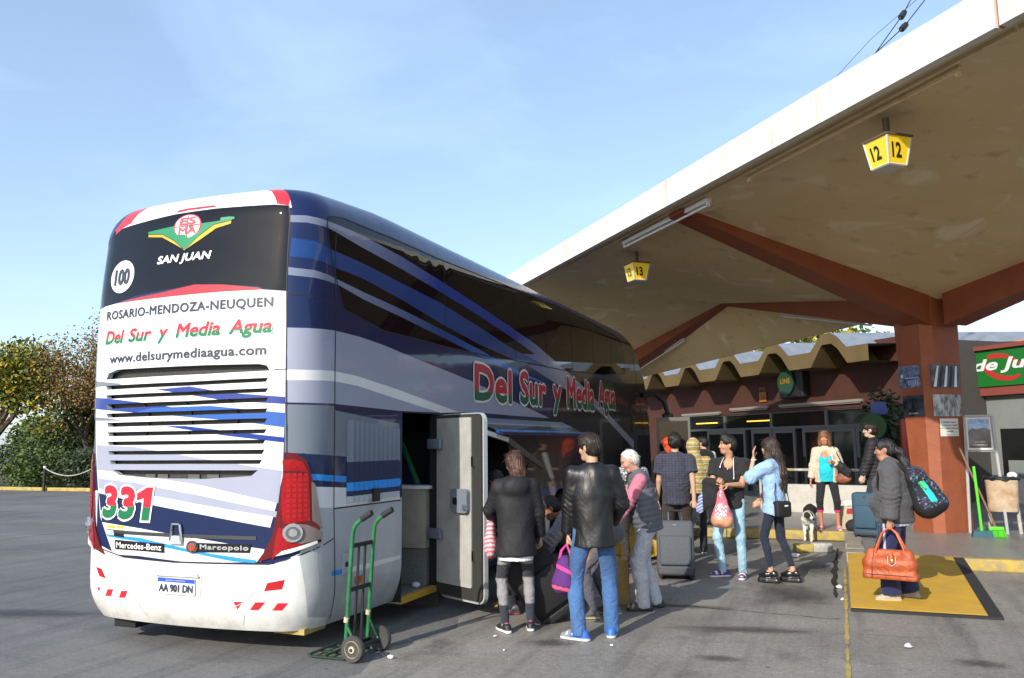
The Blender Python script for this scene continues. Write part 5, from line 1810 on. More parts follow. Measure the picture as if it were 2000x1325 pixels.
# lettering
M_BLK = mat('dark_grey_lettering', (0.035, 0.045, 0.07), 0.4)
M_LRED = mat('red_lettering', (0.62, 0.02, 0.045), 0.35)
M_LGREEN = mat('green_lettering', (0.010, 0.16, 0.065), 0.35)
M_LRED2 = mat('dark_red_lettering', (0.50, 0.010, 0.025), 0.3)
M_LGREEN2 = mat('dark_green_lettering', (0.008, 0.11, 0.045), 0.3)
M_LWHITE = mat('white_lettering', (0.78, 0.78, 0.76), 0.4)
lt = MB()
add_text(lt, 'ROSARIO-MENDOZA-NEUQUEN', bfr, (-0.94, 2.873, 0.955, 2.972), M_BLK, fat=0.0032, d=0.004, space=1.08)
add_text(lt, 'www.delsurymediaagua.com', bfr, (-0.855, 2.455, 0.90, 2.565), M_BLK, fat=0.0032, d=0.004, space=1.05)
def words(mb, items, fat, shear, d, m, split=None, pad=0.0):
    for w, x0, y0, x1, y1, base in items:
        add_text(mb, w, bfr, (x0, y0, x1, y1), m, shear=shear, d=d, split=(base, split) if split else None, pad=pad, fat=fat)
RW = [('Del', -0.935, 2.66, -0.66, 2.785, 2.703), ('Sur', -0.60, 2.66, -0.30, 2.785, 2.703), ('y', -0.225, 2.625, -0.105, 2.752, 2.703), ('Media', -0.015, 2.663, 0.455, 2.79, 2.706), ('Agua', 0.54, 2.628, 0.945, 2.792, 2.708)]
words(lt, RW, 0.0055, 0.22, 0.0055, M_LRED, M_LGREEN)
words(lt, [(w, a + .012, b - .008, c + .012, d - .008, e) for w, a, b, c, d, e in RW], 0.0055, 0.22, 0.003, mat('pale_green_shadow', (0.45, 0.62, 0.55), 0.5))
add_text(lt, 'SAN JUAN', bfr, (-0.30, 3.327, 0.322, 3.424), M_LWHITE, fat=0.0045, shear=0.15, d=0.004)
N3 = [('3', -0.905, 1.09, -0.69, 1.385, 1.205), ('3', -0.675, 1.085, -0.455, 1.378, 1.20)]
words(lt, N3, 0.036, 0.10, 0.006, M_LWHITE, pad=0.018)
words(lt, N3, 0.020, 0.10, 0.009, M_LRED, M_LGREEN)
one = [(-0.375, 1.085), (-0.285, 1.085), (-0.235, 1.372), (-0.305, 1.372), (-0.43, 1.315), (-0.43, 1.255), (-0.345, 1.278)]
def grow_poly(p, g):
    o = []
    for i in range(len(p)):
        a, b, c = Vector(p[i - 1]), Vector(p[i]), Vector(p[(i + 1) % len(p)])
        n1, n2 = Vector(((b - a).y, -(b - a).x)).normalized(), Vector(((c - b).y, -(c - b).x)).normalized()
        m = n1 + n2
        o.append(tuple(b + m * (g / max(1 + n1.dot(n2), .3))))
    return o
lt.add([bfr(x, y, 0.006) for x, y in grow_poly(one, 0.018)], [tuple(range(7))], M_LWHITE)
zz = 1.20
lt.add([bfr(x, y, 0.009) for x, y in [(-0.355, zz), (-0.265, zz)] + one[2:]], [tuple(range(7))], M_LRED)
lt.add([bfr(x, y, 0.009) for x, y in [one[0], one[1], (-0.265, zz), (-0.355, zz)]], [(0, 1, 2, 3)], M_LGREEN)
BIGT = [('Del', 4.50, 2.235, 5.72, 2.69, 2.36), ('Sur', 6.02, 2.25, 7.10, 2.72, 2.38), ('y', 7.42, 2.15, 7.84, 2.60, 2.40), ('Media', 8.12, 2.27, 9.72, 2.79, 2.42), ('Agua', 9.98, 2.20, 11.22, 2.84, 2.45)]
words(lt, BIGT, 0.050, 0.0, 0.006, M_LWHITE, pad=0.028)
words(lt, BIGT, 0.024, 0.0, 0.010, M_LRED2, M_LGREEN2)
lt.build('lettering', bus, loc=BL0)

# sticker, emblem, badges, plate
st = MB()
st.prism([(-0.762 + 0.17 * math.cos(k * .2244), 3.285 + 0.155 * math.sin(k * .2244)) for k in range(28)], bfr, 0.004, M_LWHITE)
add_text(st, '100', bfr, (-0.87, 3.205, -0.65, 3.36), M_BLK, fat=0.007, d=0.008)
st.build('speed_sticker', bus, loc=BL0)
em = MB()
M_EGREEN = mat('emblem_green', (0.015, 0.23, 0.10), 0.4)
M_EYEL = mat('emblem_yellow', (0.72, 0.38, 0.02), 0.4)
def curve(pts):
    return pts
def strip(mb, top, bot, m, d):
    n = 24
    def interp(pts, t):
        f = t * (len(pts) - 1)
        i = min(int(f), len(pts) - 2)
        q = f - i
        return (pts[i][0] + (pts[i + 1][0] - pts[i][0]) * q, pts[i][1] + (pts[i + 1][1] - pts[i][1]) * q)
    V = []
    for i in range(n + 1):
        V += [bfr(*interp(top, i / n), d), bfr(*interp(bot, i / n), d)]
    mb.add(V, [(2 * i, 2 * i + 1, 2 * i + 3, 2 * i + 2) for i in range(n)], m, True)
wl = [(-0.47, 3.680), (-0.30, 3.690), (-0.13, 3.700), (0.02, 3.690), (0.18, 3.690), (0.34, 3.695), (0.52, 3.700)]
wm = [(-0.46, 3.655), (-0.28, 3.635), (-0.13, 3.560), (0.02, 3.455), (0.16, 3.575), (0.32, 3.665), (0.50, 3.690)]
wb = [(-0.46, 3.628), (-0.28, 3.605), (-0.13, 3.530), (0.02, 3.455), (0.18, 3.535), (0.34, 3.625), (0.495, 3.655)]
strip(em, wl, wm, M_EGREEN, 0.005)
strip(em, [(x, y - 0.006) for x, y in wm], wb, M_EYEL, 0.0045)
em.prism([(0.38, 3.695), (0.49, 3.695), (0.535, 3.70), (0.53, 3.722), (0.48, 3.73), (0.39, 3.73)], bfr, 0.006, M_EGREEN)
em.prism([(0.022 + 0.160 * math.cos(k * .2244), 3.682 + 0.130 * math.sin(k * .2244)) for k in range(28)], bfr, 0.007, M_LRED)
em.prism([(0.022 + 0.146 * math.cos(k * .2244), 3.682 + 0.118 * math.sin(k * .2244)) for k in range(28)], bfr, 0.009, M_LWHITE)
M_EINK = mat('emblem_red_ink', (0.6, 0.09, 0.12), 0.4)
for w, bx in (('ES', (-0.075, 3.695, 0.12, 3.775)), ('MA', (-0.08, 3.60, 0.125, 3.672))):
    add_text(em, w, bfr, bx, M_EINK, fat=0.004, shear=0.1, d=0.012)
for ln in ([(-0.12, 3.683), (0.165, 3.683)], [(0.022, 3.57), (0.022, 3.79)]):
    skin_line(em, ln, 0.010, M_EINK, 0.012)
em.build('emblem', bus, loc=BL0)
bd = MB()
M_CHR = mat('chrome', (0.62, 0.64, 0.66), 0.18, metal=1.0)
M_GCHR = mat('dark_chrome_strip', (0.16, 0.17, 0.18), 0.25, metal=0.8)
bd.prism([(-0.705, 0.825), (-0.10, 0.820), (-0.105, 0.895), (-0.71, 0.905)], bfr, 0.010, mat('badge_black', (0.014, 0.014, 0.016), 0.25))
add_text(bd, 'Mercedes-Benz', bfr, (-0.685, 0.838, -0.125, 0.890), M_LWHITE, fat=0.0012, d=0.013)
bd.prism([(0.20, 0.835), (0.76, 0.845), (0.775, 0.915), (0.22, 0.915)], bfr, 0.008, MATS['badge_black'])
add_text(bd, 'Marcopolo', bfr, (0.285, 0.852, 0.755, 0.905), mat('silver_badge', (0.5, 0.52, 0.54), 0.35, metal=0.5), fat=0.003, d=0.012, space=1.1)
bd.prism([(0.205 + 0.060 * math.cos(k * .3142), 0.88 + 0.052 * math.sin(k * .3142)) for k in range(20)], bfr, 0.014, M_GCHR)
bd.prism([(0.205 + 0.035 * math.cos(k * .3142), 0.88 + 0.032 * math.sin(k * .3142)) for k in range(20)], bfr, 0.018, mat('badge_red', (0.65, 0.06, 0.02), 0.3))
for k in range(3):
    q = k * 2.094 + 0.5
    skin_line(bd, [(0.205, 0.88), (0.205 + 0.055 * math.cos(q), 0.88 + 0.048 * math.sin(q))], 0.012, M_CHR, 0.020)
bd.build('badge', bus, loc=BL0)
cs = MB()
skin_line(cs, [(-0.74, 0.975), (0.82, 0.965)], 0.030, M_GCHR, 0.006)
skin_line(cs, [(-0.73, 0.952), (-0.60, 0.946)], 0.03, MATS['badge_black'], 0.008)
cs.build('chrome_strip', bus, loc=BL0)
hd = MB()
for (a_, b_) in (((-0.010, 0.995), (0.0, 1.065)), ((0.0, 1.065), (0.08, 1.065)), ((0.08, 1.065), (0.092, 0.995)), ((0.092, 0.995), (0.10, 0.93)), ((-0.010, 0.995), (-0.02, 0.93))):
    hd.tube([bfr(*a_, 0.02), bfr(*b_, 0.02)], 0.012, M_CHR, 8)
hd.prism([(-0.03, 0.90), (0.105, 0.90), (0.10, 0.97), (-0.02, 0.97)], lambda x, y, d: bfr(x, y, 0.008 + d), 0.02, BM['panel'])
hd.prism([(0.005, 0.975), (0.075, 0.975), (0.075, 1.05), (0.005, 1.05)], bfr, 0.008, BM['navy'])
hd.build('hatch_handle', bus, loc=BL0)
yl = MB()
for x0 in (-0.82, -0.70):
    yl.prism([(x0, 1.005), (x0 + 0.09, 1.002), (x0 + 0.09, 1.028), (x0, 1.03)], bfr, 0.004, mat('yellow_sticker', (0.75, 0.45, 0.02), 0.4))
yl.prism([(-0.83, 0.985), (-0.60, 0.982), (-0.60, 0.990), (-0.83, 0.993)], bfr, 0.004, M_BLK)
yl.build('sticker', bus, loc=BL0)
# recessed plate with its blue band
pl = MB()
pl.prism([(-0.215, 0.45), (0.29, 0.45), (0.30, 0.655), (-0.24, 0.655)], lambda x, y, d: bfr(x, y, 0.002 + d), 0.004, BM['bumper'])
pl.prism([(-0.185, 0.635), (0.285, 0.635), (0.27, 0.66), (-0.20, 0.66)], lambda x, y, d: bfr(x, y, 0.004 + d), 0.03, BM['bumper'])
pl.prism([(-0.152, 0.484), (0.247, 0.481), (0.243, 0.612), (-0.152, 0.618)], lambda x, y, d: bfr(x, y, 0.008 + d), 0.012, M_LWHITE)
pl.prism([(-0.150, 0.582), (0.243, 0.578), (0.242, 0.611), (-0.150, 0.616)], lambda x, y, d: bfr(x, y, 0.020 + d), 0.002, mat('plate_blue', (0.02, 0.08, 0.55), 0.4))
add_text(pl, 'REPUBLICA ARGENTINA', bfr, (-0.06, 0.592, 0.15, 0.602), M_LWHITE, d=0.024)
add_text(pl, 'AA 901 DN', bfr, (-0.135, 0.500, 0.228, 0.566), M_BLK, fat=0.003, d=0.023)
pl.build('number_plate', bus, loc=BL0)

# tail lamps
M_LENS = mat('tail_lamp_lens', (0.33, 0.003, 0.006), 0.08, coat=1.0, var=0.3, vscale=30)
M_LRIM = mat('tail_lamp_dark_red', (0.12, 0.003, 0.006), 0.15, coat=1.0)
M_CLR = mat('clear_reflector', (0.62, 0.63, 0.63), 0.12, metal=0.6, var=0.2, vscale=40)
M_GRYL = mat('grey_lens', (0.20, 0.16, 0.15), 0.12, coat=1.0)
def fan_prism(mb, poly, d0, d1, m):
    """filled skin patch, triangulated finely enough to follow the corner"""
    vs, es = [], []
    n = len(poly)
    for i in range(n):
        (x0, y0), (x1, y1) = poly[i], poly[(i + 1) % n]
        k = max(1, int(math.hypot(x1 - x0, y1 - y0) / .05))
        for s in range(k):
            vs.append((x0 + (x1 - x0) * s / k, y0 + (y1 - y0) * s / k))
    nb = len(vs)
    es = [(i, (i + 1) % nb) for i in range(nb)]
    A = np.array(vs)
    for u in np.arange(A[:, 0].min(), A[:, 0].max(), .045):
        for v in np.arange(A[:, 1].min(), A[:, 1].max(), .06):
            if in_poly(np.array([[u, v]]), poly)[0]:
                vs.append((u + 1e-4, v + 1e-4))
    q = geometry.delaunay_2d_cdt([Vector(p) for p in vs], es, [], 1, 1e-5)
    V = [bfr(p.x, p.y, d1) for p in q[0]]
    mb.add(V, [list(f) for f in q[2]], m, True)
    V2 = [bfr(x, y, d1) for x, y in vs[:nb]] + [bfr(x, y, d0) for x, y in vs[:nb]]
    mb.add(V2, [(i, (i + 1) % nb, nb + (i + 1) % nb, nb + i) for i in range(nb)], m)
for side in ('R', 'L'):
    lp = [p for m, p in LIVERY if m == 'lamp'][0 if side == 'R' else 1]
    if side == 'L':
        rp = [p for m, p in LIVERY if m == 'lamp'][0]
        lp = [(-x - 0.03, y) for x, y in rp]
    sg = 1 if side == 'R' else -1
    off = 0.0 if side == 'R' else -0.03
    T = lambda pts: [(sg * x + off, y) for x, y in pts]
    a = MB()
    fan_prism(a, lp, -0.01, 0.014, M_LRIM)
    lamp = a.build('tail_lamp', bus, loc=BL0)
    a = MB()
    inner = [(1.05, 1.60), (1.14, 1.61), (1.215, 1.58), (1.255, 1.50), (1.06, 1.515)]
    low = [(1.055, 1.49), (1.26, 1.475), (1.27, 1.10), (1.06, 1.08), (1.04, 1.25)]
    bot_ = [(1.02, 1.05), (1.34, 1.05), (1.36, 0.96), (1.06, 0.87), (0.97, 0.80), (0.99, 0.93)]
    for q_ in (inner, low, bot_):
        fan_prism(a, T(q_), 0.012, 0.020, M_LENS)
    for i in range(4):      # light cells
        for j in range(9):
            u_, v_ = 1.085 + i * 0.045, 1.13 + j * 0.042
            a.prism(T([(u_, v_), (u_ + .03, v_), (u_ + .03, v_ + .028), (u_, v_ + .028)]), lambda x, y, d: bfr(x, y, 0.0195 + d), 0.0022, BM['redlamp'])
    a.build('red_lens', lamp, loc=BL0)
    a = MB()
    fan_prism(a, T([(1.285, 1.42), (1.315, 1.40), (1.385, 1.03), (1.295, 1.10)]), 0.012, 0.021, M_GRYL)
    a.build('side_lens', lamp, loc=BL0)
    a = MB()
    fan_prism(a, T([(1.05, 1.03), (1.13, 1.085), (1.25, 1.07), (1.39, 1.00), (1.375, 0.945), (1.2, 0.92), (1.09, 0.94)]), 0.018, 0.023, M_GRYL)
    for rr_, dd_, mm_ in ((0.075, 0.040, M_CLR), (0.052, 0.046, M_CHR), (0.030, 0.052, M_CLR)):
        a.prism([(sg * 1.135 + off + rr_ * math.cos(k * .3142), 1.012 + rr_ * math.sin(k * .3142)) for k in range(20)], lambda x, y, d: bfr(x, y, d - 0.0), dd_, mm_)
    a.build('reverse_light', lamp, loc=BL0)
    a = MB()
    fan_prism(a, T([(1.00, 0.825), (1.05, 0.865), (1.33, 0.935), (1.34, 0.915), (1.12, 0.85)]), 0.016, 0.027, M_LWHITE)
    a.build('white_reflector', lamp, loc=BL0)
# windscreen-side mirror at the far front corner and the open entry door
a = MB()
p = S(13.75, 2.75)
a.tube([(p[0], p[1], p[2]), (p[0] + .22, p[1] + .35, 2.80), (p[0] + .40, p[1] + .5, 2.62), (p[0] + .46, p[1] + .52, 2.35)], [0.05, 0.06, 0.06, 0.05], M_INK, 10)
a.box((p[0] + .46, p[1] + .52, 2.15), (0.24, 0.16, 0.42), M_INK, bev=0.05)
a.build('mirror', bus, loc=BL0)
a = MB()
dx, dy = XR + 0.30, Y0 + 12.6
ex, ey = 0.72, 0.10
def dq(x, y, d):
    return Vector((dx + ex * x - ey * d, dy + ey * x + ex * d, y))
for bx in ((0, 0.3, 0.07, 2.25), (0.93, 0.3, 1.0, 2.25), (0.07, 2.17, 0.93, 2.25), (0.07, 0.3, 0.93, 0.4)):
    a.prism([(bx[0], bx[1]), (bx[2], bx[1]), (bx[2], bx[3]), (bx[0], bx[3])], dq, 0.05, M_ALU)
ed = a.build('entry_door', bus, loc=BL0)
a = MB()
a.prism([(0.07, 0.4), (0.93, 0.4), (0.93, 2.17), (0.07, 2.17)], lambda x, y, d: dq(x, y, 0.015 + d), 0.015, BM['glass'])
a.build('pane', ed, loc=BL0)
# wheels
def wheel(u, side):
    x = XC + side * (BW - 0.20)
    y = Y0 + u - 0.55
    M = Matrix.Translation((x, y, 0.505)) @ Matrix.Rotation(side * math.pi / 2, 4, 'Y')
    a = MB()
    a.lathe([(0.30, -0.14), (0.46, -0.15), (0.50, -0.10), (0.505, 0.0), (0.50, 0.10), (0.46, 0.14), (0.31, 0.13)], M_BLACK, 40, M)
    w = a.build('wheel', bus, loc=BL0)
    a = MB()
    a.lathe([(0.30, 0.10), (0.31, 0.135), (0.28, 0.12), (0.22, 0.06), (0.12, 0.07), (0.11, 0.15), (0.02, 0.16)], M_CLR, 28, M)
    a.build('rim', w, loc=BL0)
for u in (7.75, 12.1):
    for sd in (1, -1):
        wheel(u, sd)
# inside of the two openings
M_CREAM = mat('cream_locker_lining', (0.40, 0.36, 0.27), 0.7, var=0.15, vscale=5)
M_TREAD = mat('tread_plate', (0.33, 0.33, 0.31), 0.4, metal=0.5, var=0.2, vscale=50)
a = MB()
def yb(u):
    return float(S(u, 1.0)[1])
ya, yc = yb(DOOR_U[0]), yb(DOOR_U[1])
xi = XR - 1.25
yd = 8.93
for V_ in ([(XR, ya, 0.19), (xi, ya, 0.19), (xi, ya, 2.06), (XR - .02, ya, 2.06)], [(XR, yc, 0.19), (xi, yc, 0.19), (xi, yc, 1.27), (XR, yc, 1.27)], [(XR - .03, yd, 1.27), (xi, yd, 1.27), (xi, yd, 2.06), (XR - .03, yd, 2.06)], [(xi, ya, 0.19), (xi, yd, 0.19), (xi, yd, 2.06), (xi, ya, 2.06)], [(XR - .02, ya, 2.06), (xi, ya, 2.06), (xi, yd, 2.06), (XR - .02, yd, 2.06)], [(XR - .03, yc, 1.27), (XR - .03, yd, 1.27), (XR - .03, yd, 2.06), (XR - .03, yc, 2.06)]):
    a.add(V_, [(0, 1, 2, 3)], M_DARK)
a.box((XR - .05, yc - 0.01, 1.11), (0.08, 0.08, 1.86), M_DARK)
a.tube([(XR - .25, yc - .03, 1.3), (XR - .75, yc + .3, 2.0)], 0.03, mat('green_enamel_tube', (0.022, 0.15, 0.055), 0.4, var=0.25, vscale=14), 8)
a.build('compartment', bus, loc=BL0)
a = MB()
a.box((XR - .42, (ya + yc) / 2, 0.20), (0.80, yc - ya - .01, 0.05), M_TREAD)
a.box((XR - .035, (ya + yc) / 2, 0.20), (0.06, yc - ya - .02, 0.06), M_YEL)
a.box((XR - .50, yc - .06, 0.42), (0.80, 0.09, 0.38), M_TREAD)
a.box((XR - .52, yc - .075, 0.93), (0.84, 0.12, 0.62), M_CREAM)
a.box((XR - .50, yc - .01, 1.26), (0.88, 0.30, 0.035), M_LWHITE)
a.box((XR - .95, (ya + yc) / 2, 0.70), (0.10, yc - ya - .02, 0.94), M_CREAM)
a.build('step', bus, loc=BL0)
a = MB()
a.ball((0, 0, 0), (0.05, 0.04, 0.03), M_PAPER, 6)
o = a.build('paper_scrap')
o.location = (XR - .16, yc - .22, 0.255)
tag(o, 'crumpled white cloth on the step inside the open coach compartment', 'litter', 'white litter on the ground')
a = MB()
ya, yc = yb(4.0), yb(5.6)
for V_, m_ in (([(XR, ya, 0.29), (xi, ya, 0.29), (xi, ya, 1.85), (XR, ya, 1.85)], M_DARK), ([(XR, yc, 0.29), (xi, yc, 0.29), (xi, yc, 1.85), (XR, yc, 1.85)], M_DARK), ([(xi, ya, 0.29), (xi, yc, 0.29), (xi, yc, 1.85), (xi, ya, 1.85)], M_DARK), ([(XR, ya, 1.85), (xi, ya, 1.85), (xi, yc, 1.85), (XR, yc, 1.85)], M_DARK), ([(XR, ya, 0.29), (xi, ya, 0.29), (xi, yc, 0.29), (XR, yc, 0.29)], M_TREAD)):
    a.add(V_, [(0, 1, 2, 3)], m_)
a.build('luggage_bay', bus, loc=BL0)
# lifted luggage flap with its strut
a = MB()
y0_, y1_ = yb(4.05), yb(9.0)
fl_ = lambda x, y, d: Vector((XR + 0.03 + y * 0.94, x, 2.035 - 0.34 * y + d))
for s0, s1, m_ in ((0.0, 0.22, BM['grey']), (0.22, 0.27, BM['lavender']), (0.27, 0.47, BM['dark']), (0.47, 0.52, BM['cyan']), (0.52, 0.56, BM['navy'])):
    a.prism([(y0_, s0), (y1_ - 1.2 - s0, s0), (y1_ - 1.2 - s1, s1), (y0_, s1)], fl_, -0.03, m_)
a.build('luggage_flap', bus, loc=BL0)
a = MB()
pA, pB, pC = Vector((-3.58, 8.0, 1.865)), Vector((-3.62, 8.95, 1.76)), Vector((-3.95, 11.1, 1.38))
def bar(p, q, w, m):
    d_ = (q - p)
    a.box((p + q) / 2, (d_.length, 0.03, w), m, rot=d_.to_track_quat('X', 'Z').to_matrix())
bar(pA, pB, 0.05, M_LWHITE)
bar(pB, pC, 0.075, M_ALU)
a.build('strut', bus, loc=BL0)

# open compartment door
HX, HY = XR + 0.02, 8.0
dd = Vector((math.cos(rad(-27)), math.sin(rad(-27)), 0))     # swings outwards past square
dn = Vector((dd.y, -dd.x, 0))                  # its lining faces the rear
DW = 0.74
def df(x, y, d):
    return Vector((HX, HY, 0)) + dd * x + dn * d + Vector((0, 0, y))
M_DALU = mat('brushed_door_lining', (0.50, 0.50, 0.47), 0.4, metal=0.15, col2=(0.38, 0.38, 0.35), vscale=5, detail=8)
M_RUB = mat('door_rubber', (0.028, 0.028, 0.026), 0.7)
def rpoly(x0, y0, x1, y1, r):
    o = []
    for cx, cy, a0 in ((x1 - r, y0 + r, -90), (x1 - r, y1 - r, 0), (x0 + r, y1 - r, 90), (x0 + r, y0 + r, 180)):
        for k in range(5):
            q = rad(a0 + k * 22.5)
            o.append((cx + r * math.cos(q), cy + r * math.sin(q)))
    return o
a = MB()
a.prism(rpoly(0.03, 0.13, DW + .035, 2.035, 0.09), lambda x, y, d: df(x, y, d - 0.055), 0.05, BM['panel'])
a.prism(rpoly(0.0, 0.16, DW + .02, 2.025, 0.06), lambda x, y, d: df(x, y, d - 0.005), 0.022, M_RUB)
a.prism(rpoly(0.02, 0.28, DW - .13, 1.99, 0.02), lambda x, y, d: df(x, y, d + 0.017), 0.012, M_DALU)
dr = a.build('compartment_door', bus, loc=BL0)
a = MB()
a.prism(rpoly(DW - .42, 1.02, DW - .14, 1.26, 0.04), lambda x, y, d: df(x, y, d + 0.029), 0.05, BM['grey'])
a.prism(rpoly(DW - .37, 1.10, DW - .30, 1.17, 0.015), lambda x, y, d: df(x, y, d + 0.079), 0.006, M_INK)
a.box(df(DW - .17, 1.08, 0.085), (0.04, 0.03, 0.05), M_CHR)
a.build('lock_box', dr, loc=BL0)
for zc in (0.78, 1.72):
    a = MB()
    a.box(df(0.02, zc, 0.06), (0.24, 0.04, 0.11), BM['grey'], rot=math.atan2(dd.y, dd.x), bev=0.012)
    a.build('hinge', dr, loc=BL0)
    a = MB()
    a.box(df(DW - .095, zc - 0.18, 0.03), (0.03, 0.03, 0.10), M_CHR, rot=math.atan2(dd.y, dd.x))
    a.build('catch', dr, loc=BL0)
# mudflap and underside pieces
a = MB()
a.box((XR - .25, HY + .05, 0.22), (0.5, 0.02, 0.42), M_RUB)
a.build('mudflap', bus, loc=BL0)
a = MB()
a.box((-6.1, Y0 + .55, 0.17), (0.25, 0.5, 0.12), M_DARK)
a.build('exhaust', bus, loc=BL0)
a = MB()
a.box((-4.35, Y0 + .5, 0.19), (0.3, 0.3, 0.05), MATS['worn_yellow_paint'])
a.build('jacking_pad', bus, loc=BL0)
# ============================================================ SOFT BODIES (signed distance fields turned into one skin)
def V3(*a):
    return np.array(a, float)

class Body:
    """a list of blended round cones and ellipsoids; mesh() walks the zero surface"""
    def __init__(s):
        s.ops = []

    def cap(s, a, b, ra, rb=None, k=0.02, sq=None, flat=0, neg=False):
        s.ops.append(('c', V3(*a), V3(*b), ra, ra if rb is None else rb, k, sq, flat, neg))
        return s

    def chain(s, pts, rs, k=0.02, sq=None):
        for i in range(len(pts) - 1):
            s.cap(pts[i], pts[i + 1], rs[i], rs[i + 1], k, sq)
        return s

    def ell(s, c, r, k=0.02, R=None, neg=False):
        s.ops.append(('e', V3(*c), V3(*r), R, k, neg))
        return s

    def cut(s, p, n):
        n = V3(*n)
        s.ops.append(('p', V3(*p), n / np.linalg.norm(n)))
        return s

    def mesh(s, h, fine=()):
        lo, hi = V3(9, 9, 9), V3(-9, -9, -9)
        for o in s.ops:
            if o[0] == 'c' and not o[8]:
                r = max(o[3], o[4]) + 0.02
                lo, hi = np.minimum(lo, np.minimum(o[1], o[2]) - r), np.maximum(hi, np.maximum(o[1], o[2]) + r)
            elif o[0] == 'e' and not o[5]:
                r = o[2].max() + 0.02 if o[3] is not None else o[2] + 0.02
                lo, hi = np.minimum(lo, o[1] - r), np.maximum(hi, o[1] + r)
        ax = []
        for d in range(3):
            q, a = [], lo[d] - h
            while a < hi[d] + h:
                q.append(a)
                st = h
                for c, r, hf in fine:
                    if c[d] - r <= a <= c[d] + r:
                        st = min(st, hf)
                a += st
            ax.append(np.array(q))
        F = np.full([len(q) for q in ax], 1.0, np.float32)
        for o in s.ops:
            if o[0] == 'p':
                D = ((ax[0] - o[1][0]) * o[2][0])[:, None, None] + ((ax[1] - o[1][1]) * o[2][1])[None, :, None] + ((ax[2] - o[1][2]) * o[2][2])[None, None, :]
                F = np.maximum(F, D)
                continue
            if o[0] == 'c':
                _, a, b, ra, rb, k, sq, flat, neg = o
                r = max(ra, rb) + k + 2.2 * h
                l0, h0 = np.minimum(a, b) - r, np.maximum(a, b) + r
            else:
                _, c, rr, R, k, neg = o
                r = (rr.max() if R is not None else rr) + k + 2.2 * h
                l0, h0 = c - r, c + r
            sl = tuple(slice(np.searchsorted(ax[d], l0[d]), np.searchsorted(ax[d], h0[d])) for d in range(3))
            X = ax[0][sl[0]][:, None, None]
            Y = ax[1][sl[1]][None, :, None]
            Z = ax[2][sl[2]][None, None, :]
            if 0 in F[sl].shape:
                continue
            if o[0] == 'c':
                ba = b - a
                L2 = max(float(ba @ ba), 1e-9)
                px, py, pz = X - a[0], Y - a[1], Z - a[2]
                t = np.clip((px * ba[0] + py * ba[1] + pz * ba[2]) / L2, 0, 1)
                qx, qy, qz = px - t * ba[0], py - t * ba[1], pz - t * ba[2]
                if sq:
                    n, f = V3(*sq[0]), sq[1]
                    n = n / np.linalg.norm(n)
                    e = (qx * n[0] + qy * n[1] + qz * n[2]) * (1 / f - 1)
                    qx, qy, qz = qx + e * n[0], qy + e * n[1], qz + e * n[2]
                D = np.sqrt(qx * qx + qy * qy + qz * qz) - (ra + (rb - ra) * t)
                if sq:
                    D = D * math.sqrt(sq[1])
                if flat:
                    u = ba / math.sqrt(L2)
                    D = np.maximum(D, (X - b[0]) * u[0] + (Y - b[1]) * u[1] + (Z - b[2]) * u[2])
            else:
                px, py, pz = X - c[0], Y - c[1], Z - c[2]
                if R is not None:
                    px, py, pz = (R[0, i] * 0 + px * R[0, i] + py * R[1, i] + pz * R[2, i] for i in range(3))
                q = np.sqrt((px / rr[0]) ** 2 + (py / rr[1]) ** 2 + (pz / rr[2]) ** 2)
                D = (q - 1) * rr.min()
                D = np.where(q > 1, (q - 1) * rr.min() * 1.0, D)
            G = F[sl]
            if neg:
                D = -D
                hh = np.clip(.5 - .5 * (D - G) / -k if False else .5 + .5 * (D - G) / k, 0, 1)
                F[sl] = G * (1 - hh) + D * hh + k * hh * (1 - hh)
            else:
                hh = np.clip(.5 + .5 * (D - G) / k, 0, 1)
                F[sl] = D * (1 - hh) + G * hh - k * hh * (1 - hh)
        return nets(F, ax)

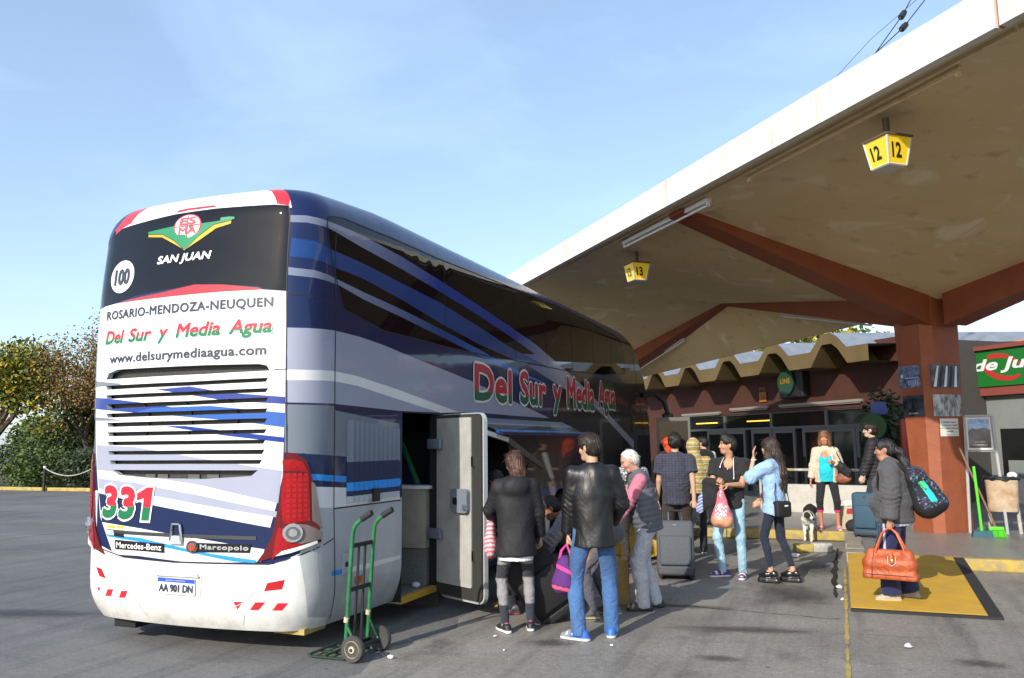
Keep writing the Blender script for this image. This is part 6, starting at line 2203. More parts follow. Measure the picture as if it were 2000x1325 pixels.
def nets(F, ax):
    Sg = F < 0
    n = F.shape
    c = np.zeros((n[0] - 1, n[1] - 1, n[2] - 1), np.int8)
    for i in (0, 1):
        for j in (0, 1):
            for k in (0, 1):
                c += Sg[i:n[0] - 1 + i, j:n[1] - 1 + j, k:n[2] - 1 + k]
    idx = np.argwhere((c > 0) & (c < 8))
    acc, cnt = np.zeros((len(idx), 3)), np.zeros(len(idx))
    corners = [(i, j, k) for i in (0, 1) for j in (0, 1) for k in (0, 1)]
    for p in corners:
        for d in range(3):
            if p[d]:
                continue
            q = list(p)
            q[d] = 1
            A, B = idx + p, idx + q
            fa, fb = F[A[:, 0], A[:, 1], A[:, 2]], F[B[:, 0], B[:, 1], B[:, 2]]
            m = (fa < 0) != (fb < 0)
            t = np.where(m, fa / np.where(m, fa - fb, 1), 0)
            pa = np.stack([ax[e][A[:, e]] for e in range(3)], 1)
            pb = np.stack([ax[e][B[:, e]] for e in range(3)], 1)
            acc += np.where(m[:, None], pa + (pb - pa) * t[:, None], 0)
            cnt += m
    P = acc / np.maximum(cnt, 1)[:, None]
    vid = np.full(c.shape, -1, np.int64)
    vid[idx[:, 0], idx[:, 1], idx[:, 2]] = np.arange(len(idx))
    Q = []
    for d in range(3):
        e, f = (d + 1) % 3, (d + 2) % 3
        s0 = [slice(None)] * 3
        s1 = [slice(None)] * 3
        s0[d], s1[d] = slice(0, n[d] - 1), slice(1, n[d])
        df = Sg[tuple(s0)] != Sg[tuple(s1)]
        E = np.argwhere(df)
        ok = (E[:, e] > 0) & (E[:, f] > 0) & (E[:, e] < n[e] - 1) & (E[:, f] < n[f] - 1)
        E = E[ok]
        ins = Sg[E[:, 0], E[:, 1], E[:, 2]]
        def g(de, df_):
            G = E.copy()
            G[:, e] -= de
            G[:, f] -= df_
            return vid[G[:, 0], G[:, 1], G[:, 2]]
        q = np.stack([g(1, 1), g(0, 1), g(0, 0), g(1, 0)], 1)
        q[~ins] = q[~ins][:, ::-1]
        Q.append(q)
    Q = np.concatenate(Q)
    Q = Q[(Q >= 0).all(1)]
    return P, Q

def vnormals(P, Q):
    n = np.cross(P[Q[:, 2]] - P[Q[:, 0]], P[Q[:, 3]] - P[Q[:, 1]])
    N = np.zeros_like(P)
    for i in range(4):
        np.add.at(N, Q[:, i], n)
    return N / (np.linalg.norm(N, axis=1, keepdims=True) + 1e-12)

def wob(P, f, seed=0.0, st=(1, 1, 1)):
    q = P * np.array(st) * f + seed
    a = np.sin(q[:, 0] + 1.7 * np.sin(q[:, 1] * .9 + 1.3) + 1.1 * np.sin(q[:, 2] * 1.3))
    b = np.sin(q[:, 1] * 1.1 + 1.5 * np.sin(q[:, 2] * .8 + .4) + 1.2 * np.sin(q[:, 0] * .7))
    c = np.sin(q[:, 2] * 1.2 + 1.6 * np.sin(q[:, 0] * 1.1 + 2.0))
    return (a + b + c) / 3

def smooth_pq(P, Q, it=1):
    for _ in range(it):
        S_, n = np.zeros_like(P), np.zeros(len(P))
        for i in range(4):
            np.add.at(S_, Q[:, i], P[Q[:, (i + 1) % 4]] + P[Q[:, i - 1]])
            np.add.at(n, Q[:, i], 2)
        P = 0.5 * P + 0.5 * S_ / np.maximum(n, 1)[:, None]
    return P

def skin_obj(name, P, Q, mats, parent=None, col=None, mi=None):
    me = bpy.data.meshes.new(name)
    me.vertices.add(len(P))
    me.vertices.foreach_set('co', np.ascontiguousarray(P, dtype=np.float32).ravel())
    me.loops.add(len(Q) * 4)
    me.loops.foreach_set('vertex_index', np.ascontiguousarray(Q, dtype=np.int32).ravel())
    me.polygons.add(len(Q))
    me.polygons.foreach_set('loop_start', np.arange(0, len(Q) * 4, 4, dtype=np.int32))
    me.polygons.foreach_set('use_smooth', np.ones(len(Q), bool))
    for m in mats:
        me.materials.append(m)
    if mi is not None:
        me.polygons.foreach_set('material_index', mi.astype(np.int32))
    me.update(calc_edges=True)
    if col is not None:
        at = me.color_attributes.new('Col', 'FLOAT_COLOR', 'POINT')
        at.data.foreach_set('color', np.c_[col, np.ones(len(col))].astype(np.float32).ravel())
    o = bpy.data.objects.new(name, me)
    COL.objects.link(o)
    if parent is not None:
        o.parent = parent
    return o

def rotm(yaw=0, pitch=0, roll=0):
    """yaw about z (left positive), pitch forward positive (degrees)"""
    y, p, r = rad(yaw), rad(-pitch), rad(roll)
    Rz = np.array([[math.cos(y), -math.sin(y), 0], [math.sin(y), math.cos(y), 0], [0, 0, 1]])
    Rx = np.array([[1, 0, 0], [0, math.cos(p), -math.sin(p)], [0, math.sin(p), math.cos(p)]])
    Ry = np.array([[math.cos(r), 0, math.sin(r)], [0, 1, 0], [-math.sin(r), 0, math.cos(r)]])
    return Rz @ Rx @ Ry

def ik(a, c, l1, l2, hint):
    d = c - a
    L_ = np.linalg.norm(d)
    u = d / max(L_, 1e-6)
    if L_ > (l1 + l2) * .999:
        c = a + u * (l1 + l2) * .999
        L_ = (l1 + l2) * .999
    x = (l1 * l1 - l2 * l2 + L_ * L_) / (2 * L_)
    hgt = math.sqrt(max(l1 * l1 - x * x, 0))
    w = hint - u * (hint @ u)
    w = w / (np.linalg.norm(w) + 1e-9)
    return a + u * x + w * hgt, c

M_SKIN = mat('skin', (0.5, 0.3, 0.2), 0.55, attr=True, var=0.06, vscale=30, spec=0.35)
M_CLOTH = mat('garment_fabric', (0.1, 0.1, 0.1), 0.85, attr=True, var=0.10, vscale=25, bump=0.25, bscale=220, sheen=0.1, bump2=0.55, b2scale=9)
M_LEATH = mat('garment_leather', (0.02, 0.02, 0.02), 0.42, attr=True, var=0.2, vscale=12, bump=0.08, bscale=60, bump2=0.5, b2scale=3.5, stretch=(1, 1, .55))
M_NYLON = mat('garment_nylon', (0.02, 0.02, 0.02), 0.72, attr=True, var=0.1, vscale=15, bump=0.2, bscale=50, bump2=0.45, b2scale=4, stretch=(1, 1, .6))
M_HAIR = mat('hair', (0.02, 0.015, 0.01), 0.45, attr=True, var=0.35, vscale=60, stretch=(1, 1, 0.12), bump=0.5, bscale=120)
M_SHOE = mat('shoe', (0.1, 0.1, 0.1), 0.5, attr=True, var=0.08, vscale=40)

def hand(B, w, d, pn, side, curl=30.0, s=1.0, spread=1.0):
    """palm, four bent fingers and a thumb; w wrist, d pointing direction, pn palm normal"""
    d = d / np.linalg.norm(d)
    pn = pn - d * (pn @ d)
    pn = pn / (np.linalg.norm(pn) + 1e-9)
    lat = np.cross(d, pn) * side
    B.cap(w - d * .01, w + d * .085 * s, .024 * s, .036 * s, .012, (pn, .48))
    for i in range(4):
        b = w + d * (.092 - .006 * abs(i - 1.2)) * s + lat * (1.45 - i) * .0185 * s * spread
        l1, l2 = (.040, .044, .041, .032)[i] * s, (.036, .040, .037, .030)[i] * s
        c1, c2 = rad(curl * (.8 + .1 * i)), rad(curl * (1.9 + .1 * i))
        m = b + (d * math.cos(c1) + pn * math.sin(c1)) * l1
        e = m + (d * math.cos(c2) + pn * math.sin(c2)) * l2
        B.cap(b - d * .012 * s, m, .0095 * s, .0088 * s, .004)
        B.cap(m, e, .0088 * s, .0074 * s, .004)
    t0 = w + d * .022 * s + lat * .020 * s
    t1 = t0 + (d * .62 + lat * .62 + pn * .35) * .046 * s
    t2 = t1 + (d * .85 + lat * .05 + pn * .5) * .038 * s
    B.cap(t0, t1, .0135 * s, .0108 * s, .008)
    B.cap(t1, t2, .0108 * s, .0085 * s, .004)

def person(label, loc, heading, h=1.75, build=1.0, female=False, skin=(.46, .26, .17), lean=0, side=0, twist=0, drop=0.0,
           head=(0, 0), feet=((-.1, 0, 8), (.1, 0, -8)), footz=(0, 0), hands=((-.24, .03, .80), (.24, .03, .80)), elbow=((-.5, -1, 0), (.5, -1, 0)),
           curl=(28, 28), palm=None, hdir=None, top=None, over=None, legs=None, shoes=None, hair=None, stubble=0.0, belly=0.0, hipy=0.0, group='people at the coach stop'):
    s = h / 1.75
    bw = build
    hip = V3(0, hipy, .945 * s - drop + min(footz))
    Rt = rotm(twist, lean, side)
    T = lambda x, y, z: hip + Rt @ V3(x * s, y * s, z * s)
    sw = (.165 if female else .185) * (1 + .45 * (bw - 1))
    HW = .088 + .03 * (bw - 1)
    # joints
    sh = [T(-sw, -.005, .475), T(sw, -.005, .475)]
    neck0, neck1 = T(0, -.015, .50), T(0, .015, .615)
    Rh = rotm(head[0], head[1], 0)
    hc = neck1 + Rh @ V3(0, .018, .085) * s
    Hd = lambda x, y, z: hc + Rh @ V3(x, y, z) * s
    wr, el = [], []
    for i in (0, 1):
        e, w = ik(sh[i], V3(*hands[i]), .285 * s, .255 * s, V3(*elbow[i]))
        el.append(e)
        wr.append(w)
    hj = [hip + V3(-HW * s, 0, -.02 * s), hip + V3(HW * s, 0, -.02 * s)]
    an, kn = [], []
    for i in (0, 1):
        f = feet[i]
        a = V3(f[0], f[1], footz[i] + .085 * s)
        hint = V3(-math.sin(rad(f[2])) * .8 + (-.15 if i == 0 else .15), 1, 0)
        k, a = ik(hj[i], a, .435 * s, .43 * s, hint)
        kn.append(k)
        an.append(a)
    yax = Rt @ V3(0, 1, 0)
    # ---- body
    B = Body()
    B.cap(T(0, 0, .12), T(0, 0, .30), .105 * s * bw, .118 * s * bw, .04, (yax, .7))
    B.cap(T(0, 0, .30), T(0, 0, .42), .122 * s * bw, .11 * s * bw, .04, (yax, .66))
    B.cap(T(-.12, 0, .46), T(.12, 0, .46), .055 * s, None, .04)
    B.cap(T(-.05, 0, 0), T(.05, 0, 0), .092 * s * bw, None, .05, (yax, .85))
    B.cap(neck0, neck1, .054 * s * (1 + .2 * (bw - 1)), .050 * s, .02)
    for i in (0, 1):
        B.cap(sh[i], el[i], .046 * s * (1 + .5 * (bw - 1)), .037 * s * (1 + .4 * (bw - 1)), .025)
        B.cap(el[i], wr[i], .038 * s * (1 + .4 * (bw - 1)), .0245 * s, .015)
        B.cap(hj[i], kn[i], .064 * s * bw, .042 * s * bw, .03)
        B.chain([kn[i], kn[i] + (an[i] - kn[i]) * .35 + V3(0, -.012, 0), an[i]], [.042 * s * bw, .043 * s * bw, .031 * s], .02)
        B.cap(an[i], an[i] + V3(-math.sin(rad(feet[i][2])) * .12, math.cos(rad(feet[i][2])) * .12, -.055 * s), (.026 if female else .032) * s, (.019 if female else .025) * s, .02)
        fd = wr[i] - el[i]
        fd /= np.linalg.norm(fd)
        if hdir and hdir[i] is not None:
            fd = V3(*hdir[i])
        pn = V3(*palm[i]) if palm and palm[i] is not None else V3(1 if i == 0 else -1, -.15, 0)
        hand(B, wr[i], fd, pn, 1 if i == 0 else -1, curl[i], s * (.93 if female else 1.0))
    # head
    fb = 1 + .18 * (bw - 1)
    B.ell(Hd(0, -.012, .032), V3(.075, .094, .086) * s, .015, Rh)
    B.ell(Hd(0, .022, -.032), V3(.060 * fb, .066, .078) * s, .03, Rh)
    B.cap(Hd(-.022, .055, -.088), Hd(.022, .055, -.088), (.023 if not female else .019) * s, None, .025)
    if bw > 1.15:
        B.cap(Hd(-.03, .03, -.10), Hd(.03, .03, -.10), .032 * s, None, .03)
    B.cap(Hd(0, .084, .012), Hd(0, .101, -.022), .0085 * s, .0115 * s, .010)
    B.cap(Hd(-.011, .092, -.030), Hd(.011, .092, -.030), .0085 * s, None, .006)
    B.cap(Hd(-.030, .072, .030), Hd(.030, .072, .030), .013 * s, None, .014)
    for q in (-1, 1):
        B.ell(Hd(q * .040, .058, -.022), V3(.024, .024, .022) * s, .025, Rh)
        B.ell(Hd(q * .031, .092, .010), V3(.015, .012, .009) * s, .010, Rh, True)
        B.ell(Hd(q * .031, .076, .009), V3(.012, .012, .010) * s, .004, Rh)
        B.ell(Hd(q * .077, -.012, -.002), V3(.009, .019, .030) * s, .006, Rh)
    B.cap(Hd(-.017, .086, -.056), Hd(.017, .086, -.056), .0072 * s, None, .006)
    B.cap(Hd(-.014, .084, -.066), Hd(.014, .084, -.066), .0080 * s, None, .006)
    P, Q = B.mesh(.013, ((hc, .16, .0058), (wr[0], .15, .0065), (wr[1], .15, .0065)))
    P = smooth_pq(P, Q, 1)
    col = np.tile(V3(*skin), (len(P), 1))
    hl = (P - hc) @ Rh / s
    inh = (np.abs(hl) < .17).all(1)
    x, y, z = np.abs(hl[:, 0]), hl[:, 1], hl[:, 2]
    fr_ = inh & (y > .05)
    def tint(m, c, a):
        col[m] = col[m] * (1 - a) + np.array(c) * a
    tint(fr_ & (np.hypot((x - .045) / .02, (z + .03) / .02) < 1), (.52, .22, .15), .35)
    if stubble:
        tint(inh & (z < -.045) & (y > -.02) & (z > -.13), (.10, .075, .06), stubble)
    tint(fr_ & (x < .023) & (np.abs(z + .061) < .011) & (y > .07), (.40, .11, .09) if not female else (.46, .09, .09), .75)
    tint(fr_ & (x < .022) & (np.abs(z + .061) < .003) & (y > .07), (.12, .03, .03), .8)
    tint(fr_ & (np.abs(x - .032) < .021) & (np.abs(z - .030 + (x - .032) * .15) < .0065) & (y > .06), (.025, .018, .013), .85)
    tint(fr_ & (np.hypot((x - .031) / .0165, (z - .009) / .0085) < 1), (.05, .032, .026), .75)
    tint(fr_ & (np.hypot((x - .031) / .013, (z - .008) / .005) < 1), (.55, .52, .48), .8)
    tint(fr_ & (np.hypot((x - .031) / .0055, (z - .009) / .006) < 1), (.015, .01, .008), .95)
    tint(fr_ & (np.hypot((x - .010) / .005, (z + .034) / .004) < 1), (.1, .03, .02), .7)
    root = skin_obj('person', P, Q, [M_SKIN], None, col)
    root.location = loc
    root.rotation_euler = (0, 0, rad(heading))
    tag(root, label, 'person', group)

    def garment(name, B, hh, m, colf, disp=.005, f=26, st=(1, 1, 1.6), extra=None, fine=(), seed=1.0, sm=1):
        P, Q = B.mesh(hh, fine)
        P = smooth_pq(P, Q, sm)
        N = vnormals(P, Q)
        w = wob(P, f, seed, st) + .45 * wob(P, f * 2.3, seed + 3, st)
        P = P + N * (w * disp)[:, None]
        if extra:
            P = P + N * extra(P)[:, None]
        c = colf(P) if callable(colf) else np.tile(V3(*colf), (len(P), 1))
        return skin_obj(name, P, Q, [m], root, c)

    # ---- trousers
    if legs:
        G = Body()
        e = legs.get('e', .012)
        G.cap(T(-.048, -.008, .0), T(.048, -.008, .0), (.104 * bw + e) * s, None, .05, (yax, .84))
        G.cap(T(0, 0, .02), T(0, 0, .14), (.116 * bw + e) * s, (.108 * bw + e) * s, .05, (yax, .74))
        if female or bw > 1.1:
            for q in (-1, 1):
                G.ell(T(q * .060, -.055, -.03), V3(.078, .075, .085) * s * bw, .05)
        rt, rk, rh = legs.get('r', (.092, .066, .058))
        cuff = legs.get('cuff', .05) * s
        for i in (0, 1):
            d = an[i] - kn[i]
            t = (kn[i][2] - (cuff + footz[i])) / max(kn[i][2] - an[i][2], .05)
            end = kn[i] + d * min(t, 1.12)
            G.cap(hj[i] + V3(0, 0, .0), kn[i], (rt - .006) * s * bw, rk * s * bw, .035)
            mid = kn[i] + d * .33 + V3(0, -.012 * legs.get('calf', 1), 0)
            tt = min(t, 1.12)
            G.cap(kn[i], mid, rk * s * bw, (rk * .62 + rh * .38 + legs.get('cb', .0)) * s * bw, .02)
            G.cap(mid, end, (rk * .62 + rh * .38 + legs.get('cb', .0)) * s * bw, rh * s * (1 + .5 * (bw - 1)), .02, None, 1)
        G.cut(T(0, 0, .13), Rt @ V3(0, 0, 1))
        kz = [kn[0], kn[1]]
        def fold(P):
            o = np.zeros(len(P))
            for k_, a_ in zip(kn, an):
                dk = np.linalg.norm(P - k_, axis=1)
                o += .003 * np.exp(-(dk / .12) ** 2) * np.sin(P[:, 2] * 110 + 6 * np.sin(P[:, 0] * 26 + P[:, 1] * 20))
                dk = np.linalg.norm(P - (a_ + V3(0, 0, .06)), axis=1)
                o += legs.get('stack', .005) * np.exp(-(dk / .13) ** 2) * np.sin(P[:, 2] * 120 + 5 * np.sin(P[:, 1] * 33 + P[:, 0] * 27) + 3 * np.sin(P[:, 2] * 41))
            return o
        garment(legs.get('name', 'trousers'), G, .0115, legs.get('mat', M_CLOTH), legs['col'], legs.get('disp', .0035), 24, (1.3, 1.3, .8), fold)
    # ---- shoes
    if shoes:
        for i in (0, 1):
            f = feet[i]
            q = rad(f[2])
            fw = V3(-math.sin(q), math.cos(q), 0)
            rt_ = V3(math.cos(q), math.sin(q), 0)
            lift = shoes.get('lift', 0)
            fz = footz[i] - lift
            hl_ = V3(f[0], f[1], fz) - fw * .055 * s
            at = lambda a, b, c: hl_ + fw * a * s + rt_ * b * s + V3(0, 0, c * s)
            hgt = shoes.get('sole', .0)
            fs = s * (.86 if female else 1.0)
            G = Body()
            G.cap(at(.0, 0, .048 + hgt), at(.12, 0, .045 + hgt), .040 * fs, .043 * fs, .03)
            G.cap(at(.12, 0, .040 + hgt), at(.19, 0.0, .032 + hgt), .043 * fs, .036 * fs, .03, ((0, 0, 1), .85))
            if shoes.get('ankle', 1):
                G.cap(at(.02, 0, .06 + hgt), at(.045, 0, (.10 if shoes.get('ankle', 1) == 1 else .075) + hgt), .042 * fs, .040 * fs, .02, None, 1)
            G.cap(at(-.01, 0, .012), at(.12, 0, .012), .043 * fs, .047 * fs, .012)
            G.cap(at(.12, 0, .012), at(.195, 0, .012), .047 * fs, .042 * fs, .012)
            if hgt:
                G.cap(at(-.01, 0, .03), at(.195, 0, .03), .045 * fs, .045 * fs, .012)
            G.cut((0, 0, fz + .003), (0, 0, -1))
            def cf(P, i=i):
                z = (P[:, 2] - fz) / s
                c = np.tile(V3(*shoes['col']), (len(P), 1))
                a = (P - hl_) @ fw / s
                if 'toe' in shoes:
                    c[a > .12] = shoes['toe']
                if 'stripe' in shoes:
                    c[(z > .045) & (np.sin(a * 90) > .35) & (a > .05)] = shoes['stripe']
                if 'lining' in shoes:
                    c[z > .092] = shoes['lining']
                c[z < shoes.get('solez', .024)] = shoes.get('solecol', (.75, .75, .74))
                return c
            garment('shoe', G, .0075, shoes.get('mat', M_SHOE), cf, 0, sm=1)
    # ---- upper garments
    def upper(u, default):
        G = Body()
        e = u.get('e', .014) - u.get('inset', 0)
        hem = u.get('hem', -.06)
        hr = u.get('hemr', .128) + .012
        wr_ = u.get('waist', .125 if female else .135)
        cr = u.get('chest', .150 if female else .162)
        G.cap(T(0, .0, .28), T(0, -.005, .40), (cr * bw + e) * s, (cr * .93 * bw + e) * s, .05, (yax, u.get('flat', .68)))
        G.cap(T(0, 0, .12), T(0, .0, .28), (wr_ * bw + e) * s, (cr * .97 * bw + e) * s, .06, (yax, .72))
        G.cap(T(0, 0, .12), T(0, 0, hem - .03), (wr_ * bw + e) * s, (hr * bw + e) * s, .05, (yax, .80))
        if belly:
            G.ell(T(0, .07 + belly * .3, .10), (V3(.12 * bw, .09 + belly, .13) - u.get('inset', 0) * 1.3) * s, .07, Rt)
        if female:
            for q in (-1, 1):
                G.ell(T(q * .068, .085 * bw, .315), (V3(.068, .062, .07) - u.get('inset', 0) * 1.3) * s * (bw ** .7), .05, Rt)
        G.cap(T(-sw * .45, -.01, .455), T(sw * .45, -.01, .455), (.056 + e) * s, None, .06)
        for q in (-1, 1):
            G.cap(T(q * .02, -.012, .50), T(q * sw * .95, -.006, .440), (.042 + e * .8) * s, (.046 + e * .8) * s, .05)
        if u.get('collar', 0):
            G.cap(T(0, -.015, .48), T(0, .0, .48 + u['collar']), (.066 + e * .6) * s, (.064 + e * .5) * s, .025, None, 1)
        else:
            G.cap(neck0, T(0, -.005, .525), (.060 + e * .4) * s, (.058 + e * .3) * s, .03, None, 1)
        sl = u.get('sleeve', 2.0)
        ra, rb, rc = u.get('arm', (.058, .050, .040))
        ab = 1 + .5 * (bw - 1)
        sides = u.get('sides', (0, 1))
        for i in sides:
            if sl <= 0:
                continue
            if sl < 1:
                en = sh[i] + (el[i] - sh[i]) * sl
                G.cap(sh[i], en, (ra * ab + e) * s, (rb * ab + e + .004) * s, .03, None, 1)
            else:
                G.cap(sh[i], el[i], (ra * ab + e) * s, (rb * ab + e) * s, .035)
                t = min(sl - 1, 1.0) if sl < 2 else 1.0
                en = el[i] + (wr[i] - el[i]) * (t * .985)
                G.cap(el[i], en, (rb * ab + e) * s, (rc + (rb - rc) * (1 - t)) * s * ab + e * s, .02, None, 1)
        G.cut(T(0, 0, hem), Rt @ V3(*u.get('hemn', (0, 0, -1))))
        if u.get('neck'):
            nx, nr = u['neck']
            G.ell(T(0, .085 * (bw ** .5), nx), V3(nr * .8, .07, nr) * s, .012, Rt, True)
        if u.get('open'):        # an open front, like a cardigan
            G.ell(T(0, .20, .10), V3(u['open'], .17, .55) * s, .012, Rt, True)
        if sl <= 0:
            for i in (0, 1):
                q = -1 if i == 0 else 1
                G.ell(sh[i] + Rt @ V3(q * .035, .0, -.01) * s, V3(.045, .075, .085) * s, .012, Rt, True)
        if u.get('hood'):
            G.ell(T(0, -.10, .47), V3(.135, .075, .105) * s, .03, Rt)
            G.cap(T(-.09, -.05, .52), T(.09, -.05, .52), .045 * s, None, .03)
        if u.get('hood_up'):
            G.ell(Hd(0, -.02, .03), V3(.108, .125, .125) * s, .03, Rh)
            G.cap(T(0, -.03, .50), Hd(0, -.02, -.05), .10 * s, .10 * s, .04)
            G.ell(Hd(0, .13, -.015), V3(.075, .10, .105) * s, .015, Rh, True)
        if u.get('cuffs'):
            pass
        def fold(P):
            o = np.zeros(len(P))
            for i in (0, 1):
                dk = np.linalg.norm(P - el[i], axis=1)
                ar = (wr[i] - sh[i]) / (np.linalg.norm(wr[i] - sh[i]) + 1e-9)
                o += u.get('fold', .005) * np.exp(-(dk / .12) ** 2) * np.sin((P @ ar) * 130 + 3 * np.sin(P[:, 0] * 40))
            if u.get('quilt'):
                tl = (P - hip) @ Rt
                o += u['quilt'] * (np.abs(np.sin(tl[:, 2] / s * math.pi / .062)) ** .6 - .6)
            return o
        return garment(default if 'name' not in u else u['name'], G, .0115, u.get('mat', M_CLOTH), u['col'] if not u.get('colf') else (lambda P: u['colf']((P - hip) @ Rt / s, P)), u.get('disp', .006), u.get('f', 22), (1, 1, u.get('stz', 1.3)), fold, seed=u.get('seed', 1.0))
    if top:
        upper(top, 'shirt')
    if over:
        upper(over, 'jacket')
    # ---- hair
    if hair:
        G = Body()
        v = hair.get('vol', .012)
        G.ell(Hd(0, -.017, .036), V3(.076 + v, .094 + v, .086 + v) * s, .01, Rh)
        G.ell(Hd(0, -.045, -.01), V3(.070 + v * .8, .062 + v, .075) * s, .02, Rh)
        if hair.get('top'):
            G.ell(Hd(0, .035, .095), V3(.058, .055, .032 + hair['top']) * s, .025, Rh)
        fx = hair.get('face', (0, .125, -.035, .088, .085, .105))
        G.ell(Hd(fx[0], fx[1], fx[2]), V3(fx[3], fx[4], fx[5]) * s, .012, Rh, True)
        nape = hair.get('nape', -.065)
        long_ = hair.get('long')
        if not long_:
            G.cut(Hd(0, 0, nape), Rh @ V3(0, .35, -1))
        for q in (-1, 1):
            if hair.get('ears', True):
                G.ell(Hd(q * .088, .0, -.015), V3(.030, .030, .042) * s, .008, Rh, True)
        if long_:
            for pts, rs, fl in long_:
                G.chain([Hd(*p[1:]) if p[0] == 'h' else T(*p[1:]) for p in pts], [r * s for r in rs], .03, (yax, fl))
        if hair.get('pony'):
            pts, rs = hair['pony']
            G.chain([Hd(*p[1:]) if p[0] == 'h' else T(*p[1:]) for p in pts], [r * s for r in rs], .02)
        P, Q = G.mesh(.0085)
        P = smooth_pq(P, Q, 1)
        N = vnormals(P, Q)
        hl = (P - hc) @ Rh
        ang = np.arctan2(hl[:, 0], -hl[:, 1] + .02)
        st_ = np.sin(ang * hair.get('nst', 34) + hair.get('curl', .6) * np.sin(P[:, 2] * hair.get('cf', 30)) * 3 + wob(P, 18) * 1.5)
        P = P + N * (st_ * hair.get('disp', .0035) + wob(P, hair.get('wf', 40), 2.0) * hair.get('wob', .003))[:, None]
        c0 = V3(*hair['col'])
        cc = np.tile(c0, (len(P), 1)) * (1 + .25 * st_[:, None])
        if 'col2' in hair:
            a = np.clip(wob(P, 22, 5, (1.6, 1.6, .3)) * 1.5, 0, 1)[:, None]
            cc = cc * (1 - a) + V3(*hair['col2']) * a
        # loose strands lift off the surface so the outline is not a cap
        rs_ = np.random.default_rng(int(h * 1000) + int(abs(loc[0]) * 77))
        nS = hair.get('strands', 420)
        pick = rs_.integers(0, len(P), nS)
        lg = (.05 if long_ else .022) * s
        bs, nn = P[pick], N[pick]
        dn_ = Rh @ V3(0, -.35, -1)
        tg = dn_ - nn * (nn @ dn_)[:, None]
        tg /= np.linalg.norm(tg, axis=1, keepdims=True) + 1e-6
        dr_ = tg + nn * rs_.uniform(.05, .45, (nS, 1)) + rs_.normal(0, .25, (nS, 3))
        ln_ = lg * rs_.uniform(.6, 1.5, (nS, 1))
        sd_ = np.cross(dr_, nn)
        sd_ /= np.linalg.norm(sd_, axis=1, keepdims=True) + 1e-6
        up_ = np.cross(sd_, dr_)
        up_ /= np.linalg.norm(up_, axis=1, keepdims=True) + 1e-6
        rings = []
        for t_, r_ in ((0, .0026), (.55, .0020), (1.0, .0006)):
            c_ = bs - nn * .002 + dr_ * ln_ * t_ - nn * (ln_ * .25 * t_ * t_)
            for a_ in (0, 2.1, 4.2):
                rings.append(c_ + (sd_ * math.cos(a_) + up_ * math.sin(a_)) * r_)
        SV = np.stack(rings, 1).reshape(-1, 3)
        k0 = len(P) + np.arange(nS)[:, None] * 9
        SQ = np.concatenate([np.concatenate([k0 + r * 3 + a, k0 + r * 3 + (a + 1) % 3, k0 + r * 3 + 3 + (a + 1) % 3, k0 + r * 3 + 3 + a], 1) for r in (0, 1) for a in (0, 1, 2)])
        P = np.concatenate([P, SV])
        Q = np.concatenate([Q, SQ])
        cc = np.concatenate([cc, np.repeat(cc[pick] * rs_.uniform(.7, 1.5, (nS, 1)), 9, 0)])
        skin_obj('hair', P, Q, [M_HAIR], root, np.clip(cc, .002, 1))
    return root, dict(T=T, Hd=Hd, hip=hip, Rt=Rt, Rh=Rh, hc=hc, sh=sh, el=el, wr=wr, an=an, kn=kn, s=s, M=Matrix.Translation(loc) @ Matrix.Rotation(rad(heading), 4, 'Z'))

def wpt(J, p):
    return J['M'] @ Vector([float(q) for q in p])

def bands(cols):
    """colour by height: list of (z upper limit, colour)"""
    def f(P):
        c = np.zeros((len(P), 3))
        done = np.zeros(len(P), bool)
        for zt, cl in cols:
            m = ~done & (P[:, 2] < zt)
            c[m] = cl
            done |= m
        c[~done] = cols[-1][1]
        return c
    return f
BLK = (.012, .012, .014)
# 1 girl in the hooded jacket
girl, Jg = person('young woman seen from behind in a black hooded jacket and grey panelled leggings', (-2.87, 7.28, 0.004), 26, h=1.625, female=True, skin=(.5, .3, .2),
    feet=((-.11, -.04, 22), (.13, .03, -4)), hands=((-.17, .27, .93), (.24, .10, .84)), elbow=((-1, -.6, 0), (.6, -1, 0)), head=(8, 14), curl=(70, 40),
    top=dict(col=(.75, .75, .74), hem=-.26, hemr=.165, sleeve=0, e=.018, disp=.004, inset=.014),
    over=dict(mat=M_NYLON, col=(.010, .010, .013), hem=-.215, hemr=.182, waist=.155, chest=.168, e=.016, arm=(.058, .054, .046), hood=True, collar=.03, disp=.007, f=13, stz=.6, fold=.004),
    legs=dict(name='leggings', e=.003, r=(.080, .055, .040), cuff=.05, cb=.004, disp=.002, stack=.003,
              col=bands([(.085, (.17, .17, .18)), (.24, (.022, .028, .042)), (.475, (.24, .235, .24)), (.60, (.025, .027, .034)), (2, (.24, .235, .24))])),
    shoes=dict(col=(.02, .02, .022), lining=(.85, .12, .25), solez=.028, ankle=2),
    hair=dict(col=(.055, .022, .012), col2=(.14, .055, .03), vol=.014, long=[([('h', 0, -.05, .02), ('h', .01, -.085, -.10), ('t', .03, -.10, .42)], [.075, .072, .05], .75), ([('h', .05, -.03, -.02), ('h', .075, -.03, -.11), ('t', .12, -.02, .40)], [.045, .04, .02], .8)], ears=False))
